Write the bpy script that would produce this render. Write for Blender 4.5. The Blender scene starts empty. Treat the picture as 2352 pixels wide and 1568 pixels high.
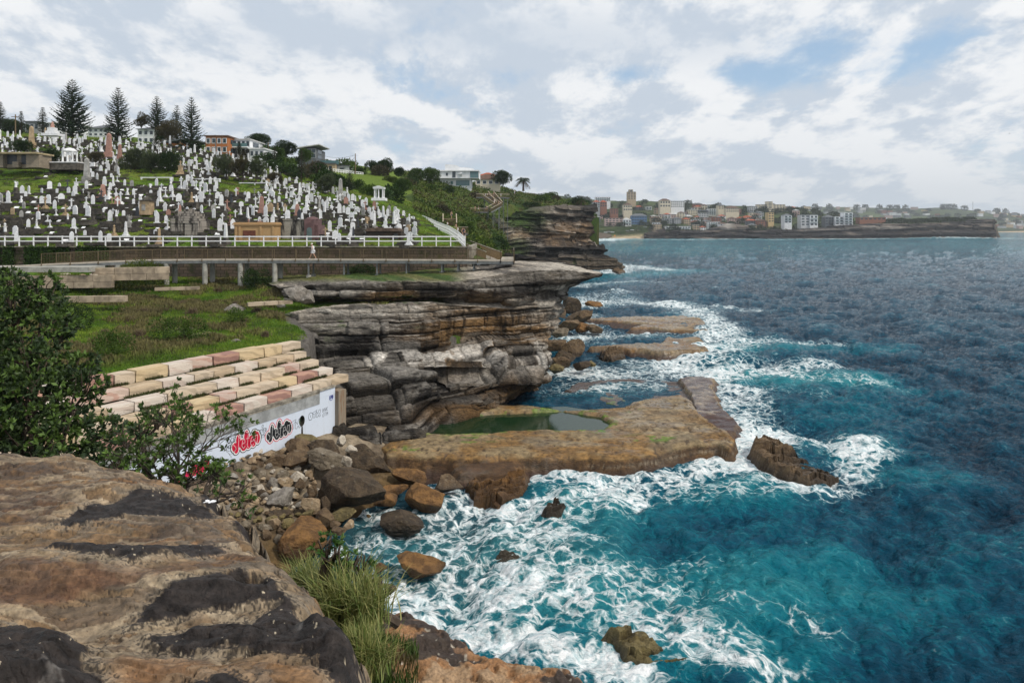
import bpy, bmesh, math, random
import numpy as np
from mathutils import Vector, Matrix
sc = bpy.context.scene
C = sc.collection
R = math.radians
# ---------------------------------------------------------------- camera
CAMZ = 17.0
cam_d = bpy.data.cameras.new('camera'); cam = bpy.data.objects.new('camera', cam_d); C.objects.link(cam)
cam.location = (0, 0, CAMZ); cam.rotation_euler = (R(90), 0, 0)
cam_d.sensor_width = 36; cam_d.lens = 24.0; cam_d.shift_y = -0.1113
cam_d.clip_start = 0.1; cam_d.clip_end = 60000
sc.camera = cam
sc.render.resolution_x = 1024; sc.render.resolution_y = 682
# ---------------------------------------------------------------- colour management
sc.view_settings.view_transform = 'Standard'; sc.view_settings.look = 'None'
sc.view_settings.exposure = 0.06; sc.view_settings.gamma = 1.0
sc.cycles.max_bounces = 6; sc.cycles.diffuse_bounces = 3; sc.cycles.glossy_bounces = 3
sc.cycles.transmission_bounces = 3; sc.cycles.transparent_max_bounces = 6; sc.cycles.volume_bounces = 0
sc.cycles.caustics_reflective = False; sc.cycles.caustics_refractive = False
# ---------------------------------------------------------------- sky
SUN_EL, SUN_AZ = 48.0, 118.0          # azimuth clockwise from +Y (north)
w = bpy.data.worlds.new('World'); sc.world = w; w.use_nodes = True
nt = w.node_tree; nt.nodes.clear()
def N(t, **k):
    n = nt.nodes.new(t)
    for a, b in k.items(): setattr(n, a, b)
    return n
def L(a, b): nt.links.new(a, b)
def M(op, a, b=None, c=None, clamp=False):
    n = N('ShaderNodeMath', operation=op); n.use_clamp = clamp
    for i, v in enumerate((a, b, c)):
        if v is None: continue
        if isinstance(v, (int, float)): n.inputs[i].default_value = v
        else: L(v, n.inputs[i])
    return n.outputs[0]
def MR(v, a, b, c=0.0, d=1.0, t='SMOOTHSTEP'):
    n = N('ShaderNodeMapRange', interpolation_type=t)
    for i, q in zip((1, 2, 3, 4), (a, b, c, d)):
        if isinstance(q, (int, float)): n.inputs[i].default_value = q
        else: L(q, n.inputs[i])
    L(v, n.inputs[0]); return n.outputs[0]
def MIX(f, a, b):
    n = N('ShaderNodeMix', data_type='RGBA')
    if isinstance(f, (int, float)): n.inputs[0].default_value = f
    else: L(f, n.inputs[0])
    for i, v in ((6, a), (7, b)):
        if isinstance(v, tuple): n.inputs[i].default_value = (*v, 1)
        else: L(v, n.inputs[i])
    return n.outputs[2]
def CMB(x, y, z):
    n = N('ShaderNodeCombineXYZ')
    for i, v in enumerate((x, y, z)):
        if isinstance(v, (int, float)): n.inputs[i].default_value = v
        else: L(v, n.inputs[i])
    return n.outputs[0]
def NOI(vec, s, det=6, rough=0.55, dist=0.0, lac=2.0):
    n = N('ShaderNodeTexNoise'); L(vec, n.inputs['Vector']); n.inputs['Scale'].default_value = s
    n.inputs['Detail'].default_value = det; n.inputs['Roughness'].default_value = rough
    n.inputs['Distortion'].default_value = dist; n.inputs['Lacunarity'].default_value = lac
    return n.outputs['Fac']
tc = N('ShaderNodeTexCoord'); sep = N('ShaderNodeSeparateXYZ'); L(tc.outputs['Generated'], sep.inputs[0])
X, Y, Z = sep.outputs
zc = M('MAXIMUM', Z, 0.0)
den = M('ADD', zc, 0.30)
px = M('DIVIDE', X, den); py = M('DIVIDE', Y, den)
sky = N('ShaderNodeTexSky', sky_type='NISHITA'); sky.sun_disc = False
sky.sun_elevation = R(SUN_EL); sky.sun_rotation = R(SUN_AZ); sky.altitude = 0; sky.air_density = 1.0; sky.dust_density = 0.6; sky.ozone_density = 1.4
def cloud(ox, oy):
    a_ = CMB(M('ADD', px, ox+3.1), M('ADD', M('MULTIPLY', py, 0.72), oy), 0.0)
    return M('ADD', M('MULTIPLY', NOI(a_, 1.0, 2, 0.5, 0.0), 0.62), M('MULTIPLY', NOI(a_, 3.6, 12, 0.64, 0.1), 0.74))
dens = cloud(0, 0); dens2 = cloud(0.06, -0.09)
# clear gap towards the right of the view, high up
def blob(cx, cz, rx, rz):
    dx = M('DIVIDE', M('SUBTRACT', M('DIVIDE', X, M('MAXIMUM', Y, 0.05)), cx), rx)
    dz = M('DIVIDE', M('SUBTRACT', M('DIVIDE', Z, M('MAXIMUM', Y, 0.05)), cz), rz)
    d2 = M('ADD', M('MULTIPLY', dx, dx), M('MULTIPLY', dz, dz))
    return M('EXPONENT', M('MULTIPLY', d2, -1.0))
g1 = blob(0.72, 0.275, 0.45, 0.040); g2 = blob(0.30, 0.222, 0.34, 0.020); g3 = blob(0.50, 0.25, 0.20, 0.030); g4 = blob(0.30, 0.335, 0.10, 0.02); g6 = blob(0.62, 0.34, 0.3, 0.04)
gap = M('ADD', M('ADD', M('MULTIPLY', g1, 0.12), M('MULTIPLY', g2, 0.16)), M('ADD', M('ADD', M('MULTIPLY', g3, 0.08), M('MULTIPLY', g6, 0.0)), M('MULTIPLY', g4, .10)))
cov = MR(M('SUBTRACT', dens, gap), 0.43, 0.61)
lit = MR(M('SUBTRACT', dens, dens2), -0.07, 0.07)      # lit side of each billow
g5 = blob(-0.10, 0.285, 0.45, 0.05); g7 = blob(0.2, 0.26, 0.35, 0.03)
br2 = M('MULTIPLY', lit, M('SUBTRACT', 1.0, M('ADD', M('MULTIPLY', g5, 0.65), M('MULTIPLY', g7, 0.25))))
cc = MIX(br2, (5.6, 6.35, 7.3), (9.2, 9.3, 9.4))
skyc = N('ShaderNodeMix', data_type='RGBA', blend_type='MULTIPLY'); skyc.inputs[0].default_value = 1
L(sky.outputs[0], skyc.inputs[6]); skyc.inputs[7].default_value = (1.35, 1.25, 1.15, 1)
veil = MIX(0.45, skyc.outputs[2], (3.9, 6.2, 8.9))
col = MIX(cov, veil, cc)
hz = M('EXPONENT', M('MULTIPLY', zc, -16.0))
col = MIX(M('MULTIPLY', hz, 0.80), col, (6.7, 7.4, 8.0))
bg = N('ShaderNodeBackground'); bg.inputs[1].default_value = 0.1; L(col, bg.inputs[0])
wo = N('ShaderNodeOutputWorld'); L(bg.outputs[0], wo.inputs[0])
w.cycles.sampling_method = 'MANUAL'; w.cycles.sample_map_resolution = 512
# ---------------------------------------------------------------- sun (behind thin cloud)
sd = bpy.data.lights.new('sun', 'SUN'); sd.energy = 2.7; sd.angle = R(6); sd.color = (1.0, 0.93, 0.82)
sun = bpy.data.objects.new('sun', sd); C.objects.link(sun)
_d = Vector((math.sin(R(SUN_AZ))*math.cos(R(SUN_EL)), math.cos(R(SUN_AZ))*math.cos(R(SUN_EL)), math.sin(R(SUN_EL))))
sun.rotation_euler = _d.to_track_quat('Z', 'Y').to_euler(); sun.location = (60, -20, 90)

# ================================================================ helpers
F_ = 1568.7; HY = 521.4; CX = 1176.0
def pt(vx, vy, d):                      # survey point: bearing, drop below eye level, distance
    return ((vx-CX)/F_*d, d, CAMZ-(vy-HY)/F_*d)
def gd(vx, vy, z):                      # the same when its height is known
    d = (CAMZ-z)*F_/(vy-HY); return ((vx-CX)/F_*d, d, z)
rng = np.random.default_rng(7); random.seed(7)
def _h(ix, iy, iz, seed):
    h = (ix*np.uint32(374761393) + iy*np.uint32(668265263) + iz*np.uint32(2147483647-1013) + np.uint32(seed*974711+13))
    h = (h ^ (h >> np.uint32(13)))*np.uint32(1274126177); h = h ^ (h >> np.uint32(16))
    h = h*np.uint32(2246822519); h ^= h >> np.uint32(15)
    return h.astype(np.float32)*np.float32(1/4294967295.0)
def vn(x, y, z=0.0, seed=0):
    x = np.asarray(x, np.float64); y = np.asarray(y, np.float64) + 0*x; z = np.asarray(z, np.float64) + 0*x
    fx, fy, fz = np.floor(x), np.floor(y), np.floor(z)
    u, v, t = x-fx, y-fy, z-fz
    u = u*u*u*(u*(u*6-15)+10); v = v*v*v*(v*(v*6-15)+10); t = t*t*t*(t*(t*6-15)+10)
    ix, iy, iz = (fx.astype(np.int64) & 0xffffffff).astype(np.uint32), (fy.astype(np.int64) & 0xffffffff).astype(np.uint32), (fz.astype(np.int64) & 0xffffffff).astype(np.uint32)
    o = np.uint32(1)
    with np.errstate(over='ignore'):
        def lay(k):
            a = _h(ix, iy, iz+k, seed); b = _h(ix+o, iy, iz+k, seed); c = _h(ix, iy+o, iz+k, seed); e = _h(ix+o, iy+o, iz+k, seed)
            return (a*(1-u)+b*u)*(1-v)+(c*(1-u)+e*u)*v
        l0 = lay(np.uint32(0))
        if np.ndim(z) == 0 or not np.any(t): return l0
        return l0*(1-t)+lay(o)*t
def fbm(x, y, z=0.0, oct=4, seed=0, gain=0.5, lac=2.03):
    s = 0; a = 1.0; n = 0
    for i in range(oct):
        s = s + a*(vn(x, y, z, seed+i*17)*2-1); n += a
        x = np.asarray(x)*lac+3.1; y = np.asarray(y)*lac+1.7; z = np.asarray(z)*lac+9.2; a *= gain
    return s/n
def sst(a, b, x):
    t = np.clip((np.asarray(x, float)-a)/(b-a), 0, 1); return t*t*(3-2*t)
def lerp(a, b, t): return a+(b-a)*t
def mixc(c, d, t):
    t = np.asarray(t)[..., None]; return np.asarray(c)*(1-t)+np.asarray(d)*t
def segdist(px, py, pts):               # distance to an open polyline
    best = np.full(np.shape(px), 1e9)
    for (ax, ay), (bx, by) in zip(pts[:-1], pts[1:]):
        dx, dy = bx-ax, by-ay; l2 = dx*dx+dy*dy+1e-12
        t = np.clip(((px-ax)*dx+(py-ay)*dy)/l2, 0, 1)
        best = np.minimum(best, (px-ax-t*dx)**2+(py-ay-t*dy)**2)
    return np.sqrt(best)
def polysd(px, py, pts):                # signed distance, positive inside
    d = segdist(px, py, list(pts)+[pts[0]])
    ins = np.zeros(np.shape(px), bool); n = len(pts)
    for i in range(n):
        ax, ay = pts[i]; bx, by = pts[(i+1) % n]
        c = ((ay > py) != (by > py)) & (px < (bx-ax)*(py-ay)/((by-ay) if by != ay else 1e-12)+ax)
        ins ^= c
    return np.where(ins, d, -d)
def mesh(name, V, F, smooth=False, col=None, colname='Col', mats=None, midx=None):
    me = bpy.data.meshes.new(name)
    V = np.asarray(V, np.float32).reshape(-1, 3)
    Fs = F if isinstance(F, list) and len(F) and isinstance(F[0], np.ndarray) else [np.asarray(F)]
    loops = np.concatenate([f.ravel() for f in Fs]).astype(np.int32)
    cnt = np.concatenate([np.full(len(f), f.shape[1], np.int32) for f in Fs])
    st = np.concatenate([[0], np.cumsum(cnt)[:-1]]).astype(np.int32)
    me.vertices.add(len(V)); me.vertices.foreach_set('co', V.ravel())
    me.loops.add(len(loops)); me.loops.foreach_set('vertex_index', loops)
    me.polygons.add(len(cnt)); me.polygons.foreach_set('loop_start', st); me.polygons.foreach_set('loop_total', cnt)
    if midx is not None: me.polygons.foreach_set('material_index', np.asarray(midx, np.int32))
    me.update(calc_edges=True)
    me.polygons.foreach_set('use_smooth', np.full(len(cnt), smooth))
    if col is not None:
        col = np.asarray(col, np.float32)
        if col.shape[1] == 3: col = np.hstack([col, np.ones((len(col), 1), np.float32)])
        at = me.color_attributes.new(colname, 'FLOAT_COLOR', 'POINT'); at.data.foreach_set('color', col.ravel())
    return me
def obj(name, me, mat=None, parent=None, loc=None, rotz=0):
    if not isinstance(me, bpy.types.Mesh): me = me.build(name)
    if mat is not None and len(me.materials) == 0:
        for m in (mat if isinstance(mat, (list, tuple)) else [mat]): me.materials.append(m)
    o = bpy.data.objects.new(name, me); C.objects.link(o)
    if parent: o.parent = parent
    if loc is not None: o.location = loc
    if rotz: o.rotation_euler = (0, 0, rotz)
    return o
def tag(o, label=None, cat=None, group=None, kind=None):
    if label: o['label'] = label
    if cat: o['category'] = cat
    if group: o['group'] = group
    if kind: o['kind'] = kind
    return o
def thing(name, label, cat, loc=(0, 0, 0), rotz=0, group=None):
    o = bpy.data.objects.new(name, None); C.objects.link(o); o.empty_display_size = 0.3
    o.location = loc; o.rotation_euler = (0, 0, rotz)
    return tag(o, label, cat, group)
def dup(root, loc, rotz=0, label=None, group=None, scale=None):
    r = root.copy(); C.objects.link(r); r.location = loc; r.rotation_euler = (0, 0, rotz)
    if label: r['label'] = label
    if group: r['group'] = group
    if scale: r.scale = scale
    for ch in list(root.children):
        c = ch.copy(); C.objects.link(c); c.parent = r
        for g in ch.children:
            e = g.copy(); C.objects.link(e); e.parent = c
    return r
def gridF(nr, nc, off=0):
    i = np.arange(nr-1)[:, None]*nc+np.arange(nc-1)[None, :]
    return (np.stack([i, i+1, i+nc+1, i+nc], -1).reshape(-1, 4)+off)
class MB:
    """collects simple solids into one mesh"""
    def __init__(s): s.V = []; s.Q = []; s.T = []; s.n = 0; s.col = []
    def add(s, V, Q=None, T=None, col=None):
        V = np.asarray(V, float); s.V.append(V)
        if Q is not None and len(Q): s.Q.append(np.asarray(Q)+s.n)
        if T is not None and len(T): s.T.append(np.asarray(T)+s.n)
        if col is not None: s.col.append(np.tile(np.asarray(col, float), (len(V), 1)))
        s.n += len(V); return s
    def box(s, c, d, rz=0, col=None, taper=1.0, tilt=None):
        hx, hy, hz = d[0]/2, d[1]/2, d[2]/2
        V = np.array([(-hx, -hy, -hz), (hx, -hy, -hz), (hx, hy, -hz), (-hx, hy, -hz), (-hx*taper, -hy*taper, hz), (hx*taper, -hy*taper, hz), (hx*taper, hy*taper, hz), (-hx*taper, hy*taper, hz)], float)
        if tilt is not None:
            ca, sa = math.cos(tilt), math.sin(tilt); V = np.stack([V[:, 0], V[:, 1]*ca-V[:, 2]*sa, V[:, 1]*sa+V[:, 2]*ca], 1)
        if rz:
            ca, sa = math.cos(rz), math.sin(rz); V = np.stack([V[:, 0]*ca-V[:, 1]*sa, V[:, 0]*sa+V[:, 1]*ca, V[:, 2]], 1)
        return s.add(V+np.asarray(c, float), [(0, 3, 2, 1), (4, 5, 6, 7), (0, 1, 5, 4), (1, 2, 6, 5), (2, 3, 7, 6), (3, 0, 4, 7)], col=col)
    def bar(s, a, b, w_, h_=None, col=None):
        a = Vector(a); b = Vector(b); h_ = h_ or w_; d = (b-a); l = d.length
        if l < 1e-6: return s
        d.normalize(); up = Vector((0, 0, 1)) if abs(d.z) < 0.95 else Vector((0, 1, 0))
        sx = d.cross(up).normalized(); sz = sx.cross(d)
        V = [p+sx*i*w_/2+sz*j*h_/2 for p in (a, b) for i, j in ((-1, -1), (1, -1), (1, 1), (-1, 1))]
        return s.add([tuple(v) for v in V], [(0, 3, 2, 1), (4, 5, 6, 7), (0, 1, 5, 4), (1, 2, 6, 5), (2, 3, 7, 6), (3, 0, 4, 7)], col=col)
    def tube(s, pts, rad, seg=8, col=None, cap=True):
        P = [Vector(p) for p in pts]; n = len(P)
        if not hasattr(rad, '__len__'): rad = [rad]*n
        base = s.n; V = []
        prev = None
        for i, p in enumerate(P):
            d = (P[min(i+1, n-1)]-P[max(i-1, 0)]).normalized()
            if prev is None: a = d.orthogonal().normalized()
            else: a = (prev-d*prev.dot(d)).normalized()
            prev = a; b = d.cross(a)
            for k in range(seg):
                t = 2*math.pi*k/seg; V.append(tuple(p+(a*math.cos(t)+b*math.sin(t))*rad[i]))
        Q = [(i*seg+k, i*seg+(k+1) % seg, (i+1)*seg+(k+1) % seg, (i+1)*seg+k) for i in range(n-1) for k in range(seg)]
        T = []
        if cap:
            V.append(tuple(P[0])); V.append(tuple(P[-1])); a, b = n*seg, n*seg+1
            T = [(a, (k+1) % seg, k) for k in range(seg)]+[(b, (n-1)*seg+k, (n-1)*seg+(k+1) % seg) for k in range(seg)]
        return s.add(V, Q, T, col=col)
    def lathe(s, prof, c=(0, 0, 0), seg=12, col=None, sq=False):
        if sq: seg = 4
        V = []; off = math.pi/4 if sq else 0; k2 = math.sqrt(2) if sq else 1
        for r, z in prof:
            for k in range(seg):
                t = 2*math.pi*k/seg+off; V.append((c[0]+r*k2*math.cos(t), c[1]+r*k2*math.sin(t), c[2]+z))
        n = len(prof)
        Q = [(i*seg+k, i*seg+(k+1) % seg, (i+1)*seg+(k+1) % seg, (i+1)*seg+k) for i in range(n-1) for k in range(seg)]
        V.append((c[0], c[1], c[2]+prof[0][1])); V.append((c[0], c[1], c[2]+prof[-1][1]))
        T = [(n*seg, (k+1) % seg, k) for k in range(seg)]+[(n*seg+1, (n-1)*seg+k, (n-1)*seg+(k+1) % seg) for k in range(seg)]
        return s.add(V, Q, T, col=col)
    def prism(s, pts2, y0, y1, axis='y', col=None, T=None):     # outline in x,z extruded along y
        n = len(pts2); V = [(x, y0, z) for x, z in pts2]+[(x, y1, z) for x, z in pts2]
        if axis == 'z': V = [(x, z, y0) for x, z in pts2]+[(x, z, y1) for x, z in pts2]
        Q = [(i, (i+1) % n, n+(i+1) % n, n+i) for i in range(n)]
        cx = sum(p[0] for p in pts2)/n; cz = sum(p[1] for p in pts2)/n
        V += [(cx, y0, cz), (cx, y1, cz)] if axis == 'y' else [(cx, cz, y0), (cx, cz, y1)]
        T = [(2*n, (i+1) % n, i) for i in range(n)]+[(2*n+1, n+i, n+(i+1) % n) for i in range(n)]
        return s.add(V, Q, T, col=col)
    def build(s, name, smooth=False):
        Fs = []
        if s.Q: Fs.append(np.concatenate(s.Q))
        if s.T: Fs.append(np.concatenate(s.T))
        return mesh(name, np.concatenate(s.V), Fs, smooth, np.concatenate(s.col) if s.col else None)
# ---------------------------------------------------------------- materials
def use(mat):
    global nt
    mat.use_nodes = True; nt = mat.node_tree; nt.nodes.clear(); return nt
def out(bsdf, disp=None):
    o = N('ShaderNodeOutputMaterial'); L(bsdf, o.inputs[0])
def bump(h, st, dist=1.0, nrm=None):
    b = N('ShaderNodeBump'); b.inputs['Strength'].default_value = st; b.inputs['Distance'].default_value = dist
    L(h, b.inputs['Height'])
    if nrm is not None: L(nrm, b.inputs['Normal'])
    return b.outputs[0]
def sv(socket, v):
    if isinstance(v, tuple): socket.default_value = (*v, 1) if len(v) == 3 else v
    elif isinstance(v, (int, float)): socket.default_value = v
    else: L(v, socket)
def pbsdf(col, rough=0.8, spec=0.3, nrm=None, **k):
    p = N('ShaderNodeBsdfPrincipled'); sv(p.inputs['Base Color'], col); sv(p.inputs['Roughness'], rough); sv(p.inputs['Specular IOR Level'], spec)
    if nrm is not None: L(nrm, p.inputs['Normal'])
    for a, b in k.items(): sv(p.inputs[a], b)
    return p.outputs[0]
def objvec(scale=(1, 1, 1)):
    t = N('ShaderNodeTexCoord'); m = N('ShaderNodeMapping'); m.inputs['Scale'].default_value = scale
    L(t.outputs['Object'], m.inputs[0]); return m.outputs[0]
def pm(name, c, rough=0.8, var=0.25, scale=3.0, bst=0.3, bsc=None, spec=0.3, c2=None, det=5, objvar=0.0):
    m = bpy.data.materials.new(name); use(m); v = objvec()
    n = NOI(v, scale, det, 0.6)
    c2 = c2 or tuple(x*(1-var) for x in c); c1 = c if c2 is None else tuple(min(1, x*(1+var*0.4)) for x in c)
    f = MR(n, 0.35, 0.65)
    col = MIX(f, c2, c1)
    if objvar:
        oi = N('ShaderNodeObjectInfo'); hs = N('ShaderNodeHueSaturation')
        hs.inputs['Hue'].default_value = 0.5; L(MR(oi.outputs['Random'], 0, 1, 1-objvar, 1+objvar, 'LINEAR'), hs.inputs['Value']); L(col, hs.inputs['Color']); col = hs.outputs[0]
    nr = bump(NOI(v, bsc or scale*4, 4, 0.6), bst, 0.05) if bst else None
    out(pbsdf(col, rough, spec, nr)); return m
def vm(name, rough=0.85, nsc=4.0, namt=0.35, bst=0.5, bsc=8.0, bdist=0.05, spec=0.25, aniso=(1, 1, 1), translucent=0.0):
    """surface colour from the mesh's own pigment attribute, broken up by noise"""
    m = bpy.data.materials.new(name); use(m); v = objvec(aniso)
    a = N('ShaderNodeAttribute'); a.attribute_name = 'Col'
    n = NOI(v, nsc, 8, 0.62)
    k = MR(n, 0.3, 0.7, 1-namt, 1+namt, 'LINEAR')
    mm = N('ShaderNodeVectorMath', operation='SCALE'); L(a.outputs['Color'], mm.inputs[0]); L(k, mm.inputs['Scale'])
    nr = bump(NOI(v, bsc, 8, 0.6), bst, bdist) if bst else None
    b = pbsdf(mm.outputs[0], rough, spec, nr)
    if translucent:
        t = N('ShaderNodeBsdfTranslucent'); L(mm.outputs[0], t.inputs[0]); x = N('ShaderNodeMixShader'); x.inputs[0].default_value = translucent
        L(b, x.inputs[1]); L(t.outputs[0], x.inputs[2]); b = x.outputs[0]
    out(b); return m
# ================================================================ water
def fft_tile(n, Ls, wind, ang, seed, small=0.05):
    r = np.random.default_rng(seed); k1 = np.fft.fftfreq(n, 1.0/n)*2*np.pi/Ls
    kx, ky = np.meshgrid(k1, k1, indexing='ij'); k = np.sqrt(kx**2+ky**2); k[0, 0] = 1e-6
    Lw = wind*wind/9.81; P = np.exp(-1/(k*Lw)**2)/k**4*np.exp(-(k*small)**2)
    co = (kx*math.cos(ang)+ky*math.sin(ang))/k; P *= 0.12+np.abs(co)**2; P[0, 0] = 0
    h = (r.normal(size=(n, n))+1j*r.normal(size=(n, n)))*np.sqrt(P)
    z = np.fft.ifft2(h).real; sdz = z.std()
    dx = np.fft.ifft2(-1j*kx/k*h).real; dy = np.fft.ifft2(-1j*ky/k*h).real
    return z/sdz, dx/sdz, dy/sdz, Ls, n
def samp(tile, x, y, which):
    a = tile[which]; Ls, n = tile[3], tile[4]
    u = (x/Ls*n) % n; v = (y/Ls*n) % n; i = u.astype(int) % n; j = v.astype(int) % n; fu = u-np.floor(u); fv = v-np.floor(v)
    i1 = (i+1) % n; j1 = (j+1) % n
    return (a[i, j]*(1-fu)+a[i1, j]*fu)*(1-fv)+(a[i, j1]*(1-fu)+a[i1, j1]*fu)*fv
WT = [fft_tile(512, 131.0, 6.0, 2.7, 1, .3), fft_tile(512, 43.0, 3.4, 2.3, 2, .1), fft_tile(512, 13.0, 1.8, 3.0, 3, .04)]
ds = 14.0*np.exp(np.linspace(0, 1, 60)[:, None]*0)[:, 0]
# rows: fine near, coarser far (a real sheet on the ground, from 12 m out to the horizon)
q = np.linspace(1/12.0, 1/1500.0, 1050); ds = np.concatenate([1/q, [1900, 2600, 4000, 7000, 14000, 40000]])
ts = np.linspace(-0.62, 0.98, 1000); ts = np.concatenate([[-1.6, -1.1, -0.8], ts, [1.1, 1.4, 1.8]])
T_, D_ = np.meshgrid(ts, ds); WX = T_*D_; WY = D_.copy()
def strokes(lst, x, y, warp=0.0):
    s = np.zeros_like(x)
    for pts, r, I in lst:
        w_ = [gd(a, b, 0.0)[:2] for a, b in pts]
        xs = [p[0] for p in w_]; ys = [p[1] for p in w_]; m = (x > min(xs)-3*r) & (x < max(xs)+3*r) & (y > min(ys)-3*r) & (y < max(ys)+3*r)
        if not m.any(): continue
        dd = segdist(x[m], y[m], w_)
        s[m] = 1-(1-s[m])*(1-I*np.exp(-(dd/r)**2*1.2))
    return s
FOAM = [([(1652, 872), (1668, 930), (1705, 985), (1700, 1030), (1680, 1060)], 3.2, .97), ([(1740, 900), (1760, 960), (1760, 1010)], 2.5, .6),
 ([(1700, 1040), (1735, 1075), (1790, 1110), (1870, 1118), (1930, 1090), (2000, 1030)], 2.0, .85), ([(1740, 1000), (1850, 1008), (1990, 1040)], 1.8, .75),
 ([(1030, 1105), (1180, 1098), (1300, 1098), (1450, 1108), (1560, 1090), (1690, 1065)], 1.6, .95), ([(1250, 1150), (1400, 1135), (1550, 1120), (1700, 1130), (1860, 1135)], 1.7, .72),
 ([(810, 1180), (880, 1190), (1000, 1190), (1060, 1150)], 1.8, .85), ([(820, 1250), (950, 1230), (1100, 1245), (1290, 1220)], 2.0, .62),
 ([(870, 1330), (1000, 1290), (1150, 1320), (1300, 1260)], 1.8, .55), ([(1060, 1140), (1180, 1180), (1330, 1180), (1420, 1150)], 1.8, .8), ([(880, 1370), (980, 1350), (1100, 1370)], 1.3, .85),
 ([(900, 1380), (1050, 1450), (1200, 1485), (1330, 1530), (1420, 1575)], 1.6, .97), ([(1000, 1390), (1150, 1385), (1350, 1400), (1550, 1460), (1700, 1545)], 1.9, .78),
 ([(1200, 1350), (1400, 1355), (1600, 1385), (1800, 1420), (1880, 1460)], 1.2, .5), ([(1450, 1470), (1600, 1525), (1750, 1570)], 1.3, .92), ([(1100, 1300), (1300, 1330), (1500, 1330), (1640, 1300)], 1.3, .45),
 ([(1270, 850), (1400, 862), (1500, 850), (1600, 835)], 5.5, .85), ([(1290, 895), (1400, 890), (1520, 880)], 3, .55), ([(1330, 775), (1450, 770), (1520, 760)], 5, .62), ([(1400, 822), (1500, 830)], 3, .4), ([(1340, 700), (1450, 690), (1540, 700), (1600, 712)], 6, .88),
 ([(1570, 835), (1650, 850), (1750, 848), (1860, 838)], 4.5, .95), ([(1605, 722), (1665, 760), (1655, 800), (1610, 822)], 5, .97), ([(1660, 792), (1780, 785), (1910, 786)], 3.2, .8), ([(1640, 700), (1745, 712)], 3.5, .75),
 ([(1750, 850), (1860, 868), (1990, 882)], 3.5, .6), ([(1800, 900), (1880, 910)], 2, .35), ([(1400, 626), (1450, 613), (1535, 619)], 9, .95), ([(1330, 655), (1400, 650), (1490, 645)], 8, .62), ([(1320, 690), (1420, 668)], 7, .6), ([(1345, 720), (1350, 760), (1300, 790)], 4, .6),
 ([(1372, 548), (1480, 549), (1600, 549), (1700, 548), (1760, 549)], 45, .8), ([(1860, 547.4), (1990, 547.4)], 40, .9), ([(2050, 548), (2110, 548)], 30, .6), ([(2170, 548), (2310, 547)], 45, .9), ([(1372, 552), (1412, 550)], 30, 1.0), ([(1390, 546), (1475, 545)], 70, .7)]
TINT = [([(1100, 1430), (1400, 1390), (1700, 1360), (1900, 1320)], 4.5, .75), ([(1300, 1150), (1500, 1180), (1700, 1130)], 3.5, .6), ([(950, 1250), (1200, 1250), (1330, 1200)], 4, .55),
 ([(1690, 860), (1800, 872), (1990, 872)], 5, .97), ([(1700, 800), (1900, 795), (2050, 800)], 5, .7), ([(1950, 1050), (2120, 1090)], 4, .5), ([(1900, 1180), (2050, 1200)], 5, .35), ([(2000, 1340), (2200, 1380)], 4, .35),
 ([(1300, 1320), (1600, 1300)], 3, .5), ([(1350, 640), (1600, 620)], 12, .6), ([(1900, 950), (2100, 930)], 6, .3), ([(1450, 1540), (1800, 1500)], 3, .5)]
far_fade = 1/(1+(WY/260.0)**2)
wx2 = WX+1.2*fbm(WX/4, WY/4, seed=5)+3*far_fade*0; wy2 = WY+1.2*fbm(WX/4, WY/4, seed=8)
fo = strokes(FOAM, wx2, wy2)*.72
ti = strokes(TINT, WX+2.5*fbm(WX/7, WY/7, seed=25), WY+2.5*fbm(WX/7, WY/7, seed=28))
big_n = fbm(WX/14, WY/14, seed=41, oct=4)
fo = np.clip(fo*(0.95+0.5*fbm(WX/5.0, WY/5.0, seed=51)), 0, 1)
z0 = 0.22*samp(WT[0], WX, WY, 0)+0.16*samp(WT[1], WX, WY, 0)+0.055*samp(WT[2], WX, WY, 0)
cx_ = 0.20*samp(WT[0], WX, WY, 1)+0.11*samp(WT[1], WX, WY, 1)+0.045*samp(WT[2], WX, WY, 1)
cy_ = 0.20*samp(WT[0], WX, WY, 2)+0.11*samp(WT[1], WX, WY, 2)+0.045*samp(WT[2], WX, WY, 2)
shel = 1-0.75*sst(0, 1, np.exp(-((WX-12)/9.0)**2-((WY-72)/22.0)**2)*1.3)          # sheltered over the shelf
edge = sst(1300, 700, WY)*sst(12.5, 16, WY)
WZ = z0*shel*edge+0.05*fo*fbm(WX/0.5, WY/0.5, seed=66, oct=3)
# breaking swell humps beside the shelf
for (a, b, r, hgt) in ((1660, 820, 3.0, .9), (1640, 760, 3.5, .8), (1440, 612, 7, 1.4), (1400, 549, 30, 4.5), (2200, 548, 50, 4.0), (1560, 700, 4, .7), (1530, 700, 3, .4)):
    p = gd(a, b, 0); WZ += hgt*np.exp(-(((WX-p[0])/(r*1.6))**2+((WY-p[1])/r)**2))*(0.7+0.5*fbm(WX/1.5, WY/1.5, seed=4))
crest = sst(1.5, 3.0, (z0/0.26))*sst(0.0, 0.6, fbm(WX/9, WY/9, seed=77))
fo = np.clip(fo+0.55*crest*sst(600, 200, WY), 0, 1)
tint = np.clip(0.07+0.12*big_n+0.68*ti+0.46*sst(180, 600, WY)*(1+0.5*fbm(WX/60, WY/90, seed=9))+0.12*np.clip(z0*2.5, -1, 1), 0, 1)  # the far band's sunlit teal is painted into the tint
mask = np.exp(-((WX+5)/10.0)**2-((WY-37)/8.0)**2)
lit = sst(0, 1, mask)
Vw = np.stack([WX+cx_*edge*shel*0.8, WY+cy_*edge*shel*0.8, WZ], -1).reshape(-1, 3)
me = mesh('sea', Vw, gridF(*WX.shape), True, np.stack([fo, tint, lit*0.7], -1).reshape(-1, 3))
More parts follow.
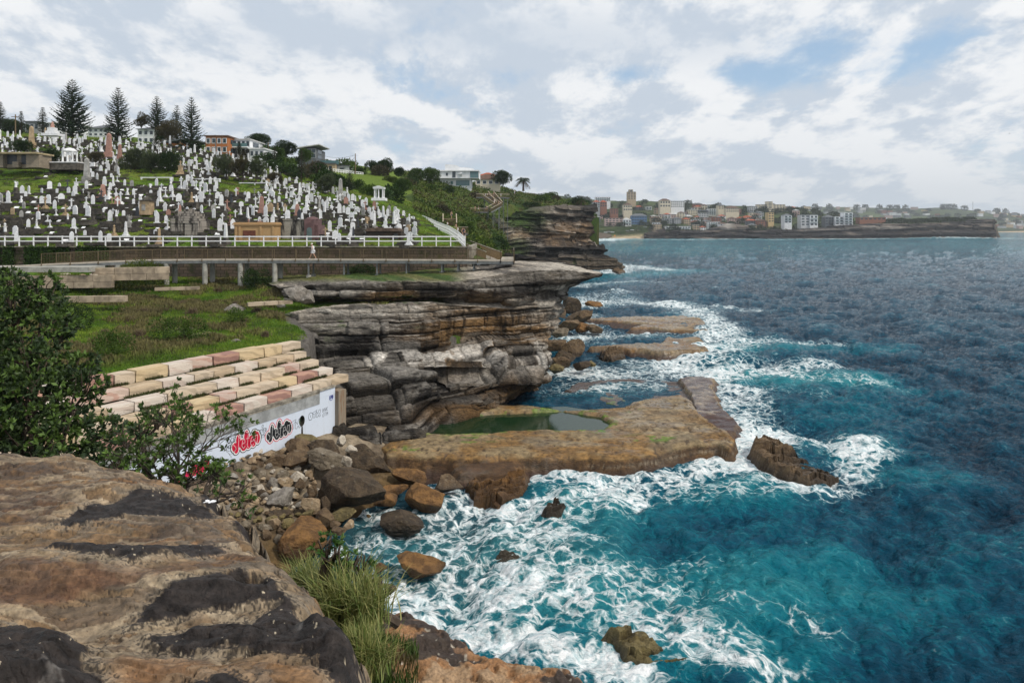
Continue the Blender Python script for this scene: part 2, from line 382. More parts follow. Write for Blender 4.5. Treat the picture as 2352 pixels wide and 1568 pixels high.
m = bpy.data.materials.new('sea_water'); use(m)
a = N('ShaderNodeAttribute'); a.attribute_name = 'Col'; sp = N('ShaderNodeSeparateColor'); L(a.outputs['Color'], sp.inputs[0])
fd, tn, sh = sp.outputs
geo = N('ShaderNodeNewGeometry'); pos = geo.outputs['Position']
wob = N('ShaderNodeTexNoise'); L(pos, wob.inputs['Vector']); wob.inputs['Scale'].default_value = 0.9; wob.inputs['Detail'].default_value = 4
va = N('ShaderNodeVectorMath', operation='MULTIPLY_ADD'); L(wob.outputs['Color'], va.inputs[0]); va.inputs[1].default_value = (1.5, 1.5, 0); L(pos, va.inputs[2])
def vor(s, vec):
    v_ = N('ShaderNodeTexVoronoi', feature='DISTANCE_TO_EDGE'); L(vec, v_.inputs['Vector']); v_.inputs['Scale'].default_value = s; return v_.outputs['Distance']
flat = N('ShaderNodeVectorMath', operation='MULTIPLY'); L(va.outputs[0], flat.inputs[0]); flat.inputs[1].default_value = (1, 1, 0)
l1 = MR(vor(1.1, flat.outputs[0]), 0.0, 0.30, 1, 0, 'LINEAR'); l2 = MR(vor(3.1, flat.outputs[0]), 0.0, 0.38, 1, 0, 'LINEAR')
nz = NOI(flat.outputs[0], 0.55, 10, 0.68); nf = NOI(flat.outputs[0], 5.0, 6, 0.75, 1.5)
A = M('ADD', M('ADD', M('MULTIPLY', l1, 0.30), M('MULTIPLY', l2, 0.22)), M('ADD', M('MULTIPLY', nz, 0.62), M('MULTIPLY', nf, 0.30)))
thr = MR(fd, 0.0, 1.0, 1.06, 0.40, 'LINEAR')
foam = MR(M('SUBTRACT', A, thr), -0.07, 0.24)
halo = MR(M('SUBTRACT', A, thr), -0.34, 0.10)
ramp = N('ShaderNodeValToRGB'); L(M('ADD', tn, M('MULTIPLY', halo, 0.40)), ramp.inputs[0])
cr = ramp.color_ramp; cr.elements[0].position = 0.0; cr.elements[0].color = (0.004, 0.022, 0.044, 1); cr.elements[1].position = 1.0; cr.elements[1].color = (0.024, 0.205, 0.24, 1)
e = cr.elements.new(0.28); e.color = (0.005, 0.056, 0.098, 1); e = cr.elements.new(0.6); e.color = (0.005, 0.120, 0.165, 1)
wc = MIX(M('MULTIPLY', sh, 0.5), ramp.outputs[0], (0.07, 0.12, 0.10))
colr = MIX(foam, wc, MIX(MR(NOI(flat.outputs[0], 2.4, 8, .7), .38, .60), (.50, .62, .65), (.90, .91, .91)))
bv = N('ShaderNodeVectorMath', operation='MULTIPLY'); L(pos, bv.inputs[0]); bv.inputs[1].default_value = (0.75, 1.25, 1)
b0 = bump(NOI(bv.outputs[0], 0.10, 5, 0.6, 0.4), 1.0, 1.3); b1 = bump(NOI(bv.outputs[0], 0.6, 8, 0.62, 0.5), 1.0, 0.7, b0); b2 = bump(NOI(bv.outputs[0], 3.2, 5, 0.6, 0.4), 1.0, 0.16, b1)
b3 = bump(foam, 0.5, 0.04, b2)
rg = MIX(foam, (0.07,)*3, (0.7,)*3)
out(pbsdf(colr, rg, 0.045, b3, IOR=1.33, **{'Specular Tint': (.72, .88, 1.0)}))
o = obj('sea', me, m); tag(o, kind='structure')
# ================================================================ rock the photographer stands on
def d_rock(vy): return 1.35/np.maximum((vy-HY)/F_-0.15, 1e-3)
def rkpt(vx, vy):
    d = float(d_rock(vy)); return ((vx-CX)/F_*d, d)
def r7(p): return [rkpt(0.3906*x, 1004.9+0.3906*y) for x, y in p]
outl = [rkpt(*p) for p in [(-900, 1040), (-300, 1020), (0, 1030), (90, 1052), (200, 1062), (300, 1080), (370, 1088), (375, 1112), (430, 1130), (500, 1145), (520, 1168), (560, 1178), (588, 1205), (583, 1235), (620, 1262), (660, 1292), (690, 1322), (668, 1300), (700, 1340), (740, 1348), (762, 1368), (745, 1400), (757, 1424), (800, 1420), (830, 1440), (840, 1490), (822, 1520), (800, 1568)]]+[(-0.55, 1.6), (0.3, 0.9), (0.5, -2), (-6, -3), (-14, 2)]
vys = np.concatenate([np.linspace(985, 1040, 45)[:-1], np.linspace(1040, 1700, 470)]); vxs = np.linspace(-260, 900, 640)
dd = d_rock(vys); dd = np.concatenate([dd, [2.1, 1.5, 0.6, -0.5, -2.5]])
XX = np.stack([(vxs-CX)/F_*max(d, 1.9) for d in dd]); YY = np.repeat(dd[:, None], len(vxs), 1)
xl = np.linspace(-14, 0, 30)[:-1]                                   # carry the sheet on to the left of the view
XX = np.concatenate([XX[:, :1]+xl[None, :], XX], 1); YY = np.concatenate([YY[:, :1]+0*xl[None, :], YY], 1)
wxr = XX+0.07*fbm(XX/0.45, YY/0.45, seed=201, oct=3); wyr = YY+0.07*fbm(XX/0.45, YY/0.45, seed=202, oct=3)
sdr = polysd(wxr, wyr, outl)
base = 15.65-0.15*YY
lay_n = fbm(XX/1.6, YY/0.55+XX*0.35, seed=211, oct=5)
H = 0.10*lay_n+0.03*fbm(XX/0.30, YY/0.30, seed=214, oct=5)+0.004*fbm(XX/.06, YY/.06, seed=216, oct=3)
dark = [r7(p) for p in (
 [(330, 490), (520, 410), (700, 385), (820, 360), (1000, 365), (1180, 400), (1320, 440), (1250, 490), (1100, 470), (960, 465), (800, 490), (720, 505), (500, 500), (370, 505)],
 [(325, 710), (450, 665), (600, 640), (680, 655), (800, 650), (950, 632), (1100, 655), (1250, 670), (1330, 705), (1200, 720), (1060, 740), (900, 760), (820, 790), (640, 765), (480, 740)],
 [(700, 1060), (850, 985), (1000, 940), (1200, 905), (1370, 850), (1550, 870), (1620, 950), (1700, 980), (1850, 1060), (1900, 1090), (2100, 1070), (2140, 1270), (2080, 1400), (1950, 1400), (1790, 1270), (1500, 1240), (1300, 1210), (1050, 1210), (900, 1190), (830, 1130), (1150, 1110), (1480, 1070), (1650, 1000), (1400, 1010), (1100, 1020), (850, 1030)],
 [(-500, 1040), (0, 1075), (250, 1090), (400, 1130), (500, 1160), (530, 1240), (590, 1290), (680, 1350), (620, 1420), (400, 1442), (0, 1500), (-500, 1500)],
 [(1030, 1452), (1150, 1390), (1350, 1380), (1480, 1452), (1400, 1500)], [(1190, 350), (1310, 380), (1330, 420), (1200, 390)], [(1380, 480), (1500, 490), (1520, 560), (1400, 530)], [(1550, 640), (1700, 680), (1735, 780), (1640, 750), (1580, 700)])]
sdk = np.full(XX.shape, -9.0)
for p in dark: sdk = np.maximum(sdk, polysd(wxr, wyr, p))
drk0 = sst(-.02, .04, sdk); sdk = sdk+.012*fbm(XX/.05, YY/.05, seed=205, oct=3)+.06*(vn(XX/.013, YY/.013, seed=206)-.5)*vn(XX/.25, YY/.2, seed=209); drk = sst(-0.004, 0.012, sdk); margin = np.exp(-(np.clip(-sdk, 0, 9)/0.08)**2)*(1-drk)
lump = sst(0.0, 0.12, polysd(wxr, wyr, dark[3])); lump2 = sst(0.0, 0.10, polysd(wxr, wyr, r7([(1750, 1080), (1900, 1080), (2110, 1070), (2150, 1280), (2080, 1420), (1950, 1400), (1800, 1270)])))
H += 0.07*lump*(1+0.9*fbm(XX/.16, YY/.22, seed=231))+0.05*lump2*(1+1.0*fbm(XX/.12, YY/.16, seed=232))+0.012*drk0+0.008*drk0*fbm(XX/.10, YY/.12, seed=235)
# weathered ledges running across the slope
st_ = fbm(XX/1.3, YY/0.42+0.5*XX, seed=240, oct=4)*6; H += 0.022*(sst(0.3, 0.7, st_-np.floor(st_))+np.floor(st_)*0.8)
_o = np.clip(-sdr, 0, 9)
fall = np.where(sdr < 0, -np.minimum(0.16+2.4*_o+7*_o*_o, 16), -0.16*np.exp(-(np.clip(sdr, 0, 9)/0.05)**1.2))
side_n = fbm(XX/.2, YY/.2, seed=250, oct=4)
ZZ = np.maximum(base+H+fall+np.where(sdr < 0, 0.25*side_n, 0), 6.0+0.5*side_n)
for (a, b, r) in ((1480, 680, .045), (1440, 880, .06), (1500, 910, .05), (265, 1085, .04)):   # weathered hollows near the lip
    p = rkpt(0.3906*a, 1004.9+0.3906*b); ZZ -= 0.13*np.exp(-(((XX-p[0])/(r*1.6))**2+((YY-p[1])/r)**2)**2)
# pigment
_s7 = fbm(XX/1.5, YY/.5+.45*XX, seed=350, oct=7)*11; _fl = np.floor(_s7); _fr = _s7-_fl; _bandc = np.array([(.30, .20, .11), (.17, .105, .055), (.38, .29, .19), (.12, .085, .06), (.26, .15, .07), (.20, .155, .11)])[(_fl.astype(int)*5 % 6)]; ZZ += .006*sst(0, .25, _fr)
bn = fbm(XX/2.2, YY/0.6+0.45*XX, seed=260, oct=5); b2n = fbm(XX/.5, YY/.22, seed=263, oct=5); fn = fbm(XX/.05, YY/.04, seed=266, oct=3)
tan_, orange, cream, brown, gry = (0.26, 0.155, 0.070), (0.30, 0.125, 0.040), (0.42, 0.32, 0.20), (0.085, 0.048, 0.028), (0.115, 0.090, 0.070)
col = mixc(tan_, cream, sst(0.05, 0.45, bn+0.3*b2n)*0.7)
col = mixc(col, orange, sst(0.05, 0.35, -bn+0.4*b2n)*0.75)
col = mixc(col, _bandc, .72+.2*np.sin(_fl*2.1)); col = mixc(col, (.05, .032, .022), np.exp(-(_fr/.07)**2)*.8)
def zone(p, c, k, soft=0.035):
    global col
    s_ = polysd(XX+0.12*fbm(XX/.3, YY/.3, seed=270), YY+0.12*fbm(XX/.3, YY/.3, seed=271), r7(p)); col = mixc(col, c, sst(-soft, soft, s_)*k*(0.62+0.5*b2n))
zone([(-600, 80), (0, 110), (280, 180), (380, 300), (400, 400), (260, 480), (60, 500), (-600, 450)], brown, .85)
zone([(-600, 560), (0, 560), (300, 540), (420, 600), (300, 690), (0, 720), (-600, 700)], brown, .8)
zone([(-600, 850), (0, 790), (400, 830), (900, 820), (1400, 750), (1560, 780), (1300, 850), (800, 900), (200, 960), (-600, 1060)], (0.135, .062, .032), .9)
zone([(780, 490), (1200, 510), (1500, 640), (1350, 650), (1000, 600), (780, 560)], gry, .9)
zone([(600, 1250), (1300, 1260), (1800, 1300), (2000, 1500), (620, 1500)], (.34, .165, .065), .8)
zone([(100, 480), (700, 520), (800, 560), (400, 600), (0, 740), (-100, 720)], (.33, .21, .10), .6)
zone([(500, 180), (950, 230), (950, 330), (640, 320), (520, 250)], gry, .6)
patch = sst(.28, .34, fbm(XX/.42, YY/.16, seed=280, oct=5)); col = mixc(col, cream, patch*.5)
col = mixc(col, (0.42, .34, .24), margin*.75*(0.6+.5*b2n)); 
dk = np.stack([.020+.012*fn, .015+.010*fn, .013+.009*fn], -1)
col = np.where(drk[..., None] > 0, col*(1-drk[..., None])+np.clip(dk, .004, 1)*drk[..., None], col)
spk = (vn(XX/.018, YY/.018, seed=290) > .965)*(drk > .5)*(vn(XX/.3, YY/.3, seed=291) > .35); col = mixc(col, (.5, .42, .3), spk*.9)
spk2 = (vn(XX/.02, YY/.016, seed=295) > .97)*(drk < .5); col = mixc(col, (.10, .055, .03), spk2*.8)
lich = sst(.25, .5, fbm(XX/.12, YY/.1, seed=297, oct=4))*(lump+lump2)*.8; col = mixc(col, (.30, .28, .26), np.clip(lich*sst(.0, .1, .12-np.abs(sdk-.05)), 0, 1))
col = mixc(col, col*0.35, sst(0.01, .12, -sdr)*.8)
_ck = fbm(XX/.9, YY/.26+.5*XX, seed=340, oct=5); _cl = np.exp(-(_ck/.012)**2)*sst(-.1, .25, vn(XX/.5, YY/.3, seed=341)-.35); col = mixc(col, (.035, .024, .017), _cl*.85*(drk < .5)); ZZ -= .018*_cl; _gr = fbm(XX/.16, YY/.11, seed=344, oct=5); col = col*(1+.38*_gr[..., None]*(drk < .5)[..., None]); ZZ += .006*_gr
_sp = (vn(XX/.011, YY/.010, seed=360) < .62*np.exp(-np.clip(-sdk, 0, 9)/.045))*(drk < .5); col = mixc(col, (.035, .027, .022), _sp*.8); col = col*(.68+.32*(drk > .5)[..., None]); col = np.clip(col*(1+.45*fn[..., None]), .003, .9)
Vr = np.stack([XX+0*XX, YY, ZZ], -1).reshape(-1, 3)
m_rock = vm('weathered_sandstone', 0.64, 30.0, 0.42, 1.0, 26.0, 0.020, 0.3)
o = obj('rock_shelf', mesh('rock_shelf', Vr, gridF(*XX.shape), True, col.reshape(-1, 3)), m_rock)
tag(o, 'broad weathered tan sandstone ledge with black lichen patches filling the bottom left corner', 'rock ledge')
# ---- lower ledge to its right
P2 = lambda vx, vy: gd(vx, vy, 12.0+max(0, (1568-vy))*0.0006)[:2]
out2 = [P2(*p) for p in [(862, 1372), (890, 1362), (960, 1405), (1020, 1425), (1100, 1448), (1190, 1487), (1215, 1502), (1290, 1500), (1330, 1525), (1390, 1568), (1460, 1640), (1500, 1800), (800, 1900), (780, 1600), (850, 1500), (845, 1430)]]
g_y = np.linspace(4.4, 10.6, 400); g_x = np.linspace(-3.6, 2.6, 400); X2, Y2 = np.meshgrid(g_x, g_y)
wa = X2+.16*fbm(X2/.7, Y2/.7, seed=301); wb = Y2+.16*fbm(X2/.7, Y2/.7, seed=302)
s2 = polysd(wa, wb, out2)
H2 = .22*fbm(X2/1.1, Y2/.8, seed=310, oct=5)+.07*fbm(X2/.22, Y2/.2, seed=312, oct=4)
st_ = fbm(X2/1.1, Y2/.7, seed=313)*5; H2 += .07*(sst(.35, .55, st_-np.floor(st_))+np.floor(st_)*.6)
Z2 = 12.0+H2+np.where(s2 < 0, -np.minimum(.15+2.2*np.clip(-s2, 0, 9)+4*s2*s2, 14), -.15*np.exp(-(np.clip(s2, 0, 9)/.1)**1.3)); Z2 = np.maximum(Z2, 3+.8*fbm(X2, Y2, seed=3))
n1 = fbm(X2/.8, Y2/.5, seed=320, oct=5); n2 = fbm(X2/.2, Y2/.15, seed=322, oct=5); n3 = fbm(X2/.05, Y2/.05, seed=324, oct=3)
c2 = mixc((.26, .135, .06), (.15, .09, .055), sst(-.1, .3, n1)); c2 = mixc(c2, (.33, .24, .15), sst(.15, .4, n2-.4*n1)*.6)
c2 = mixc(c2, (.028, .021, .018), sst(.02, .16, n1+.5*n2-.05)*.9)
c2 = mixc(c2, (.42, .38, .31), (vn(X2/.05, Y2/.05, seed=330) > .9)*(n1 > 0)*.7)
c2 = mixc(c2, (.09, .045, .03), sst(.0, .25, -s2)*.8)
c2 = np.clip(c2*(1+.25*n3[..., None]), .003, .9)
o = obj('rock_ledge', mesh('rock_ledge', np.stack([X2, Y2, Z2], -1).reshape(-1, 3), gridF(*X2.shape), True, c2.reshape(-1, 3)), m_rock)
tag(o, 'orange brown pitted rock ledge dropping to the surf below the grass tuft', 'rock ledge')
# ================================================================ sandstone cliffs
def loft(rows, nr, nc, soft=2):
    P = np.array([[pt(*p) if len(p) == 3 else p[:3] for p in r] for r in rows], float)
    def rs(A, n):
        m = A.shape[0]; s = np.linspace(0, m-1, n); i = np.minimum(s.astype(int), m-2); f = (s-i).reshape(-1, *([1]*(A.ndim-1)))
        return A[i]*(1-f)+A[i+1]*f
    # spacing by real length so that detail is even
    def rsw(A, n):
        seg = np.linalg.norm(np.diff(A, axis=0), axis=-1).reshape(A.shape[0]-1, -1).mean(1)+0.02
        cu = np.concatenate([[0], np.cumsum(seg)]); s = np.interp(np.linspace(0, cu[-1], n), cu, np.arange(len(cu)))
        i = np.minimum(s.astype(int), A.shape[0]-2); f = (s-i).reshape(-1, *([1]*(A.ndim-1))); return A[i]*(1-f)+A[i+1]*f
    G = rsw(P, nr); G = np.swapaxes(rsw(np.swapaxes(G, 0, 1), nc), 0, 1)
    for _ in range(soft):
        G[1:-1] = G[1:-1]*.5+(G[:-2]+G[2:])*.25; G[:, 1:-1] = G[:, 1:-1]*.5+(G[:, :-2]+G[:, 2:])*.25
    return G
def gnormal(G):
    du = np.gradient(G, axis=1); dv = np.gradient(G, axis=0); n = np.cross(dv, du); n /= np.linalg.norm(n, axis=-1, keepdims=True)+1e-9
    return n
def strata(a, z, b=0, th=0.55, seed=0):
    """returns outward offset (m), crack mask and a layer random number"""
    zz = z+0.35*fbm(a/9, b, seed=seed+1, oct=3)+0.10*fbm(a/2.0, z/2, seed=seed+2)
    o = np.zeros_like(z); crack = np.zeros_like(z); lr = 0
    for thick, amp, bl, sw in ((th*3.6, 1.5, 5.5, .06), (th, 0.72, 3.0, .10), (th*.30, 0.11, 1.6, .16)):
        # uneven bed thickness
        t = (zz+0.45*thick*fbm(zz/thick*.9, 3.3, seed=seed+9, oct=2))/thick; k = np.floor(t); f = t-k
        aa = a/bl+vn(k*1.7, 4.2, seed=seed+3)*9+.25*fbm(a/bl, k, seed=seed+4); j = np.floor(aa); g = aa-j
        r = vn(j*3.1+.5, k*5.3+.5, seed=seed+5); r2 = vn(j*3.1, k*5.3, seed=seed+6)
        rnd = 1-np.abs(2*f-1)**5*1.0; ve = 1-np.abs(2*g-1)**18*.8
        o += amp*((r-.5)*1.1*ve+.34*(rnd-1)-.22*(1-ve))
        crack = np.maximum(crack, (1-rnd)*(.9 if thick > th*.9 else .5)*(r2 > .25)); crack = np.maximum(crack, sst(.4, 1, (1-ve)/.8)*.28); lr = r2 if thick == th else lr
    return o, crack, lr
m_cliff = vm('layered_sandstone', 0.88, 2.6, 0.55, 1.0, 4.0, 0.30, 0.2, aniso=(1, 1, 2.6))
def vxvy(G): return G[..., 0]/G[..., 1]*F_+CX, HY-(G[..., 2]-CAMZ)/G[..., 1]*F_
def blobs(vx, vy, lst):
    s = 0
    for x, y, rx, ry, k in lst: s = np.maximum(s, k*np.exp(-(((vx-x)/rx)**2+((vy-y)/ry)**2)**1.5))
    return s
r_ = [
 [(560, 634, 79), (700, 632, 79), (800, 628, 80), (900, 625, 80), (1000, 615, 80), (1080, 610, 80), (1160, 600, 86), (1262, 600, 86), (1300, 603, 86)],
 [(600, 640, 76), (690, 642, 71), (800, 634, 71), (890, 632, 71), (1000, 630, 71), (1075, 626, 70), (1160, 611, 74), (1272, 609, 76), (1340, 614, 76)],
 [(640, 660, 69), (715, 652, 66.5), (800, 644, 66), (890, 643, 66), (990, 645, 65.5), (1080, 640, 65.5), (1175, 622, 67), (1290, 617, 69), (1387, 627, 70)],
 [(650, 690, 68), (728, 676, 65.6), (800, 672, 65.4), (890, 670, 65.4), (990, 668, 65), (1070, 664, 64.8), (1175, 656, 66), (1290, 645, 68.4), (1384, 634, 70)],
 [(655, 698, 68), (735, 692, 65.8), (800, 690, 65.8), (890, 688, 65.8), (990, 684, 65.4), (1065, 682, 65), (1175, 686, 66.4), (1290, 664, 69.0), (1355, 643, 71)],
 [(640, 702, 68), (705, 702, 67.4), (790, 698, 68), (890, 695, 68), (990, 690, 67.8), (1080, 694, 66.8), (1185, 694, 67.5), (1285, 678, 69.8), (1314, 664, 71.5)],
 [(600, 735, 64), (684, 716, 62), (760, 701, 62), (867, 698, 62.5), (980, 694, 64), (1090, 702, 65.5), (1185, 710, 67), (1278, 700, 69), (1310, 684, 71)],
 [(606, 752, 63), (682, 748, 60.8), (770, 747, 61), (870, 744, 61.5), (980, 737, 63.2), (1090, 735, 65.3), (1185, 745, 67), (1268, 735, 69.5), (1296, 715, 72)],
 [(612, 760, 63), (675, 768, 60.9), (770, 775, 61), (870, 772, 61.5), (975, 765, 63), (1090, 775, 65.5), (1185, 790, 67), (1252, 780, 69), (1276, 760, 72)],
 [(640, 800, 59.6), (690, 800, 59.6), (770, 802, 60), (880, 797, 61), (985, 790, 62.5), (1090, 800, 65), (1180, 815, 66), (1235, 803, 68.5), (1255, 795, 71)],
 [(690, 830, 57.6), (730, 830, 57.8), (790, 838, 58), (885, 840, 59), (990, 838, 61), (1090, 830, 62.2), (1175, 838, 64.5), (1240, 825, 66.5), (1264, 833, 69)],
 [(720, 852, 57), (745, 852, 57), (800, 856, 57.8), (885, 851, 59.2), (985, 850, 61.3), (1085, 850, 62.3), (1170, 855, 64.6), (1236, 848, 66.7), (1262, 850, 70)],
 [(770, 882, 53.4), (785, 880, 53.2), (850, 868, 54.4), (930, 863, 56), (1010, 862, 58.2), (1085, 868, 59.8), (1165, 878, 62.5), (1232, 866, 65), (1266, 872, 68.5)],
 [(772, 925, 51.8), (778, 925, 51.5), (850, 925, 52.5), (930, 920, 54), (1010, 915, 57), (1085, 905, 59), (1160, 903, 62), (1222, 885, 66), (1256, 882, 70)],
 [(770, 965, 50.8), (776, 965, 50.5), (850, 965, 51.5), (960, 962, 52.6), (1010, 945, 57), (1080, 935, 58.8), (1150, 918, 62), (1190, 898, 68), (1240, 890, 72)],
 [(776, 992, 49.8), (782, 990, 49.8), (870, 1002, 50.2), (970, 1000, 51.2), (1020, 968, 56.2), (1070, 953, 58.2), (1140, 935, 61), (1180, 912, 68), (1230, 898, 74)],
 [(776, 1052, 49.8), (782, 1050, 49.8), (870, 1062, 50.2), (970, 1060, 51.2), (1020, 1020, 56.2), (1070, 1010, 58.2), (1140, 990, 61), (1180, 970, 68), (1230, 950, 74)]]
rows = []
for r in r_:                            # carry every level round the point and back along the hidden side
    e = pt(*r[-1]); rows.append([pt(*p) for p in r]+[(e[0]-1.0, e[1]+6, e[2]), (e[0]-5, e[1]+16, e[2]), (e[0]-9, e[1]+32, e[2]+0.0)])
P4 = [[(p[0], p[1], p[2]) for p in r] for r in rows]
def loftw(rows, nr, nc, soft=2):
    global pt
    return loft([[(*p, ) for p in r] for r in rows], nr, nc, soft)
def loft_pts(rows, nr, nc, soft=2):
    A = np.array(rows, float); keep = globals()['pt']
    globals()['pt'] = lambda a, b, c: (a, b, c)
    try: G = loft([[tuple(p) for p in r] for r in A], nr, nc, soft)
    finally: globals()['pt'] = keep
    return G
G = loft_pts(P4, 520, 900, 3)
nrm = gnormal(G); a_ = G[..., 0]*.80+G[..., 1]*.45
ref = nrm[260, 300]; nrm = nrm*(1 if ref[1] < 0 else -1)
off, crk, lr = strata(a_, G[..., 2], 0, .84, 11)
rowf = np.linspace(0, 1, G.shape[0])[:, None]
hor = np.clip(1-np.abs(nrm[..., 2])*.75, 0, 1)
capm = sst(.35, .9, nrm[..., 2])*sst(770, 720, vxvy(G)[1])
fine_n = fbm(a_/1.1, G[..., 2]/.4, G[..., 1]/2, seed=17, oct=5)
rough = 1-.55*capm
keepz = 1-.9*sst(1060, 1330, vxvy(G)[0])*sst(690, 640, vxvy(G)[1])*(1-capm)
off = off*(1.0+.5*sst(800, 860, vxvy(G)[1]))*keepz
G2 = G+nrm*((off*rough*(1-.85*capm)+.13*fine_n*rough)[..., None])
G2[..., 2] += capm*(.18*fbm(G[..., 0]/2.5, G[..., 1]/1.5, seed=23, oct=5)+.05*fbm(G[..., 0]/.4, G[..., 1]/.3, seed=24))
vx, vy = vxvy(G); n1 = fbm(a_/5, G[..., 2]/1.6, seed=31, oct=5); n2 = fbm(a_/1.2, G[..., 2]/.35, seed=33, oct=5); streak = fbm(a_/.45, G[..., 2]/5, seed=35, oct=5)
dkc, mid_, pale, tanc, brn = (.017, .015, .014), (.098, .080, .060), (.52, .48, .42), (.36, .21, .09), (.085, .052, .028)
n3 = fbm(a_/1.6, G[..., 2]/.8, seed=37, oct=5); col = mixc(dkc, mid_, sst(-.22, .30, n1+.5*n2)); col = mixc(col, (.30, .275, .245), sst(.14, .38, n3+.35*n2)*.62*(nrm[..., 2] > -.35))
tanz = blobs(vx, vy, [(1120, 755, 175, 66, 1.5), (1080, 745, 90, 38, 1), (1210, 745, 70, 60, .7), (790, 735, 120, 22, .0), (900, 680, 60, 16, .8), (1020, 820, 90, 28, .55), (1150, 720, 80, 22, .8)])
col = mixc(col, tanc, np.clip(tanz*(.75+.8*n1+.3*n2), 0, 1)*.9)
palz = blobs(vx, vy, [(900, 712, 190, 16, .8), (760, 718, 90, 14, .75), (830, 752, 120, 12, .45), (1240, 700, 80, 38, .62), (1285, 735, 30, 50, .75), (1100, 795, 45, 26, .95), (1210, 812, 60, 14, .8), (1235, 790, 25, 20, .7),
     (905, 832, 60, 14, .85), (930, 810, 25, 18, .8), (985, 838, 30, 12, .8), (870, 822, 20, 14, .7), (1180, 850, 90, 22, .45), (1290, 672, 70, 14, .75), (800, 655, 60, 14, .6), (780, 666, 60, 14, .5), (1050, 720, 60, 14, .4), (1045, 700, 40, 20, .4)])
col = mixc(col, pale, np.clip(palz*(.8+1.3*n2+.5*n1), 0, 1)*.95)
n2z = gnormal(G2)[..., 2]; n2z = n2z*np.sign(n2z[2, 400]+1e-9); col = mixc(col, (.42, .385, .34), sst(.25, .75, n2z)*.75*(1-capm)*sst(980, 860, vy)*(.6+.5*n3))  # upward-facing ledges painted paler, light from above put into the colour
# dark weather streaks down the tan face; undersides painted black as shade, dark foot
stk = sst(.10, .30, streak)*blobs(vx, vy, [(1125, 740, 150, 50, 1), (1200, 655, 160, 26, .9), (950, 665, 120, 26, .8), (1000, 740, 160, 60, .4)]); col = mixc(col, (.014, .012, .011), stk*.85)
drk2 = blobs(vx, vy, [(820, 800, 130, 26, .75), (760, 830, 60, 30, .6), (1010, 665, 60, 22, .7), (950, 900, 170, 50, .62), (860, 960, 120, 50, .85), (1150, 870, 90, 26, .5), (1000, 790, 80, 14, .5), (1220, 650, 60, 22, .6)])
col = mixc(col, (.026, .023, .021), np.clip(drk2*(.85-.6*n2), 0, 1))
_pz = np.exp(-((vy-815)/28)**4)*sst(840, 880, vx)*sst(1265, 1230, vx); _pf = fbm(a_/1.7, G[..., 2]/1.1, seed=36, oct=4); col = mixc(col, (.55, .51, .46), sst(.02, .12, _pf)*_pz*.9); col = mixc(col, (.022, .019, .017), sst(-.03, -.15, _pf)*_pz*.8)
rusty = blobs(vx, vy, [(1060, 945, 110, 24, .95), (1180, 900, 100, 22, .9), (1240, 885, 40, 18, .8)]); col = mixc(col, (.15, .085, .035), np.clip(rusty*(.9+.5*n2), 0, 1))
# the top: bare pale stone to the right, turf to the left
capc = mixc((.38, .33, .27), (.13, .115, .10), sst(-.15, .25, n2+.5*n1)); turf = mixc((.050, .085, .018), (.12, .12, .04), sst(-.2, .3, n2))
gm = sst(1080, 1010, vx+40*n1)*sst(652, 640, vy+6*n2); capc = mixc(capc, (.52, .47, .40), sst(1160, 1300, vx)*.6)
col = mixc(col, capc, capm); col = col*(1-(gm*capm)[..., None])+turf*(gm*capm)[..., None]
moss = (sst(.15, .35, n2+.3*n1)*blobs(vx, vy, [(880, 690, 150, 8, 1), (820, 742, 110, 8, 1), (720, 775, 70, 10, 1), (640, 745, 60, 30, 1), (900, 750, 60, 7, .9)])); col = mixc(col, (.06, .10, .015), moss*.9)
col = col*(1-.80*crk[..., None]*(1-capm[..., None]))*(1+(.95*(lr-.5)*(1-capm))[..., None])
col = np.clip(col*(1+.30*fbm(a_/.25, G[..., 2]/.12, seed=39, oct=3)[..., None]), .004, .9)
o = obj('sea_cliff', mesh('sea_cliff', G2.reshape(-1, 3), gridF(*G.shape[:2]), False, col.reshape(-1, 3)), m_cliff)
tag(o, 'layered dark and tan sandstone cliff with an overhanging top slab beside the rock pool', 'cliff')
# ---------------------------------------------------------------- the second headland's cliff
q_ = [
 [(1150, 500, 300), (1190, 490, 300), (1220, 480, 300), (1250, 477, 300), (1291, 474, 300), (1330, 474, 300), (1371, 475, 300)],
 [(1120, 520, 235), (1180, 500, 262), (1213, 486, 265), (1250, 481, 268), (1291, 478, 270), (1330, 478, 272), (1372, 478, 275)],
 [(1125, 540, 236), (1185, 518, 260), (1216, 506, 264), (1252, 502, 268), (1291, 500, 270), (1330, 503, 272), (1363, 507, 276)],
 [(1128, 555, 237), (1190, 530, 259), (1220, 524, 264), (1255, 522, 267), (1291, 522, 269), (1335, 520, 271), (1370, 520, 275)],
 [(1132, 570, 238), (1195, 548, 258), (1225, 546, 263), (1258, 546, 267), (1291, 548, 270), (1330, 548, 273), (1355, 547, 277)],
 [(1136, 585, 238), (1200, 565, 257), (1228, 566, 261), (1260, 562, 264), (1291, 562, 266), (1340, 562, 269), (1386, 566, 272)],
 [(1140, 595, 238), (1206, 585, 256), (1232, 586, 260), (1262, 585, 263), (1291, 585, 265), (1345, 587, 268), (1387, 586, 271)],
 [(1145, 600, 238), (1210, 592, 255), (1236, 594, 259), (1265, 594, 262), (1300, 594, 263), (1355, 590, 266), (1415, 590, 272)],
 [(1150, 612, 238), (1215, 604, 254), (1240, 606, 258), (1270, 606, 261), (1310, 606, 262), (1370, 606, 266), (1428, 606, 274)],
 [(1150, 640, 238), (1220, 630, 254), (1240, 630, 258), (1270, 628, 261), (1312, 626, 263), (1384, 622, 267), (1432, 618, 276)]]
rows = []
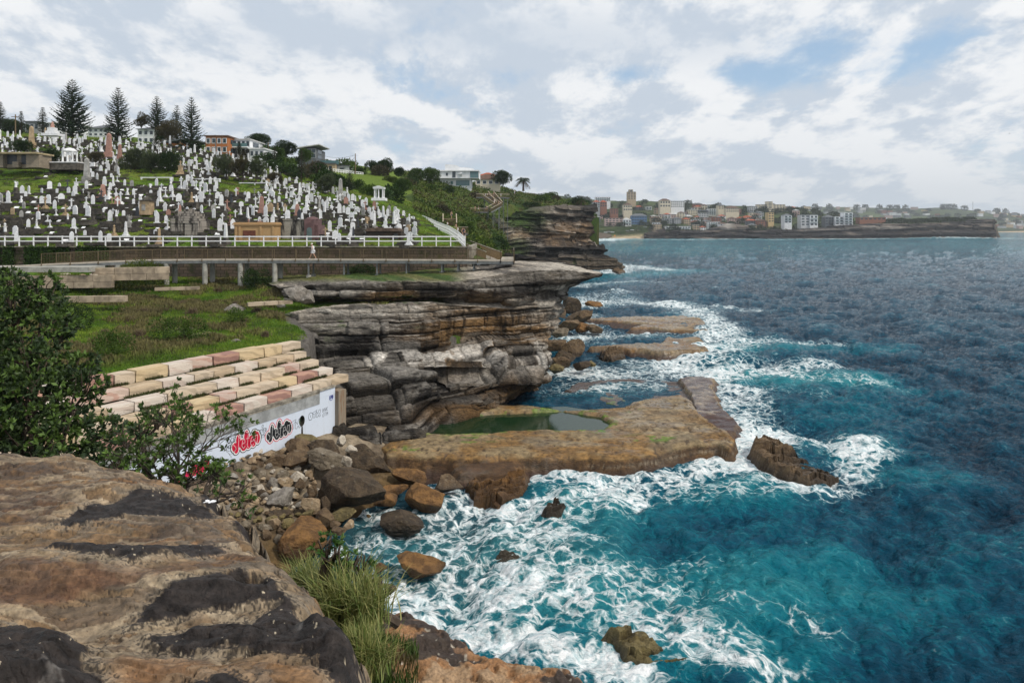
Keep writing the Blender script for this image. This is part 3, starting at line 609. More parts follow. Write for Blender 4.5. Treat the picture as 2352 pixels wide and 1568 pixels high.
for r in q_:
    e = pt(*r[-1]); rows.append([pt(*p) for p in r]+[(e[0]-6, e[1]+25, e[2]), (e[0]-20, e[1]+60, e[2]), (e[0]-40, e[1]+120, e[2])])
G = loft_pts(rows, 300, 620, 2); nrm = gnormal(G); nrm *= (1 if nrm[150, 200][1] < 0 else -1); a_ = G[..., 0]*.9+G[..., 1]*.4
off, crk, lr = strata(a_/3.2, G[..., 2]/3.2, 0, .62, 51); capm = sst(.4, .9, nrm[..., 2]); vx, vy = vxvy(G)
G2 = G+nrm*((off*2.6*(1-.8*capm)+.5*fbm(a_/3, G[..., 2]/1.3, seed=57, oct=5))[..., None]*(1-.5*capm[..., None]))
n1 = fbm(a_/14, G[..., 2]/5, seed=61, oct=5); n2 = fbm(a_/3, G[..., 2]/1.2, seed=63, oct=5)
col = mixc((.040, .036, .033), (.15, .125, .10), sst(-.2, .3, n1+.5*n2))
tz = blobs(vx, vy, [(1300, 535, 45, 26, .9), (1345, 530, 20, 28, .9), (1180, 540, 40, 14, .6), (1270, 545, 30, 24, .8)]); col = mixc(col, (.27, .175, .10), np.clip(tz*(.8+n2), 0, 1))
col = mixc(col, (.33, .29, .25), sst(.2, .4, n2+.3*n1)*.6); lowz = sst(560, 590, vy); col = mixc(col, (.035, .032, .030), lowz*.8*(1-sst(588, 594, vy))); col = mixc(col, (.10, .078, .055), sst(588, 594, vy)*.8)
ga = blobs(vx, vy, [(1190, 500, 60, 30, .8), (1230, 560, 24, 24, .0), (1210, 520, 20, 16, .9), (1176, 590, 30, 40, .7), (1320, 610, 4, 14, .9)]); col = mixc(col, (.05, .085, .02), np.clip(ga*(1+.8*n2), 0, 1))
col = mixc(col, (.06, .09, .025), capm*sst(1365, 1335, vx)*.9)
col = col*(1-.7*crk[..., None])*(1+(.9*(lr-.5))[..., None])
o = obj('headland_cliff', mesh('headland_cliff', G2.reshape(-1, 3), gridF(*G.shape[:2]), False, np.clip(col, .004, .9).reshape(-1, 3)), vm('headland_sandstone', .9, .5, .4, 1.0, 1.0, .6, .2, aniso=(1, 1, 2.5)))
tag(o, 'tall dark banded sandstone headland cliff beyond the boardwalk with a low shelf at its foot', 'cliff')

# ================================================================ terrain sheets (bearing x distance grids of surveyed heights)
class Terr:
    def __init__(s, vxs, ds, T, isz=False):
        s.vx = np.array(vxs, float); s.d = np.array(ds, float); T = np.array(T, float)
        s.z = T if isz else np.where(T > 2000, -3.0, CAMZ-(T-HY)/F_*s.d[:, None])
    def h(s, x, y):
        x = np.asarray(x, float); y = np.asarray(y, float); vx = x/np.maximum(y, .1)*F_+CX
        i = np.clip(np.searchsorted(s.vx, vx)-1, 0, len(s.vx)-2); j = np.clip(np.searchsorted(s.d, y)-1, 0, len(s.d)-2)
        fu = np.clip((vx-s.vx[i])/(s.vx[i+1]-s.vx[i]), 0, 1); fv = np.clip((y-s.d[j])/(s.d[j+1]-s.d[j]), 0, 1)
        fu = fu*fu*(3-2*fu)*.5+fu*.5
        return (s.z[j, i]*(1-fu)+s.z[j, i+1]*fu)*(1-fv)+(s.z[j+1, i]*(1-fu)+s.z[j+1, i+1]*fu)*fv
    def grid(s, nv, nd, v0=None, v1=None, d0=None, d1=None):
        v0 = s.vx[0] if v0 is None else v0; v1 = s.vx[-1] if v1 is None else v1; d0 = s.d[0] if d0 is None else d0; d1 = s.d[-1] if d1 is None else d1
        dd = 1/np.linspace(1/d0, 1/d1, nd); tt = (np.linspace(v0, v1, nv)-CX)/F_
        T, D = np.meshgrid(tt, dd); return T*D, D
S_ = 9999
MID = Terr([860, 900, 950, 1000, 1050, 1100, 1150, 1200, 1250, 1300, 1350, 1376], [78, 100, 130, 160, 200, 240, 262, 278, 284, 330, 420],
 [[580, 580, 580, 582, 590, 598, 606, S_, S_, S_, S_, S_], [550, 550, 548, 560, 572, 582, 600, S_, S_, S_, S_, S_], [505, 505, 508, 520, 545, 565, 590, S_, S_, S_, S_, S_], [465, 468, 470, 490, 518, 545, 580, S_, S_, S_, S_, S_],
  [425, 425, 432, 455, 485, 515, 556, S_, S_, S_, S_, S_], [405, 407, 412, 425, 450, 475, 525, S_, S_, S_, S_, S_], [402, 402, 408, 420, 435, 455, 492, S_, S_, S_, S_, S_], [398, 400, 405, 415, 425, 440, 468, S_, S_, S_, S_, S_], [398, 400, 405, 415, 425, 440, 465, 478, 474, 474, 475, 500],
  [392, 394, 396, 405, 416, 424, 432, 446, 454, 460, 470, 520], [400, 400, 404, 408, 415, 424, 432, 446, 456, 466, 480, 540]])
# cemetery hill (heights in metres)
CEM = Terr([-700, 0, 250, 423, 600, 715, 800, 885, 941, 1050], [78.6, 79.4, 100, 130, 150, 165, 200, 260, 400],
 [[14.7]*10, [14.7]*10, [21, 21, 20.8, 20.4, 19.6, 18.6, 18.2, 17.2, 16.6, 15.2], [30, 30, 29.4, 28.6, 26.4, 23.6, 22.6, 20.8, 19.2, 17.0],
  [37, 36.7, 35.8, 34.3, 31, 27.0, 25.4, 23.4, 22.1, 19], [40, 39.5, 38.5, 36.6, 33, 28.5, 26.6, 24.8, 23.3, 20.5], [46, 45.8, 44, 42, 37.6, 34.3, 32.4, 31.4, 29.3, 24], [52, 50, 48, 46, 44, 42, 41, 39, 36, 30], [60, 56, 54, 50, 48, 46, 46, 44, 40, 34]], True)
for _j, _d in enumerate(CEM.d):
    if _d >= 150:
        for _i in (8, 9):
            hm = float(MID.h((CEM.vx[_i]-CX)/F_*_d, _d)); CEM.z[_j, _i] = hm-.5 if _i == 9 else .5*hm+.5*CEM.z[_j, _i]-.2
def cem_h(x, y): return CEM.h(x, y)
m_ground = vm('turf_and_soil', .95, 2.5, .45, .8, 6.0, .15, .1)
m_fground = vm('distant_scrub_ground', .95, .12, .5, 1.0, .4, 2.0, .1)
X_, Y_ = CEM.grid(620, 420, -700, 1050, 78.6, 400)
# terraced a little, as cemeteries on a hill are
Zc = cem_h(X_, Y_); tr = (Y_-79)/2.9; terr = (np.floor(tr)+sst(.55, .95, tr-np.floor(tr))-tr+.25)*.55*sst(158, 145, Y_)*sst(80, 83, Y_)
Zc = Zc+terr*.8+.12*fbm(X_/2, Y_/2, seed=71)*sst(80, 82, Y_)
n1 = fbm(X_/9, Y_/6, seed=72, oct=5); n2 = fbm(X_/1.2, Y_/1.0, seed=73, oct=4)
col = mixc((.085, .155, .016), (.040, .065, .014), sst(-.1, .3, n2)); col = mixc(col, (.13, .15, .03), sst(.0, .3, n1)*.6); col = mixc(col, (.030, .026, .018), sst(.0, .25, n2-.3*n1)*.75*sst(160, 150, Y_))
vx, vy = vxvy(np.stack([X_, Y_, Zc], -1)); lawn = sst(165, 180, Y_)*sst(690, 740, vx); col = mixc(col, (.105, .155, .022), lawn*.9)
CEMT = (X_, Y_, Zc)
o = obj('cemetery_slope', mesh('cemetery_slope', np.stack([X_, Y_, Zc], -1).reshape(-1, 3), gridF(*X_.shape), True, np.clip(col, .003, .9).reshape(-1, 3)), m_ground); tag(o, kind='structure')
# scrub hill beyond the cemetery
X_, Y_ = MID.grid(360, 360, 860, 1376, 79.5, 420); Zm = MID.h(X_, Y_); Zm = np.where(Zm > 1, Zm+.5*fbm(X_/5, Y_/5, seed=81), Zm)
cut = sst(1040, 1090, X_/Y_*F_+CX)*0
n1 = fbm(X_/9, Y_/9, seed=82, oct=5); n2 = fbm(X_/2, Y_/2, seed=83, oct=4)
col = mixc((.030, .055, .012), (.070, .10, .022), sst(-.2, .25, n1)); col = mixc(col, (.09, .075, .035), sst(.1, .35, n2)*.6)
o = obj('coastal_hill', mesh('coastal_hill', np.stack([X_, Y_, Zm], -1).reshape(-1, 3), gridF(*X_.shape), True, np.clip(col, .003, .9).reshape(-1, 3)), m_ground); tag(o, kind='structure')
# far headland with the suburb, and the far coast
HL = Terr([1140, 1250, 1380, 1410, 1480, 1560, 1650, 1800, 1960, 2050, 2150, 2250, 2284, 2300], [1000, 1042, 1060, 1100, 1150, 1200, 1250, 1300, 1350, 1400, 1500, 1700],
 [[S_]*14, [547, 547, 547, 547, 547, 547, 547, 547, 547, 547, 547, 547, 547, S_],
  [540, 540, 544, 544, 541, 534, 536, 532, 528, 518, 514, 510, 515, S_], [530, 530, 524, 523, 520, 523, 529, 524, 520, 514, 511, 508, 511, S_],
  [516, 514, 515, 514, 512, 514, 522, 515, 514, 511, 508, 507, 510, S_], [505, 500, 508, 508, 505, 506, 511, 507, 509, 510, 508, 507, 512, S_], [495, 486, 498, 503, 500, 500, 502, 498, 505, 510, 509, 509, 514, S_],
  [482, 472, 485, 490, 488, 490, 492, 489, 501, 510, 511, 512, 516, S_], [468, 460, 472, 478, 477, 480, 482, 482, 500, 511, 512, 514, 518, S_], [458, 452, 464, 467, 468, 471, 474, 478, 500, 512, 514, 518, 522, S_],
  [446, 447, 459, 461, 461, 464, 471, 476, 501, 514, 517, 522, 526, S_], [456, 456, 466, 468, 468, 471, 476, 482, 505, 518, 521, 526, 530, S_]])
X_, Y_ = HL.grid(420, 200, 1140, 2300, 1000, 1700); Zh = HL.h(X_, Y_); vx = X_/Y_*F_+CX
Zh = np.where(Zh > .5, Zh+2.0*fbm(X_/22, Y_/16, seed=91, oct=5)*sst(0, 8, Zh), Zh)
n1 = fbm(X_/40, Y_/30, seed=92, oct=5); n2 = fbm(X_/9, Y_/9, seed=93, oct=4)
col = mixc((.028, .045, .014), (.060, .085, .022), sst(-.2, .25, n1)); col = mixc(col, (.10, .085, .06), sst(.1, .4, n2)*.5)
rk = sst(1112, 1080, Y_+22*n2); col = mixc(col, mixc((.035, .030, .027), (.13, .10, .075), sst(-.1, .4, n2)), rk*sst(1480, 1500, vx)); col = mixc(col, (.46, .36, .24), sst(1392, 1412, vx)*sst(1492, 1476, vx)*sst(1075, 1050, Y_-0*n1))
col = mixc(col, (.10, .14, .03), blobs(vx, Y_, [(1640, 1125, 40, 14, .9), (1985, 1130, 30, 20, .9)]))
rdl = blobs(vx, Y_, [(1412, 1220, 7, 60, .9), (1585, 1170, 5, 40, .9)]); col = mixc(col, (.13, .13, .13), rdl)
o = obj('far_headland', mesh('far_headland', np.stack([X_, Y_, Zh], -1).reshape(-1, 3), gridF(*X_.shape), True, np.clip(col, .003, .9).reshape(-1, 3)), m_fground); tag(o, kind='structure')
# the headland's low cliffs
f_ = []
topv = [(1480, 531), (1530, 530), (1570, 531), (1620, 528), (1650, 525), (1670, 517), (1700, 518), (1730, 527), (1800, 527), (1870, 522), (1960, 516), (2050, 516), (2150, 510), (2250, 507), (2276, 508), (2290, 510)]
def hc(k, dd, dy): return [pt(a, b*(1-k)+547.5*k+dy, 1046-14*k+dd) for a, b in topv]
rows = [[pt(a, b-1, 1080) for a, b in topv], hc(0, 3, 0), hc(.3, -1, 0), hc(.45, 4, 0), hc(.7, -4, 0), hc(.85, 0, 0), hc(.9, -10, 0), hc(1.0, -14, 0), hc(1.15, -14, 0)]
for r in rows: e = r[-1]; r += [(e[0]-4, e[1]+60, e[2]), (e[0]-30, e[1]+240, e[2])]
G = loft_pts(rows, 90, 900, 1); nrm = gnormal(G); nrm *= (1 if nrm[45, 300][1] < 0 else -1); a_ = G[..., 0]+G[..., 1]*.3
off, crk, lr = strata(a_/9, G[..., 2]/6, 0, .62, 71); G2 = G+nrm*(off*4)[..., None]
n1 = fbm(a_/60, G[..., 2]/6, seed=95, oct=5); n2 = fbm(a_/14, G[..., 2]/2, seed=96, oct=4)
col = mixc((.025, .022, .021), (.14, .115, .095), sst(-.1, .4, n1+.6*n2)); col *= (1-.6*crk[..., None]); vx, vy = vxvy(G); col = mixc(col, (.30, .27, .24), blobs(vx, vy, [(1670, 520, 14, 8, .9), (1900, 525, 60, 3, .5), (2040, 522, 60, 3, .5)]))
o = obj('far_cliff', mesh('far_cliff', G2.reshape(-1, 3), gridF(*G.shape[:2]), False, np.clip(col, .004, .9).reshape(-1, 3)), vm('far_sandstone', .9, .1, .4, .6, .2, 2, .2)); tag(o, 'long low dark layered cliff running to the point of the far headland', 'cliff')
FC = Terr([1500, 1700, 1850, 2000, 2100, 2178, 2250, 2300, 2352, 2600, 3000], [2300, 2380, 2450, 2650, 2900, 3200, 3600, 4500],
 [[S_]*11, [S_, S_, S_, S_, S_, S_, 533, 532.6, 532.4, 532, 532], [534, 534, 534, 534, 533, 532, 531.5, 531, 530, 530, 530], [515, 515, 515, 515, 515, 512, 514, 516, 518, 520, 522], [500, 498, 496, 496, 498, 494, 500, 502, 506, 510, 514],
  [488, 484, 482, 484, 485, 482, 488, 492, 497, 504, 510], [480, 476, 475, 476, 478, 476, 484, 488, 494, 502, 508], [490, 486, 484, 484, 486, 486, 492, 496, 500, 506, 510]])
X_, Y_ = FC.grid(260, 120); Zf = FC.h(X_, Y_); Zf = np.where(Zf > .5, Zf+4*fbm(X_/70, Y_/60, seed=101, oct=5)*sst(0, 15, Zf), Zf); n1 = fbm(X_/90, Y_/70, seed=102, oct=5)
col = mixc((.035, .05, .02), (.075, .10, .03), sst(-.2, .3, n1)); col = mixc(col, (.50, .38, .25), sst(2462, 2440, Y_))
o = obj('far_coast', mesh('far_coast', np.stack([X_, Y_, Zf], -1).reshape(-1, 3), gridF(*X_.shape), True, np.clip(col, .003, .9).reshape(-1, 3)), m_fground); tag(o, kind='structure')
# ---------------------------------------------------------------- gully below the boardwalk
Wa, Wb = np.array((-18.2, 38.6)), np.array((-12.8, 49.4)); Ta, Tb = np.array((-24.2, 40.8)), np.array((-16.7, 52.8))
Wd = (Wb-Wa)/np.linalg.norm(Wb-Wa); Td = (Tb-Ta)/np.linalg.norm(Tb-Ta)
GUL = Terr([-500, 0, 130, 250, 400, 550, 680, 780, 1180], [36, 41, 44, 46, 50, 54, 58, 62, 66, 70, 74, 79.5],
 [[930, 920, 920, 920, 930, 950, 960, 960, 960], [850, 850, 853, 862, 870, 900, 930, 930, 930], [825, 825, 826, 834, 840, 870, 890, 890, 890], [800, 800, 803, 812, 820, 840, 860, 870, 870], [768, 768, 770, 782, 796, 795, 815, 840, 840],
  [742, 742, 745, 756, 768, 775, 775, 800, 800], [716, 716, 720, 732, 742, 748, 752, 765, 765], [694, 694, 698, 710, 718, 724, 728, 732, 732], [672, 672, 676, 688, 696, 700, 702, 702, 700], [652, 652, 656, 664, 673, 678, 678, 672, 668],
  [630, 630, 634, 641, 652, 656, 655, 650, 648], [608, 608, 616, 626, 636, 640, 640, 636, 634]])
def gul_h(x, y):
    z = GUL.h(x, y); x = np.asarray(x, float); y = np.asarray(y, float)
    # ground falls under the stepped blocks towards the sea wall, then drops to the shore
    dt = (x-Ta[0])*Td[1]-(y-Ta[1])*Td[0]; dw = (x-Wa[0])*Wd[1]-(y-Wa[1])*Wd[0]
    step = 8.0-np.clip(dt, 0, 50)*.50
    z = np.where(dt > 0, np.minimum(z, np.maximum(step, 4.7)), z)
    z = np.where(dw > -.3, -3.0, z)
    vx = x/np.maximum(y, 1)*F_+CX; lim = np.interp(y, [44, 50, 52.5, 54, 57, 60, 62, 64, 66], [700, 772, 706, 712, 722, 690, 680, 720, 1300])
    return np.where(vx > lim, np.minimum(z, np.maximum(z-(vx-lim)*.4, -3)), z)
xs_, ys_ = np.meshgrid(np.linspace(-62, 2, 430), np.linspace(36, 79.6, 330)); Zg = gul_h(xs_, ys_)
n1 = fbm(xs_/4, ys_/3, seed=111, oct=5); n2 = fbm(xs_/.8, ys_/.7, seed=112, oct=4); Zg = Zg+(.30*n1+.10*n2)*sst(-4, 0, Zg-4)
col = mixc((.065, .125, .014), (.050, .065, .018), sst(-.15, .2, n1)); col = mixc(col, (.075, .12, .015), sst(.1, .3, n2)*.7); _dt = -((xs_-Ta[0])*Td[1]-(ys_-Ta[1])*Td[0]); col = mixc(col, (.095, .065, .04), sst(.05, .3, fbm(xs_/3, ys_/2.2, seed=114))*.7*sst(2, 5, _dt))
vx, vy = vxvy(np.stack([xs_, ys_, Zg], -1)); rub = blobs(vx, vy, [(400, 745, 60, 14, .8), (250, 655, 60, 8, .7), (470, 770, 40, 10, .5)]); col = mixc(col, (.28, .22, .16), np.clip(rub*(.8+n2), 0, 1)); col = mixc(col, (.10, .09, .08), sst(-34, -14, vx-np.interp(ys_, [44, 50, 52.5, 54, 57, 60, 62, 64, 66], [700, 772, 706, 712, 722, 690, 680, 720, 1300])))
o = obj('gully_ground', mesh('gully_ground', np.stack([xs_, ys_, Zg], -1).reshape(-1, 3), gridF(*xs_.shape), True, np.clip(col, .003, .9).reshape(-1, 3)), m_ground); tag(o, kind='structure')
GULG = (xs_, ys_, Zg)
# ground under the shrubs between the ledge and the steps, and the stony shore
def near_h(x, y):
    x = np.asarray(x, float); y = np.asarray(y, float)
    z = np.interp(y, [3, 7, 12, 20, 30, 38, 50], [12.6, 12.2, 10.6, 7.6, 5.2, 4.0, 4.0]); edge = np.interp(y, [3, 7, 12, 20, 30, 38, 50], [-1.2, -3.2, -6.5, -13, -22.5, -26, -32])
    return z-np.clip((x-edge)*3.0, 0, 20)
def pile_h(x, y):
    x = np.asarray(x, float); y = np.asarray(y, float); dw = (x-Wa[0])*Wd[1]-(y-Wa[1])*Wd[0]
    z = 2.7-.38*np.clip(dw, 0, 30)-.05*(y-40)*(y > 44); e = np.clip((x+8.0-(y-40)*.25), 0, 9)
    return z-e*.35+.0
xs_, ys_ = np.meshgrid(np.linspace(-40, 3, 330), np.linspace(2.5, 38.6, 280)); n1 = fbm(xs_/2, ys_/2, seed=121, oct=5); Zn = near_h(xs_, ys_)
Zn = Zn+.15*n1
col = mixc((.035, .045, .015), (.07, .055, .035), sst(-.2, .2, n1)); _ed = np.interp(ys_, [3, 7, 12, 20, 30, 38, 50], [-1.2, -3.2, -6.5, -13, -22.5, -26, -32]); col = mixc(col, (.13, .085, .05), sst(-.3, .5, xs_-_ed))
o = obj('bank', mesh('bank', np.stack([xs_, ys_, Zn], -1).reshape(-1, 3), gridF(*xs_.shape), True, np.clip(col, .003, .9).reshape(-1, 3)), m_ground); tag(o, kind='structure'); o.name = 'ground'
xs_, ys_ = np.meshgrid(np.linspace(-26, 1, 280), np.linspace(24, 53, 320)); n1 = fbm(xs_/1.2, ys_/1.2, seed=124, oct=5); dw = (xs_-Wa[0])*Wd[1]-(ys_-Wa[1])*Wd[0]
Zp = np.where(dw > -.25, pile_h(xs_, ys_), -3)+.14*n1; col = mixc((.13, .10, .07), (.25, .20, .14), sst(-.2, .3, n1)); col = mixc(col, (.10, .065, .03), sst(1.0, .2, Zp))
o = obj('shore', mesh('shore', np.stack([xs_, ys_, Zp], -1).reshape(-1, 3), gridF(*xs_.shape), True, col.reshape(-1, 3)), m_ground); tag(o, kind='structure')

# ================================================================ wave-cut platform with its pool
def w2(l, z): return [gd(a, b, z)[:2] for a, b in l]
main = w2([(870, 1000), (890, 1040), (1000, 1043), (1100, 1048), (1200, 1042), (1300, 1046), (1400, 1048), (1500, 1036), (1590, 1014), (1650, 1012), (1672, 1022), (1684, 1000), (1650, 968), (1610, 950), (1595, 925), (1560, 900), (1480, 912), (1420, 930), (1330, 938), (1270, 936), (1200, 925), (1100, 925), (980, 930), (860, 960)], 1.3)
lip = w2([(1560, 868), (1600, 860), (1640, 868), (1632, 890), (1650, 930), (1690, 968), (1688, 985), (1650, 1005), (1600, 950), (1590, 900)], .55)
lobe = w2([(1040, 1066), (1090, 1048), (1160, 1035), (1200, 1052), (1205, 1075), (1130, 1082), (1060, 1078)], .95)
back = w2([(1330, 870), (1450, 862), (1560, 870), (1600, 900), (1560, 930), (1440, 930), (1360, 905), (1300, 890)], .35)
pool = w2([(955, 985), (985, 970), (1060, 955), (1130, 950), (1200, 948), (1290, 944), (1380, 955), (1405, 972), (1390, 990), (1300, 992), (1180, 992), (1130, 1002), (1060, 1004), (985, 1003)], 1.0)
pool2 = w2([(1240, 900), (1300, 888), (1400, 905), (1440, 925), (1400, 938), (1300, 942), (1200, 935)], .9)
s1p = w2([(1355, 791), (1422, 792), (1511, 800), (1600, 800), (1624, 793), (1574, 778), (1536, 768), (1520, 782), (1416, 786)], 1.0)
s2p = w2([(1340, 724), (1422, 721), (1485, 719), (1568, 718), (1606, 724), (1631, 748), (1622, 753), (1549, 750), (1495, 744), (1450, 745), (1495, 735), (1420, 730)], 1.0)
s3p = w2([(1535, 775), (1600, 768), (1612, 776), (1570, 780)], .7)
gx, gy = np.meshgrid(np.linspace(-12, 42, 560), np.concatenate([np.linspace(41, 62, 330), np.linspace(62.1, 150, 330)]))
wx_ = gx+.35*fbm(gx/1.6, gy/1.6, seed=131)+.1*fbm(gx/.4, gy/.4, seed=132); wy_ = gy+.35*fbm(gx/1.6, gy/1.6, seed=133)+.1*fbm(gx/.4, gy/.4, seed=134)
n1 = fbm(gx/3, gy/2, seed=135, oct=5); n2 = fbm(gx/.7, gy/.5, seed=136, oct=5)
Zq = np.full(gx.shape, -1.5); fl = lambda s, zt, k, und=.0: np.where(s > 0, zt+.0*s, zt-np.minimum(k*(-s)**.9, 4))
sm = polysd(wx_, wy_, main); sl = polysd(wx_, wy_, lip); so = polysd(wx_, wy_, lobe); sb = polysd(wx_, wy_, back); sp1 = polysd(wx_, wy_, s1p); sp2 = polysd(wx_, wy_, s2p); sp3 = polysd(wx_, wy_, s3p)
spool = polysd(wx_, wy_, pool)
top = 1.28+.10*n1+.05*n2-.16*np.exp(-(np.clip(sm, 0, 9)/.35)**2)
Zq = np.maximum.reduce([fl(sm, top, 2.3), fl(sl, .55+.18*n1+.08*n2, 1.2), fl(so, .95+.1*n1-.25*np.exp(-(np.clip(so, 0, 9)/.5)**2), 1.6), fl(sb, .02+.18*n1+.10*n2, .5), fl(sp1, .75+.16*n2+.1*n1, 1.3), fl(sp2, .5+.18*n2+.15*n1, .9), fl(sp3, .5+.1*n2, 1)])
stp = .25*sst(.0, .1, fbm(gx/6, gy/2.5, seed=137)); Zq -= stp*(sm > .6)*.45
Zq = np.where(sm > 0, Zq-.65*sst(-.15, .5, spool), Zq)
ora, tn_, dkb, crm = (.30, .165, .050), (.30, .215, .11), (.055, .030, .017), (.36, .29, .19)
col = mixc(ora, tn_, sst(-.2, .2, n1)); vx, vy = vxvy(np.stack([gx, gy, Zq], -1)); col = mixc(col, crm, blobs(vx, vy, [(1470, 965, 140, 36, .95), (1560, 990, 80, 20, .6), (1420, 915, 60, 12, .5)])*(.8+.6*n2))
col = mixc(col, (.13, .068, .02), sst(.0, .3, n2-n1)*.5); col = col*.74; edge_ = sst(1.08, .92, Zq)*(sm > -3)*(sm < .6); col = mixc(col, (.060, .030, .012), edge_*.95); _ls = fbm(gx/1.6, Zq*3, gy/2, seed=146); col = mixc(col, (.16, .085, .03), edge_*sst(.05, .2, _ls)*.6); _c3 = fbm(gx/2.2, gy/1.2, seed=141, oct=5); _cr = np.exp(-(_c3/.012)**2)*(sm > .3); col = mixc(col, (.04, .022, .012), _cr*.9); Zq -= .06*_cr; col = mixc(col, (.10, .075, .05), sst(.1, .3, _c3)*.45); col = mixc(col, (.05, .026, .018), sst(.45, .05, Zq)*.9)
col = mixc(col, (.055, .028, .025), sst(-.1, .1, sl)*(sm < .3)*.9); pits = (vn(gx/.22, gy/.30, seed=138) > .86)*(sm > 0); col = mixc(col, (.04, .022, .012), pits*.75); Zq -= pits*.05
alg = sst(.08, .25, n2+.3*n1)*np.exp(-(np.clip(np.abs(spool+.1), 0, 9)/.45)**2)*(sm > 0); col = mixc(col, (.10, .17, .012), alg*.9)
al2 = sst(.1, .3, n2)*blobs(vx, vy, [(1500, 1005, 60, 8, 1), (1080, 1008, 60, 8, .8), (940, 1030, 40, 8, .8), (1410, 920, 30, 8, 1), (1450, 940, 20, 6, .8), (1380, 985, 30, 10, 1)]); col = mixc(col, (.09, .17, .012), np.clip(al2, 0, 1))
col = mixc(col, (.10, .12, .018), sst(.1, .6, spool)*.9); sand = blobs(vx, vy, [(1005, 990, 50, 14, 1)]); col = mixc(col, (.36, .25, .14), sand*(spool > 0))
cr_ = np.exp(-((Zq-.62)/.05)**2)*sst(1300, 1400, vx)*sst(.3, -.1, sm); col = mixc(col, (.42, .34, .24), cr_*.55*(.6+n2))
wet = sst(.1, .3, fbm(gx/3, gy/1.5, seed=139))
m_plat = bpy.data.materials.new('wet_platform_rock'); use(m_plat); a = N('ShaderNodeAttribute'); a.attribute_name = 'Col'; v = objvec((1, 1, 2))
k = MR(NOI(v, 2.2, 10, .70), .32, .68, .38, 1.5, 'LINEAR'); mm = N('ShaderNodeVectorMath', operation='SCALE'); L(a.outputs['Color'], mm.inputs[0]); L(k, mm.inputs['Scale'])
rg = MR(a.outputs['Alpha'], 0, 1, .8, .13); out(pbsdf(mm.outputs[0], rg, .4, bump(NOI(v, 5, 8, .62), .9, .10)))
o = obj('rock_platform', mesh('rock_platform', np.stack([gx, gy, Zq], -1).reshape(-1, 3), gridF(*gx.shape), True, np.concatenate([np.clip(col, .003, .9).reshape(-1, 3), np.clip(sst(.05, .25, fbm(gx/2.5, gy/1.3, seed=142))*.6+blobs(vx, vy, [(1420, 900, 180, 32, 1), (1330, 925, 100, 16, 1), (1480, 800, 160, 60, .8), (1450, 735, 200, 30, .9), (1600, 890, 60, 60, .8)]), 0, 1).reshape(-1, 1)], 1)), m_plat)
tag(o, 'flat ochre wave-cut rock platform holding the green pool at the foot of the cliff', 'rock platform')
m_pool = bpy.data.materials.new('pool_water'); use(m_pool); v = objvec(); g_ = pbsdf((.012, .034, .014), .03, 1.0, bump(NOI(v, 5, 4, .5), .12, .03), IOR=1.33)
tr_ = N('ShaderNodeBsdfTransparent'); tr_.inputs[0].default_value = (.35, .55, .25, 1); x_ = N('ShaderNodeMixShader'); x_.inputs[0].default_value = .75; L(tr_.outputs[0], x_.inputs[1]); L(g_, x_.inputs[2]); out(x_.outputs[0])
pv_ = [(*p, 0.98) for p in w2([(930, 1008), (950, 960), (1130, 938), (1300, 932), (1420, 950), (1430, 975), (1400, 1000), (1180, 1008)], 1.0)]
cxy = np.mean(pv_, axis=0); o = obj('rock_pool', mesh('rock_pool', pv_+[tuple(cxy)], np.array([(len(pv_), i, (i+1) % len(pv_)) for i in range(len(pv_))])), m_pool); tag(o, kind='structure'); o.name = 'pool_water'
# ================================================================ sea wall with graffiti
RZW = math.atan2(Wd[1], Wd[0])
s_r, s_l = 12.05, -17.0                       # distances along the wall from Wa: right end, left end
def wallp(s, z, o=0.0):                       # point on the wall face, o metres proud of it
    n = np.array((Wd[1], -Wd[0])); p = Wa+Wd*s+n*o; return (float(p[0]), float(p[1]), z)
sw = thing('sea_wall', 'long white painted concrete sea wall with graffiti and a round drain hole', 'wall', wallp(0, 0), RZW)
m_white = bpy.data.materials.new('painted_concrete'); use(m_white); v = objvec((1, 1, 1)); vd = objvec((1.3, 1, .12))
c_ = MIX(MR(NOI(vd, 1.6, 6, .6), .55, .75, 0, .35), (.60, .66, .76), (.40, .42, .42)); c_ = MIX(MR(NOI(v, 3, 9, .75), .55, .72, 0, .55), c_, (.36, .37, .36))
out(pbsdf(c_, .75, .3, bump(NOI(v, 14, 5, .6), .2, .02)))
m_conc = pm('grey_concrete', (.33, .34, .34), .9, .3, 1.2, .4, 12); m_cap = pm('old_cap_stone', (.30, .27, .22), .95, .5, 2.0, .8, 9)
m_rust = bpy.data.materials.new('rust_streaked_render'); use(m_rust); v = objvec((4, 1, .35)); out(pbsdf(MIX(MR(NOI(v, 1.8, 6, .65), .45, .68), (.25, .21, .16), (.20, .09, .035)), .85, .2))
def wl(s0, s1, z0, z1, t0, t1, mb):           # slab in wall coordinates: x along, y outwards is -
    return mb.box(((s0+s1)/2, (-t0-t1)/2, (z0+z1)/2), (s1-s0, abs(t1-t0), z1-z0))
HS, HZ, HR = 8.75, 3.85, .27                  # drain hole
b = MB(); wl(s_l, HS-.5, 0, 5.0, -1.0, 0, b); wl(HS+.5, s_r, 0, 5.0, -1.0, 0, b); wl(HS-.5, HS+.5, 0, HZ-.5, -1, 0, b); wl(HS-.5, HS+.5, HZ+.5, 5.0, -1, 0, b)
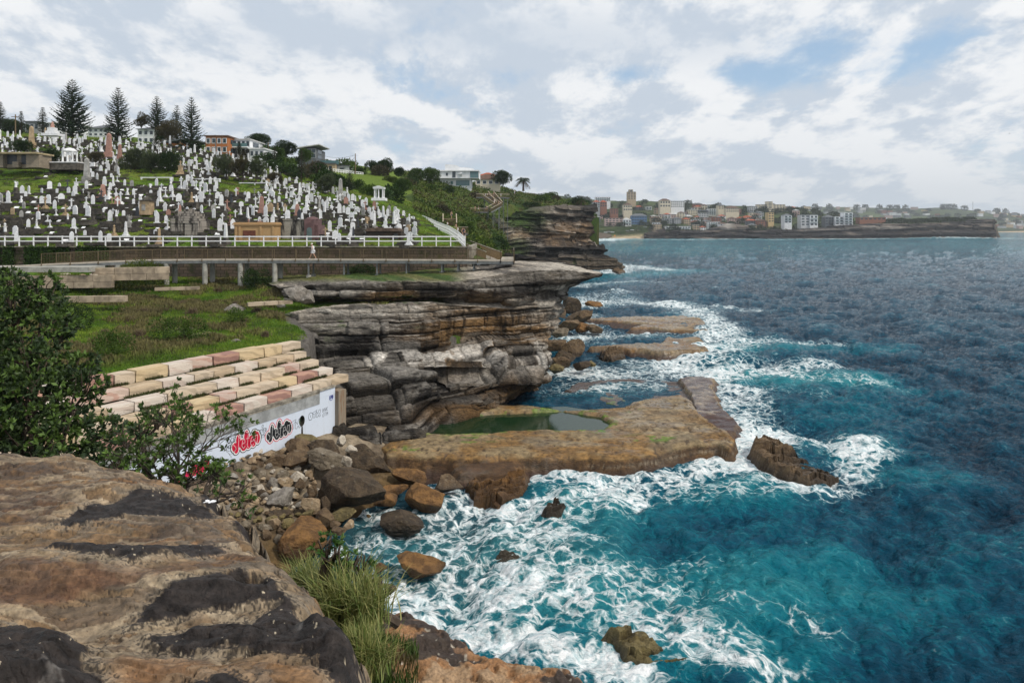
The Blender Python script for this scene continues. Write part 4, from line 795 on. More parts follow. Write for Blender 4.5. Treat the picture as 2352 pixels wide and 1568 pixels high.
# ring face round the hole, with a real recess behind it
n_ = 32; Vr_ = []; 
for k in range(n_):
    t = 2*math.pi*k/n_; cx1, cz1 = math.cos(t), math.sin(t); m_ = .5/max(abs(cx1), abs(cz1)); Vr_ += [(HS+cx1*m_, 0, HZ+cz1*m_), (HS+cx1*HR, 0, HZ+cz1*HR*1.35), (HS+cx1*HR, 1.0, HZ+cz1*HR*1.35)]
Qr = [(3*k, 3*((k+1) % n_), 3*((k+1) % n_)+1, 3*k+1) for k in range(n_)]; b.add(Vr_, Qr)
obj('face', b, m_white, sw)
b = MB(); b.add(Vr_, [(3*k+1, 3*((k+1) % n_)+1, 3*((k+1) % n_)+2, 3*k+2) for k in range(n_)]); b.box((HS, .96, HZ), (.98, .04, .98)); obj('drain_pipe', b, pm('dark_pipe', (.05, .045, .035), .9, .3, 3, .3), sw)
b = MB(); b.prism([(HS-.13, 1.9), (HS+.16, 1.9), (HS+.06, HZ-HR*1.25), (HS-.05, HZ-HR*1.25)], -.014, -.004); obj('drain_stain', b, pm('drain_slime', (.025, .02, .012), .7, .4, 3, .2), sw)
b = MB(); wl(s_l, s_r-1.6, 4.62, 5.35, -.9, .035, b); obj('band', b, m_conc, sw)
b = MB(); wl(s_r-1.6, s_r, 5.0, 5.5, -.9, .012, b); obj('face', b, m_white, sw)
b = MB(); wl(s_l, s_r-.0, 5.5, 5.62, -1.3, .10, b); wl(s_l, s_r-1.6, 5.35, 5.5, -1.1, .05, b); obj('cap', b, m_cap, sw)
b = MB(); b.box((s_r+.4, .25, 2.6), (.8, 1.2, 5.2)); obj('end_block', b, m_rust, sw)
# ---- painted lettering: strokes as thin ribbons of paint on the face
def paint(name, polys, mat, o0=.004, o1=.007):
    b = MB()
    for p in polys: b.prism(p, -o1, -o0)
    return obj(name, b, mat, sw)
def ribbon(pts, w_):
    out_ = []
    for (x0, y0), (x1, y1) in zip(pts[:-1], pts[1:]):
        dx, dy = x1-x0, y1-y0; l = math.hypot(dx, dy) or 1e-6; nx, ny = -dy/l*w_/2, dx/l*w_/2; ex, ey = dx/l*w_*.3, dy/l*w_*.3
        out_.append([(x0-nx-ex, y0-ny-ey), (x1-nx+ex, y1-ny+ey), (x1+nx+ex, y1+ny+ey), (x0+nx-ex, y0+ny-ey)])
    return out_
def blobp(cx, cz, rx, rz, n=18, tilt=0.0, j=0.0, sd=1):
    r = random.Random(sd); o_ = []
    for k in range(n):
        t = 2*math.pi*k/n; q_ = 1+j*(r.random()-.5); x = rx*q_*math.cos(t); z = rz*q_*math.sin(t); o_.append((cx+x*math.cos(tilt)-z*math.sin(tilt), cz+x*math.sin(tilt)+z*math.cos(tilt)))
    return o_
pr, pk, pw = pm('red_spray_paint', (.55, .01, .045), .5, .1, 4, 0), pm('black_spray_paint', (.012, .014, .018), .5, .1, 4, 0), pm('white_spray_paint', (.78, .78, .78), .5, .05, 4, 0)
pb_, po = pm('thin_black_spray_paint', (.06, .07, .09), .6, .1, 4, 0), pm('blue_spray_paint', (.03, .05, .30), .5, .1, 4, 0)
GL = {'s': [[(.8, .9), (.3, 1), (.1, .75), (.6, .5), (.8, .25), (.4, .02), (0, .15)]], 'l': [[(.3, 1.5), (.3, .2), (.6, 0)]], 'e': [[(.1, .5), (.8, .55), (.6, .95), (.2, .85), (.1, .3), (.5, 0), (.85, .2)]], 't': [[(.4, 1.3), (.4, .1), (.75, 0)], [(0, .95), (.8, .95)]],
 'a': [[(.75, .8), (.3, .95), (.05, .4), (.4, 0), (.75, .35)], [(.75, .95), (.75, 0), (.95, 0)]], 'f': [[(.8, 1.35), (.45, 1.4), (.35, 1.0), (.35, -.2)], [(.05, .75), (.7, .75)]],
 'O': [[(.5, 1), (.1, .8), (0, .4), (.25, 0), (.7, .05), (.95, .5), (.8, .9), (.5, 1)]], 'T': [[(0, .95), (.9, 1)], [(.5, .97), (.4, 0)]], 'R': [[(.1, 0), (.15, 1), (.7, .95), (.7, .6), (.2, .5)], [(.3, .5), (.85, 0)]], 'M': [[(0, 0), (.15, 1), (.45, .4), (.8, 1), (.95, 0)]],
 'B': [[(.1, 0), (.1, 1), (.6, .9), (.6, .6), (.1, .52), (.7, .4), (.7, .1), (.1, 0)]], 'N': [[(.05, 0), (.1, 1), (.7, 0), (.8, 1)]], 'K': [[(.1, 0), (.1, 1)], [(.8, 1), (.1, .5), (.8, 0)]], 'C': [[(.8, .9), (.3, 1), (.05, .5), (.3, 0), (.8, .1)]], 'Y': [[(0, 1), (.45, .5), (.9, 1)], [(.45, .5), (.4, 0)]],
 'E': [[(.8, 1), (.1, 1), (.1, 0), (.8, 0)], [(.1, .5), (.6, .5)]], 'P': [[(.1, 0), (.1, 1), (.7, .9), (.7, .55), (.1, .5)]], 'D': [[(.1, 0), (.1, 1), (.6, .9), (.8, .5), (.6, .1), (.1, 0)]], '2': [[(.05, .8), (.4, 1), (.75, .75), (.05, 0), (.8, 0)]], '5': [[(.75, 1), (.15, 1), (.1, .55), (.6, .6), (.75, .3), (.5, 0), (.1, .1)]],
 'A': [[(0, 0), (.4, 1), (.8, 0)], [(.2, .4), (.65, .4)]], 'U': [[(.05, 1), (.1, .1), (.6, 0), (.8, 1)]], 'I': [[(.3, 1), (.3, 0)]], 'S': [[(.8, .9), (.3, 1), (.1, .75), (.7, .4), (.5, 0), (0, .1)]]}
def word(txt, s0, z0, cw, ch, w_, slant=0.1, adv=1.15, bub=0.0):
    r_ = []
    for i, chh in enumerate(txt):
        for st in GL.get(chh, []): r_ += ribbon([(s0+(i*adv+x+slant*y)*cw, z0+y*ch+math.sin(i*1.3)*ch*.06) for x, y in st], w_)
    return r_
def piece(s0, z0, fill, line, halo, name):
    # throw-up in fat bubble letters: halo, outline, fill, inner highlights
    cw, ch = .36, .62; txt = 'sletea'; Lb = [(0.02, .35, .17, .26), (.33, .62, .17, .42), (.62, .38, .2, .30), (.95, .70, .19, .44), (1.28, .42, .2, .30), (1.58, .60, .22, .36), (1.85, .38, .18, .32), (.18, .12, .16, .2), (.75, .12, .2, .2), (1.12, .16, .18, .22), (1.5, .16, .18, .2), (1.8, .7, .12, .12)]
    hl = [blobp(s0+x, z0+z, rx+.13, rz+.12, 16) for x, z, rx, rz in Lb]; ol = [blobp(s0+x, z0+z, rx+.075, rz+.07, 16) for x, z, rx, rz in Lb]; fl_ = [blobp(s0+x, z0+z, rx, rz, 16) for x, z, rx, rz in Lb]
    g = paint(name, hl, halo, .002, .004); g2 = obj('outline', (lambda b: ([b.prism(p, -.007, -.005) for p in ol], b)[1])(MB()), line, sw)
    obj('fill', (lambda b: ([b.prism(p, -.010, -.008) for p in fl_], b)[1])(MB()), fill, sw)
    b = MB(); [b.prism(p, -.013, -.011) for p in word(txt, s0-.12, z0+.05, .335, .62, .020, .12, 1.0)]; [b.prism(p, -.013, -.011) for p in ribbon([(s0+.3, z0+.95), (s0+.42, z0+.8)], .03)+ribbon([(s0+.95, z0+1.05), (s0+1.08, z0+.9)], .03)]
    obj('lettering', b, pw, sw)
piece(3.05, 3.35, pr, pw, pk, 'graffiti'); piece(5.75, 3.28, pk, pw, pr, 'graffiti')
b = MB(); [b.prism(p, -.007, -.004) for p in [blobp(0.1+x, 2.9+z, rx, rz, 12) for x, z, rx, rz in ((-.3, .1, .25, .3), (.2, .3, .25, .35), (.6, .2, .25, .4), (1.0, .4, .22, .35), (-.9, 0, .3, .3))]]; obj('graffiti', b, pm('pink_spray_paint', (.72, .02, .10), .5, .1, 4, 0), sw)
def otr(s0, z0, sc_):
    o_ = ribbon([(s0+x*sc_, z0+z*sc_) for x, z in [(.5, 1.0), (.15, .85), (.02, .4), (.2, 0), (.6, -.02), (.85, .3), (.85, .8), (.5, 1.0)]], .03)+ribbon([(s0+.42*sc_, z0+.62*sc_), (s0+.45*sc_, z0+.35*sc_)], .03)
    o_ += ribbon([(s0+x*sc_, z0+z*sc_) for x, z in [(.85, .85), (1.7, 1.05), (1.6, .8), (1.4, .72), (1.35, .15), (1.05, .1), (1.15, .65), (.9, .62), (.85, .85)]], .025)
    o_ += ribbon([(s0+x*sc_, z0+z*sc_) for x, z in [(1.55, .1), (1.65, .8), (1.9, .45), (2.05, .95), (2.35, 1.0), (2.4, .6), (2.2, .45), (2.4, .1), (2.15, 0), (2.0, .3), (1.8, 0), (1.55, .1)]], .025)
    return o_
b = MB(); [b.prism(p, -.007, -.004) for p in otr(7.05-.9+1.0, 3.45, .62)+otr(9.35, 3.72, .50)+word('BNK', 10.75, 3.95, .17, .25, .022)+word('OTM', 10.75, 3.62, .17, .24, .022)]; obj('graffiti', b, pb_, sw)
b = MB(); [b.prism(p, -.007, -.004) for p in word('KYED', 5.05, 4.0, .13, .22, .03)+word('25', 5.15, 3.68, .16, .22, .03)+word('OCEAN', 2.6, 4.05, .17, .24, .03)+word('MOUNTAINS', 2.5, 3.72, .14, .2, .028)+ribbon(blobp(5.3, 4.38, .07, .09, 10), .025)+ribbon(blobp(3.0, 4.25, .4, .28, 12, 0, .3), .022)]; obj('graffiti', b, pk, sw)
b = MB(); [b.prism(p, -.02, -.016) for p in word('SAB', 11.45, 4.72, .13, .22, .04)+ribbon(blobp(11.65, 4.8, .2, .17, 9, 0, .5, 4), .03)]; obj('graffiti', b, po, sw)
# ================================================================ stepped rows of sawn sandstone blocks
pal = [('cream', (.54, .44, .33)), ('white', (.58, .51, .44)), ('golden', (.54, .42, .26)), ('pink', (.50, .39, .33)), ('dark red', (.30, .17, .14)), ('pale pink', (.52, .40, .33)), ('tan banded', (.50, .39, .27))]
mats = []
for i, (nm, c) in enumerate(pal):
    m = bpy.data.materials.new('sandstone_block_'+nm.replace(' ', '_')); use(m); v = objvec((1, 1, 2.2)); oi = N('ShaderNodeObjectInfo'); ad = N('ShaderNodeVectorMath', operation='MULTIPLY_ADD'); L(oi.outputs['Random'], ad.inputs[0]); ad.inputs[1].default_value = (90, 50, 70); L(v, ad.inputs[2])
    wv = N('ShaderNodeTexWave', wave_type='BANDS', bands_direction='DIAGONAL'); L(ad.outputs[0], wv.inputs[0]); wv.inputs['Scale'].default_value = .35; wv.inputs['Distortion'].default_value = 14; wv.inputs['Detail'].default_value = 4; wv.inputs['Detail Scale'].default_value = .8
    vein = tuple(x*.62 for x in c) if 'white' not in nm else (.50, .40, .34); vein = (.40, .22, .17) if nm in ('pink', 'pale pink') else vein; vein = (.50, .30, .22) if nm == 'dark red' else vein
    c_ = MIX(MR(wv.outputs[0], .55, .9, 0, .65), c, vein); c_ = MIX(MR(NOI(ad.outputs[0], 3, 6, .65), .55, .75, 0, .35), c_, (.22, .18, .13))
    out(pbsdf(c_, .9, .2, bump(NOI(ad.outputs[0], 6, 8, .6), .6, .06))); mats.append(m)
ROWN = ['lowest row', 'second row up', 'third row up', 'fourth row up', 'top row']
ORD = ['first', 'second', 'third', 'fourth', 'fifth', 'sixth', 'seventh', 'eighth', 'ninth', 'tenth', 'eleventh', 'twelfth', 'thirteenth', 'fourteenth', 'fifteenth', 'sixteenth', 'seventeenth', 'eighteenth', 'nineteenth', 'twentieth']
def nth(n):
    if n <= 20: return ORD[n-1]
    t = ['', '', 'twenty', 'thirty', 'forty', 'fifty', 'sixty', 'seventy', 'eighty', 'ninety'][n//10]; return (t+'-'+ORD[n % 10-1]) if n % 10 else t[:-1]+'ieth'
rb = random.Random(5)
for row in range(5):
    f = (row+.15)/5.0; A_ = Wa*(1-f)+Ta*f; B_ = Wb*(1-f)+Tb*f; z1 = 5.62+row*.53+.45*(row >= 0); dvec = (B_-A_); ln = np.linalg.norm(dvec); dv = dvec/ln; rz = math.atan2(dv[1], dv[0]); nrm_ = np.array((-dv[1], dv[0]))
    s_end = ln+[1.6, .75, .15, -.3, -.1][row]; s = s_end; blks = []
    while s > -ln*.9:
        l = rb.uniform(1.25, 2.15)
        if s < 0 and s+l < -ln*.9: break
        blks.append((s-l, l)); s -= l
    cnt_v = [q for q in blks]; names = {}
    for idx, (s0, l) in enumerate(blks):
        ci = rb.choice([0, 0, 1, 1, 5, 2, 3, 4, 6, 0, 1, 0, 5]); ci = [0, 2, 2, 4, 3][min(idx, 4)] if row == 4 and idx < 4 else ci
        hgt = .56+rb.uniform(-.03, .05)+(.12 if row == 4 else 0); dep = 1.0+rb.uniform(-.05, .08)+(.0); c = A_+dv*(s0+l/2)+nrm_*(dep/2+rb.uniform(-.04, .04))
        # rough-sawn block: bevelled box with a split face
        bm = bmesh.new(); bmesh.ops.create_cube(bm, size=1.0); 
        for v_ in bm.verts: v_.co = Vector((v_.co.x*(l-.025), v_.co.y*dep, v_.co.z*hgt))+Vector((rb.uniform(-.02, .02), rb.uniform(-.05, .05), rb.uniform(-.02, .02)))
        bmesh.ops.subdivide_edges(bm, edges=bm.edges[:], cuts=3, use_grid_fill=True)
        for v_ in bm.verts:
            q_ = v_.co; k_ = fbm(np.array([q_.x*2+idx*7.1]), np.array([q_.z*3+row*3.3]), np.array([q_.y*2.]), seed=501)[0]
            if q_.y < -dep*.45 or q_.x < -l*.45 or q_.x > l*.45: v_.co.y += .05*k_
            v_.co.z += .012*k_
            ex = (abs(q_.x) > l*.46)+(abs(q_.y) > dep*.46)+(abs(q_.z) > hgt*.46)
            if ex >= 2: v_.co *= .975
        me = bpy.data.meshes.new('stone_block'); bm.to_mesh(me); bm.free()
        o = obj('stone_block', me, mats[ci], None, (c[0], c[1], z1+hgt/2-.55), rz)
        lab = f'{pal[ci][0]} sandstone block, {nth(idx+1)} from the right end in the {ROWN[row]} of steps'
        tag(o, lab, 'stone block', 'sandstone blocks stepped above the sea wall')
# ================================================================ boulders
def boulder(seed, sub=3, flat=.0, cuts=9, smooth=False, sc_=(1, 1, 1)):
    r = np.random.default_rng(seed); bm = bmesh.new(); bmesh.ops.create_icosphere(bm, subdivisions=sub, radius=1.0); P = np.array([v.co[:] for v in bm.verts]); F = np.array([[v.index for v in f.verts] for f in bm.faces]); bm.free()
    P = P*(1+.12*fbm(P[:, 0]*1.2+seed, P[:, 1]*1.2, P[:, 2]*1.2, seed=seed)[:, None])
    for k in range(cuts+4):
        n = r.normal(size=3); n /= np.linalg.norm(n); h = r.uniform(.45, .78); d = P@n-h; P = P-np.outer(np.clip(d, 0, None)*.97, n)
    P = P*(1+.09*fbm(P[:, 0]*4+seed, P[:, 1]*4, P[:, 2]*4, seed=seed+5)[:, None]+.045*fbm(P[:, 0]*11, P[:, 1]*11, P[:, 2]*11, seed=seed+6)[:, None]); P /= np.abs(P).max(0)
    return mesh('boulder', P*np.array(sc_)*.5, F, sub >= 4 and smooth)
def rockmat(nm, c, c2, c3=None, wetz=None):
    m = bpy.data.materials.new(nm); use(m); g = N('ShaderNodeNewGeometry'); v = g.outputs['Position']; n = MR(NOI(v, 1.8, 12, .70), .40, .60); k = MIX(n, c, c2)
    if c3: k = MIX(MR(NOI(v, 2.6, 9, .7), .56, .66, 0, .8), k, c3)
    sx = N('ShaderNodeSeparateXYZ'); L(v, sx.inputs[0]); wet = MR(M('ADD', sx.outputs[2], M('MULTIPLY', NOI(v, 1.5, 4, .6), .8)), .75, 1.35, 1, 0)
    k = MIX(M('MULTIPLY', wet, .72), k, tuple(x*.30 for x in c2)); rr = M('SUBTRACT', .88, M('MULTIPLY', wet, .55))
    pit = MR(NOI(v, 9, 3, .5), .30, .36, .45, 1); k2 = N('ShaderNodeVectorMath', operation='SCALE'); L(k, k2.inputs[0]); L(pit, k2.inputs['Scale'])
    out(pbsdf(k2.outputs[0], rr, .3, bump(NOI(v, 4, 12, .70), 1.0, .22))); return m
BM = {'black': rockmat('black_boulder', (.045, .042, .040), (.020, .019, .018)), 'dark brown': rockmat('dark_brown_boulder', (.095, .066, .040), (.045, .032, .021), (.17, .14, .09)),
 'grey brown': rockmat('grey_brown_boulder', (.22, .18, .13), (.12, .095, .065), (.36, .32, .26)), 'brown': rockmat('brown_boulder', (.17, .115, .065), (.095, .062, .036), (.25, .20, .14)), 'orange brown': rockmat('orange_brown_boulder', (.25, .130, .045), (.12, .062, .024)),
 'tan': rockmat('tan_boulder', (.40, .30, .19), (.27, .19, .115), (.50, .43, .33)), 'pale': rockmat('pale_boulder', (.56, .50, .41), (.38, .32, .25), (.64, .60, .53)), 'grey': rockmat('grey_boulder', (.30, .27, .235), (.17, .15, .125), (.42, .39, .35)), 'olive': rockmat('olive_boulder', (.21, .165, .07), (.12, .095, .045), (.32, .25, .12))}
Z6 = lambda x, y: (459.4+.2686*x, 976.2+.2686*y)
BL = [(1425, 110, 370, 240, 'black', 'tall striated boulder at the right end of the white wall'), (1440, 330, 390, 310, 'dark brown', 'big rounded boulder standing between wall corner and rock platform'), (1290, 560, 590, 310, 'dark brown', 'largest wedge-shaped boulder lying at the pile’s seaward side'),
 (1060, 170, 320, 160, 'dark brown', 'broad boulder just right of the drain hole’s foot'), (840, 200, 250, 170, 'brown', 'blocky boulder with a pale chipped corner below the drain hole'), (820, 290, 270, 120, 'brown', 'slab under the chipped boulder'), (1100, 300, 350, 190, 'grey brown', 'sloping slab in the middle of the pile’s upper side'),
 (480, 330, 200, 100, 'brown', 'boulder below the black and red graffiti'), (650, 310, 170, 130, 'brown', 'speckled boulder left of the chipped boulder'), (690, 630, 260, 190, 'grey', 'white-speckled block in the middle of the pile'), (525, 620, 130, 140, 'dark brown', 'upright boulder left of the white-speckled block'),
 (300, 420, 230, 100, 'grey', 'flat slab half hidden by the bare shrub'), (280, 580, 290, 120, 'grey brown', 'long flat slab beside the bare shrub'), (420, 645, 160, 130, 'tan', 'rounded boulder at the pile’s left side'), (650, 760, 250, 100, 'dark brown', 'low boulder under the white-speckled block'), (950, 670, 200, 130, 'tan', 'blocky boulder left of the wedge-shaped boulder'),
 (1080, 670, 90, 140, 'dark brown', 'narrow upright stone against the wedge-shaped boulder'), (1060, 780, 190, 150, 'brown', 'rounded boulder at the water’s edge below the wedge-shaped one'), (860, 935, 460, 200, 'orange brown', 'big pitted boulder above the grass tuft'), (1950, 640, 370, 290, 'orange brown', 'pyramid-shaped boulder standing in the surf'),
 (1740, 805, 400, 180, 'dark brown', 'low loaf-shaped rock in the surf'), (1640, 550, 270, 120, 'orange brown', 'slanting slab behind the pyramid-shaped boulder'), (1610, 645, 230, 120, 'orange brown', 'wet rock between wedge-shaped boulder and surf'), (1230, 745, 220, 75, 'olive', 'wet flat stone under the wedge-shaped boulder'),
 (1150, 835, 110, 50, 'brown', 'small wet stone at the edge of the surf'), (1275, 840, 100, 70, 'tan', 'small golden stone alone in the shallow surf'), (1180, 895, 150, 80, 'brown', 'triangular wet rock right of the pitted boulder'), (2120, 505, 290, 140, 'brown', 'wet rock washed by surf under the platform edge'), (1800, 430, 320, 120, 'orange brown', 'low wet rock with surf on it near the platform'),
 (910, 100, 200, 65, 'olive', 'flat stone directly under the drain hole'), (720, 470, 160, 110, 'tan', 'rounded stone with ochre veins in the upper pile'), (620, 500, 110, 120, 'grey', 'pointed stone in the middle of the pile'), (500, 540, 130, 95, 'pale', 'cracked stone left of the pointed one'), (380, 510, 120, 85, 'tan', 'pinkish stone behind the long flat slab'),
 (480, 430, 160, 110, 'grey brown', 'angular stone above the pale cracked one'), (860, 490, 120, 95, 'brown', 'stone beside the pointed pale block'), (960, 565, 100, 110, 'brown', 'rounded stone touching the wedge-shaped boulder’s left end'), (630, 835, 130, 105, 'tan', 'smooth stone at the lower left of the pile'), (755, 840, 130, 105, 'olive', 'golden block beside the smooth stone'),
 (880, 810, 150, 80, 'olive', 'stone behind the big pitted boulder'), (925, 750, 100, 85, 'olive', 'stone above the pitted boulder, near the water'), (1860, 1180, 440, 200, 'orange brown', 'domed boulder awash in the lower bay'), (1530, 1200, 140, 90, 'orange brown', 'rock awash just beside the green bush'), (1210, 130, 90, 95, 'pale', 'squared stone at the foot of the black boulder'),
 (1285, 200, 110, 65, 'pale', 'stone lying before the black boulder'), (1250, 300, 100, 85, 'pale', 'angular stone left of the big rounded boulder'), (700, 145, 100, 80, 'grey', 'stone against the wall left of the drain hole'), (830, 425, 125, 75, 'pale', 'squared block with a whitish top in the upper pile'), (830, 120, 90, 60, 'grey', 'stone leaning at the wall’s foot below the drain hole')]
for k, (x, y, w_, h_, cn, lab) in enumerate(BL):
    vx_, vy_ = Z6(x, y); zc = float(np.clip(np.interp(vy_, [990, 1050, 1120, 1180, 1260], [2.6, 2.1, 1.5, .7, .35]), .2, 3)) if x < 1350 else .55
    if x > 1500: zc = .25
    if y > 1000: zc = .25
    d = (CAMZ-zc-.3)*F_/(vy_-HY); W_ = w_*.2686*d/F_; Hh = h_*.2686*d/F_*1.02
    o = obj('boulder', boulder(900+k, 4, cuts=8+k % 5, sc_=(W_*1.06, W_*rb.uniform(.75, 1.0), Hh*1.12)), BM[cn], None, (((vx_-CX)/F_*d), d, zc+.25), 0)
    o.rotation_euler = (rb.uniform(-.15, .15), rb.uniform(-.12, .12), rb.uniform(-.3, .3)); tag(o, cn+' '+lab, 'boulder', 'boulders in the cove below the sea wall')
SB = [boulder(1300+k, 3, cuts=9, sc_=(1, 1, 1)) for k in range(14)]
small = []; tries = 0
while len(small) < 250 and tries < 20000:
    tries += 1; x = rb.uniform(20, 1180); y = rb.uniform(110, 1000); t = (x+rb.uniform(-40, 40))
    if y < 60+max(0, (720-x))*.40: continue
    if x > 1000 and y > 350 and y < 720: continue
    if x > 940-(y-860)*.4 and y > 830: continue
    r_px = rb.choice([22, 26, 30, 36, 42, 50, 60]); 
    if any((x-a)**2+((y-b)*1.25)**2 < ((r_px+c)*.66)**2 for a, b, c, *_ in small): continue
    small.append((x, y, r_px))
small.sort(key=lambda q: (int(q[1]//75), q[0])); bandc = {}
for x, y, r_px in small:
    vx_, vy_ = Z6(x, y); p = None; z = 1.5
    for _ in range(6): d = (CAMZ-z)*F_/(vy_-HY); p = ((vx_-CX)/F_*d, d); z = float(pile_h(*p))+.15
    z = max(z, .1); sz = 2*r_px*.2686*d/F_*.95; cn = rb.choice(['tan', 'pale', 'grey', 'tan', 'grey brown', 'tan', 'pale', 'brown'] if y < 720 else ['tan', 'olive', 'olive', 'brown', 'grey brown'])
    me = SB[rb.randrange(14)].copy(); me.materials.clear(); me.materials.append(BM[cn]); o = obj('stone', me, None, None, (p[0], p[1], z)); o.rotation_euler = (rb.uniform(-.5, .5), rb.uniform(-.5, .5), rb.uniform(0, 6.28)); o.scale = (sz*rb.uniform(.85, 1.2), sz*rb.uniform(.75, 1.1), sz*rb.uniform(.55, .9))
    bi = int(y//75); bandc[bi] = bandc.get(bi, 0)+1
    tag(o, f"{cn} loose stone, {nth(bandc[bi])} from left in the {nth(bi)} band below the wall", 'stone', 'loose stones below the sea wall')
# rocks standing in the surf further out, and by the cliff foot
def slabrock(name, lab, outl, zt, tilt, mat, seed, res=130):
    w_ = [gd(a, b, .3)[:2] for a, b in outl]; xs0, ys0 = np.array(w_).min(0)-1.5, np.array(w_).max(0)+1.5; gx_, gy_ = np.meshgrid(np.linspace(xs0[0], ys0[0], res), np.linspace(xs0[1], ys0[1], res)); q1 = gx_+.3*fbm(gx_/.8, gy_/.8, seed=seed); q2 = gy_+.3*fbm(gx_/.8, gy_/.8, seed=seed+1); s_ = polysd(q1, q2, w_)
    c = np.mean(w_, axis=0); g_ = zt+tilt[0]*(gx_-c[0])+tilt[1]*(gy_-c[1]); tt = (gx_*.5-gy_)*1.3+1.2*fbm(gx_, gy_, seed=seed+2); k = tt-np.floor(tt); r_1 = vn(np.floor(tt)*3.1, 1.3, seed=seed+3)
    z = np.minimum(g_+.55*(r_1-.5)+.35*(k-.5)+.22*fbm(gx_/.5, gy_/.5, seed=seed+4, oct=5), .1+np.clip(s_, -9, 9)*2.2); z = np.maximum(np.where(s_ > 0, z, -.8+1.6*s_), -2.5)
    tag(obj(name, mesh(name, np.stack([gx_, gy_, z], -1).reshape(-1, 3), gridF(*gx_.shape), False), mat), lab, 'rock')
slabrock('surf_rock', 'jagged slanting brown rock islet ringed by white surf off the platform corner', [(1717, 1050), (1722, 1030), (1755, 1012), (1800, 1022), (1840, 1050), (1925, 1090), (1900, 1100), (1850, 1110), (1780, 1092), (1735, 1072)], .8, (-.26, .06), BM['brown'], 601)
slabrock('surf_rock', 'weed-covered brown rock awash at the bottom of the bay', [(1372, 1465), (1440, 1450), (1500, 1470), (1540, 1510), (1620, 1545), (1560, 1562), (1470, 1560), (1430, 1535), (1415, 1500)], .75, (-.10, .10), BM['olive'], 611)
slabrock('surf_rock', 'small dark mossy rock in the middle of the bay', [(1232, 1178), (1260, 1158), (1300, 1155), (1312, 1168), (1290, 1180), (1255, 1186)], .5, (0, 0), BM['dark brown'], 621, 70)
slabrock('surf_rock', 'barely exposed wet rock in the lacy foam', [(1130, 1280), (1150, 1266), (1180, 1268), (1200, 1276), (1160, 1290)], .25, (0, 0), BM['grey brown'], 631, 60)
slabrock('surf_rock', 'wet yellow-brown rock awash just below the platform’s left face', [(1070, 1110), (1110, 1092), (1180, 1085), (1222, 1095), (1200, 1130), (1150, 1150), (1090, 1138)], .5, (0, .1), BM['orange brown'], 641, 90)
slabrock('surf_rock', 'rounded brown rock in the shallows behind the pool', [(1378, 812), (1400, 803), (1430, 806), (1436, 816), (1405, 826), (1382, 822)], .8, (0, 0), BM['brown'], 651, 60)
slabrock('surf_rock', 'low brown rock in the surf off the second headland', [(1405, 622), (1418, 618), (1436, 624), (1420, 628)], 1.0, (0, 0), BM['brown'], 661, 60)
CF = [(1268, 788, 66, 50, 'brown', 'squared'), (1300, 812, 46, 30, 'dark brown', 'low'), (1316, 795, 50, 44, 'brown', 'blocky'), (1288, 824, 50, 26, 'brown', 'flat'), (1335, 832, 40, 16, 'dark brown', 'wet'), (1358, 828, 24, 10, 'olive', 'mossy'), (1300, 745, 60, 26, 'brown', 'broad'), (1330, 722, 60, 24, 'brown', 'tumbled'), (1365, 748, 40, 16, 'brown', 'leaning'),
 (1318, 702, 50, 46, 'dark brown', 'tall'), (1290, 760, 40, 20, 'grey brown', 'small'), (1340, 745, 40, 18, 'orange brown', 'angular'), (1368, 693, 44, 12, 'orange brown', 'long thin'), (1283, 712, 40, 40, 'brown', 'steep'), (1310, 690, 40, 30, 'dark brown', 'upper'), (1278, 840, 34, 18, 'olive', 'half-sunk')]
for k, (vx_, vy_, w_, h_, cn, adj) in enumerate(CF):
    d = (CAMZ-.9)*F_/(vy_+6-HY); W_ = w_*d/F_*1.15; Hh = h_*d/F_*1.3; o = obj('boulder', boulder(1700+k, 4, cuts=11, sc_=(W_, W_*.8, Hh)), BM[cn], None, ((vx_-CX)/F_*d, d, .9)); o.rotation_euler = (rb.uniform(-.2, .2), rb.uniform(-.25, .25), rb.uniform(-.4, .4))
    tag(o, f"{adj} {cn} fallen rock, {nth(k+1)} counted outwards, below the overhanging cliff’s seaward corner", 'boulder', 'fallen rocks at the cliff corner')
# ================================================================ retaining wall, boardwalk, fences
def wallline(vx_, d=79.0): return (vx_-CX)/F_*d
RW0, RW1 = wallline(-900), wallline(1073)
m_masonry = bpy.data.materials.new('mossy_stone_masonry'); use(m_masonry); v = objvec(); sw_ = N('ShaderNodeSeparateXYZ'); L(v, sw_.inputs[0]); uv = CMB(M('ADD', sw_.outputs[0], sw_.outputs[1]), M('ADD', sw_.outputs[2], M('MULTIPLY', NOI(v, .8, 3, .5), .25)), 0)
bk = N('ShaderNodeTexBrick'); L(uv, bk.inputs[0]); bk.inputs['Scale'].default_value = 1.0; bk.inputs['Brick Width'].default_value = .95; bk.inputs['Row Height'].default_value = .38; bk.inputs['Mortar Size'].default_value = .035; bk.inputs['Mortar Smooth'].default_value = .4
bk.inputs['Color1'].default_value = (.150, .108, .080, 1); bk.inputs['Color2'].default_value = (.085, .066, .052, 1); bk.inputs['Mortar'].default_value = (.022, .022, .014, 1)
c_ = MIX(MR(NOI(v, .9, 6, .65), .5, .62, 0, .8), bk.outputs[0], (.035, .045, .012)); c_ = MIX(MR(NOI(v, 3, 6, .65), .6, .7, 0, .5), c_, (.26, .22, .17)); c_ = MIX(MR(NOI(v, .35, 4, .6), .52, .60, 0, .55), c_, (.035, .030, .026)); out(pbsdf(c_, .95, .15, bump(bk.outputs['Fac'], -.8, .05)))
rw = thing('retaining_wall', 'long mossy brown stone retaining wall below the cemetery railing, behind the boardwalk', 'wall', (0, 79.0, 0))
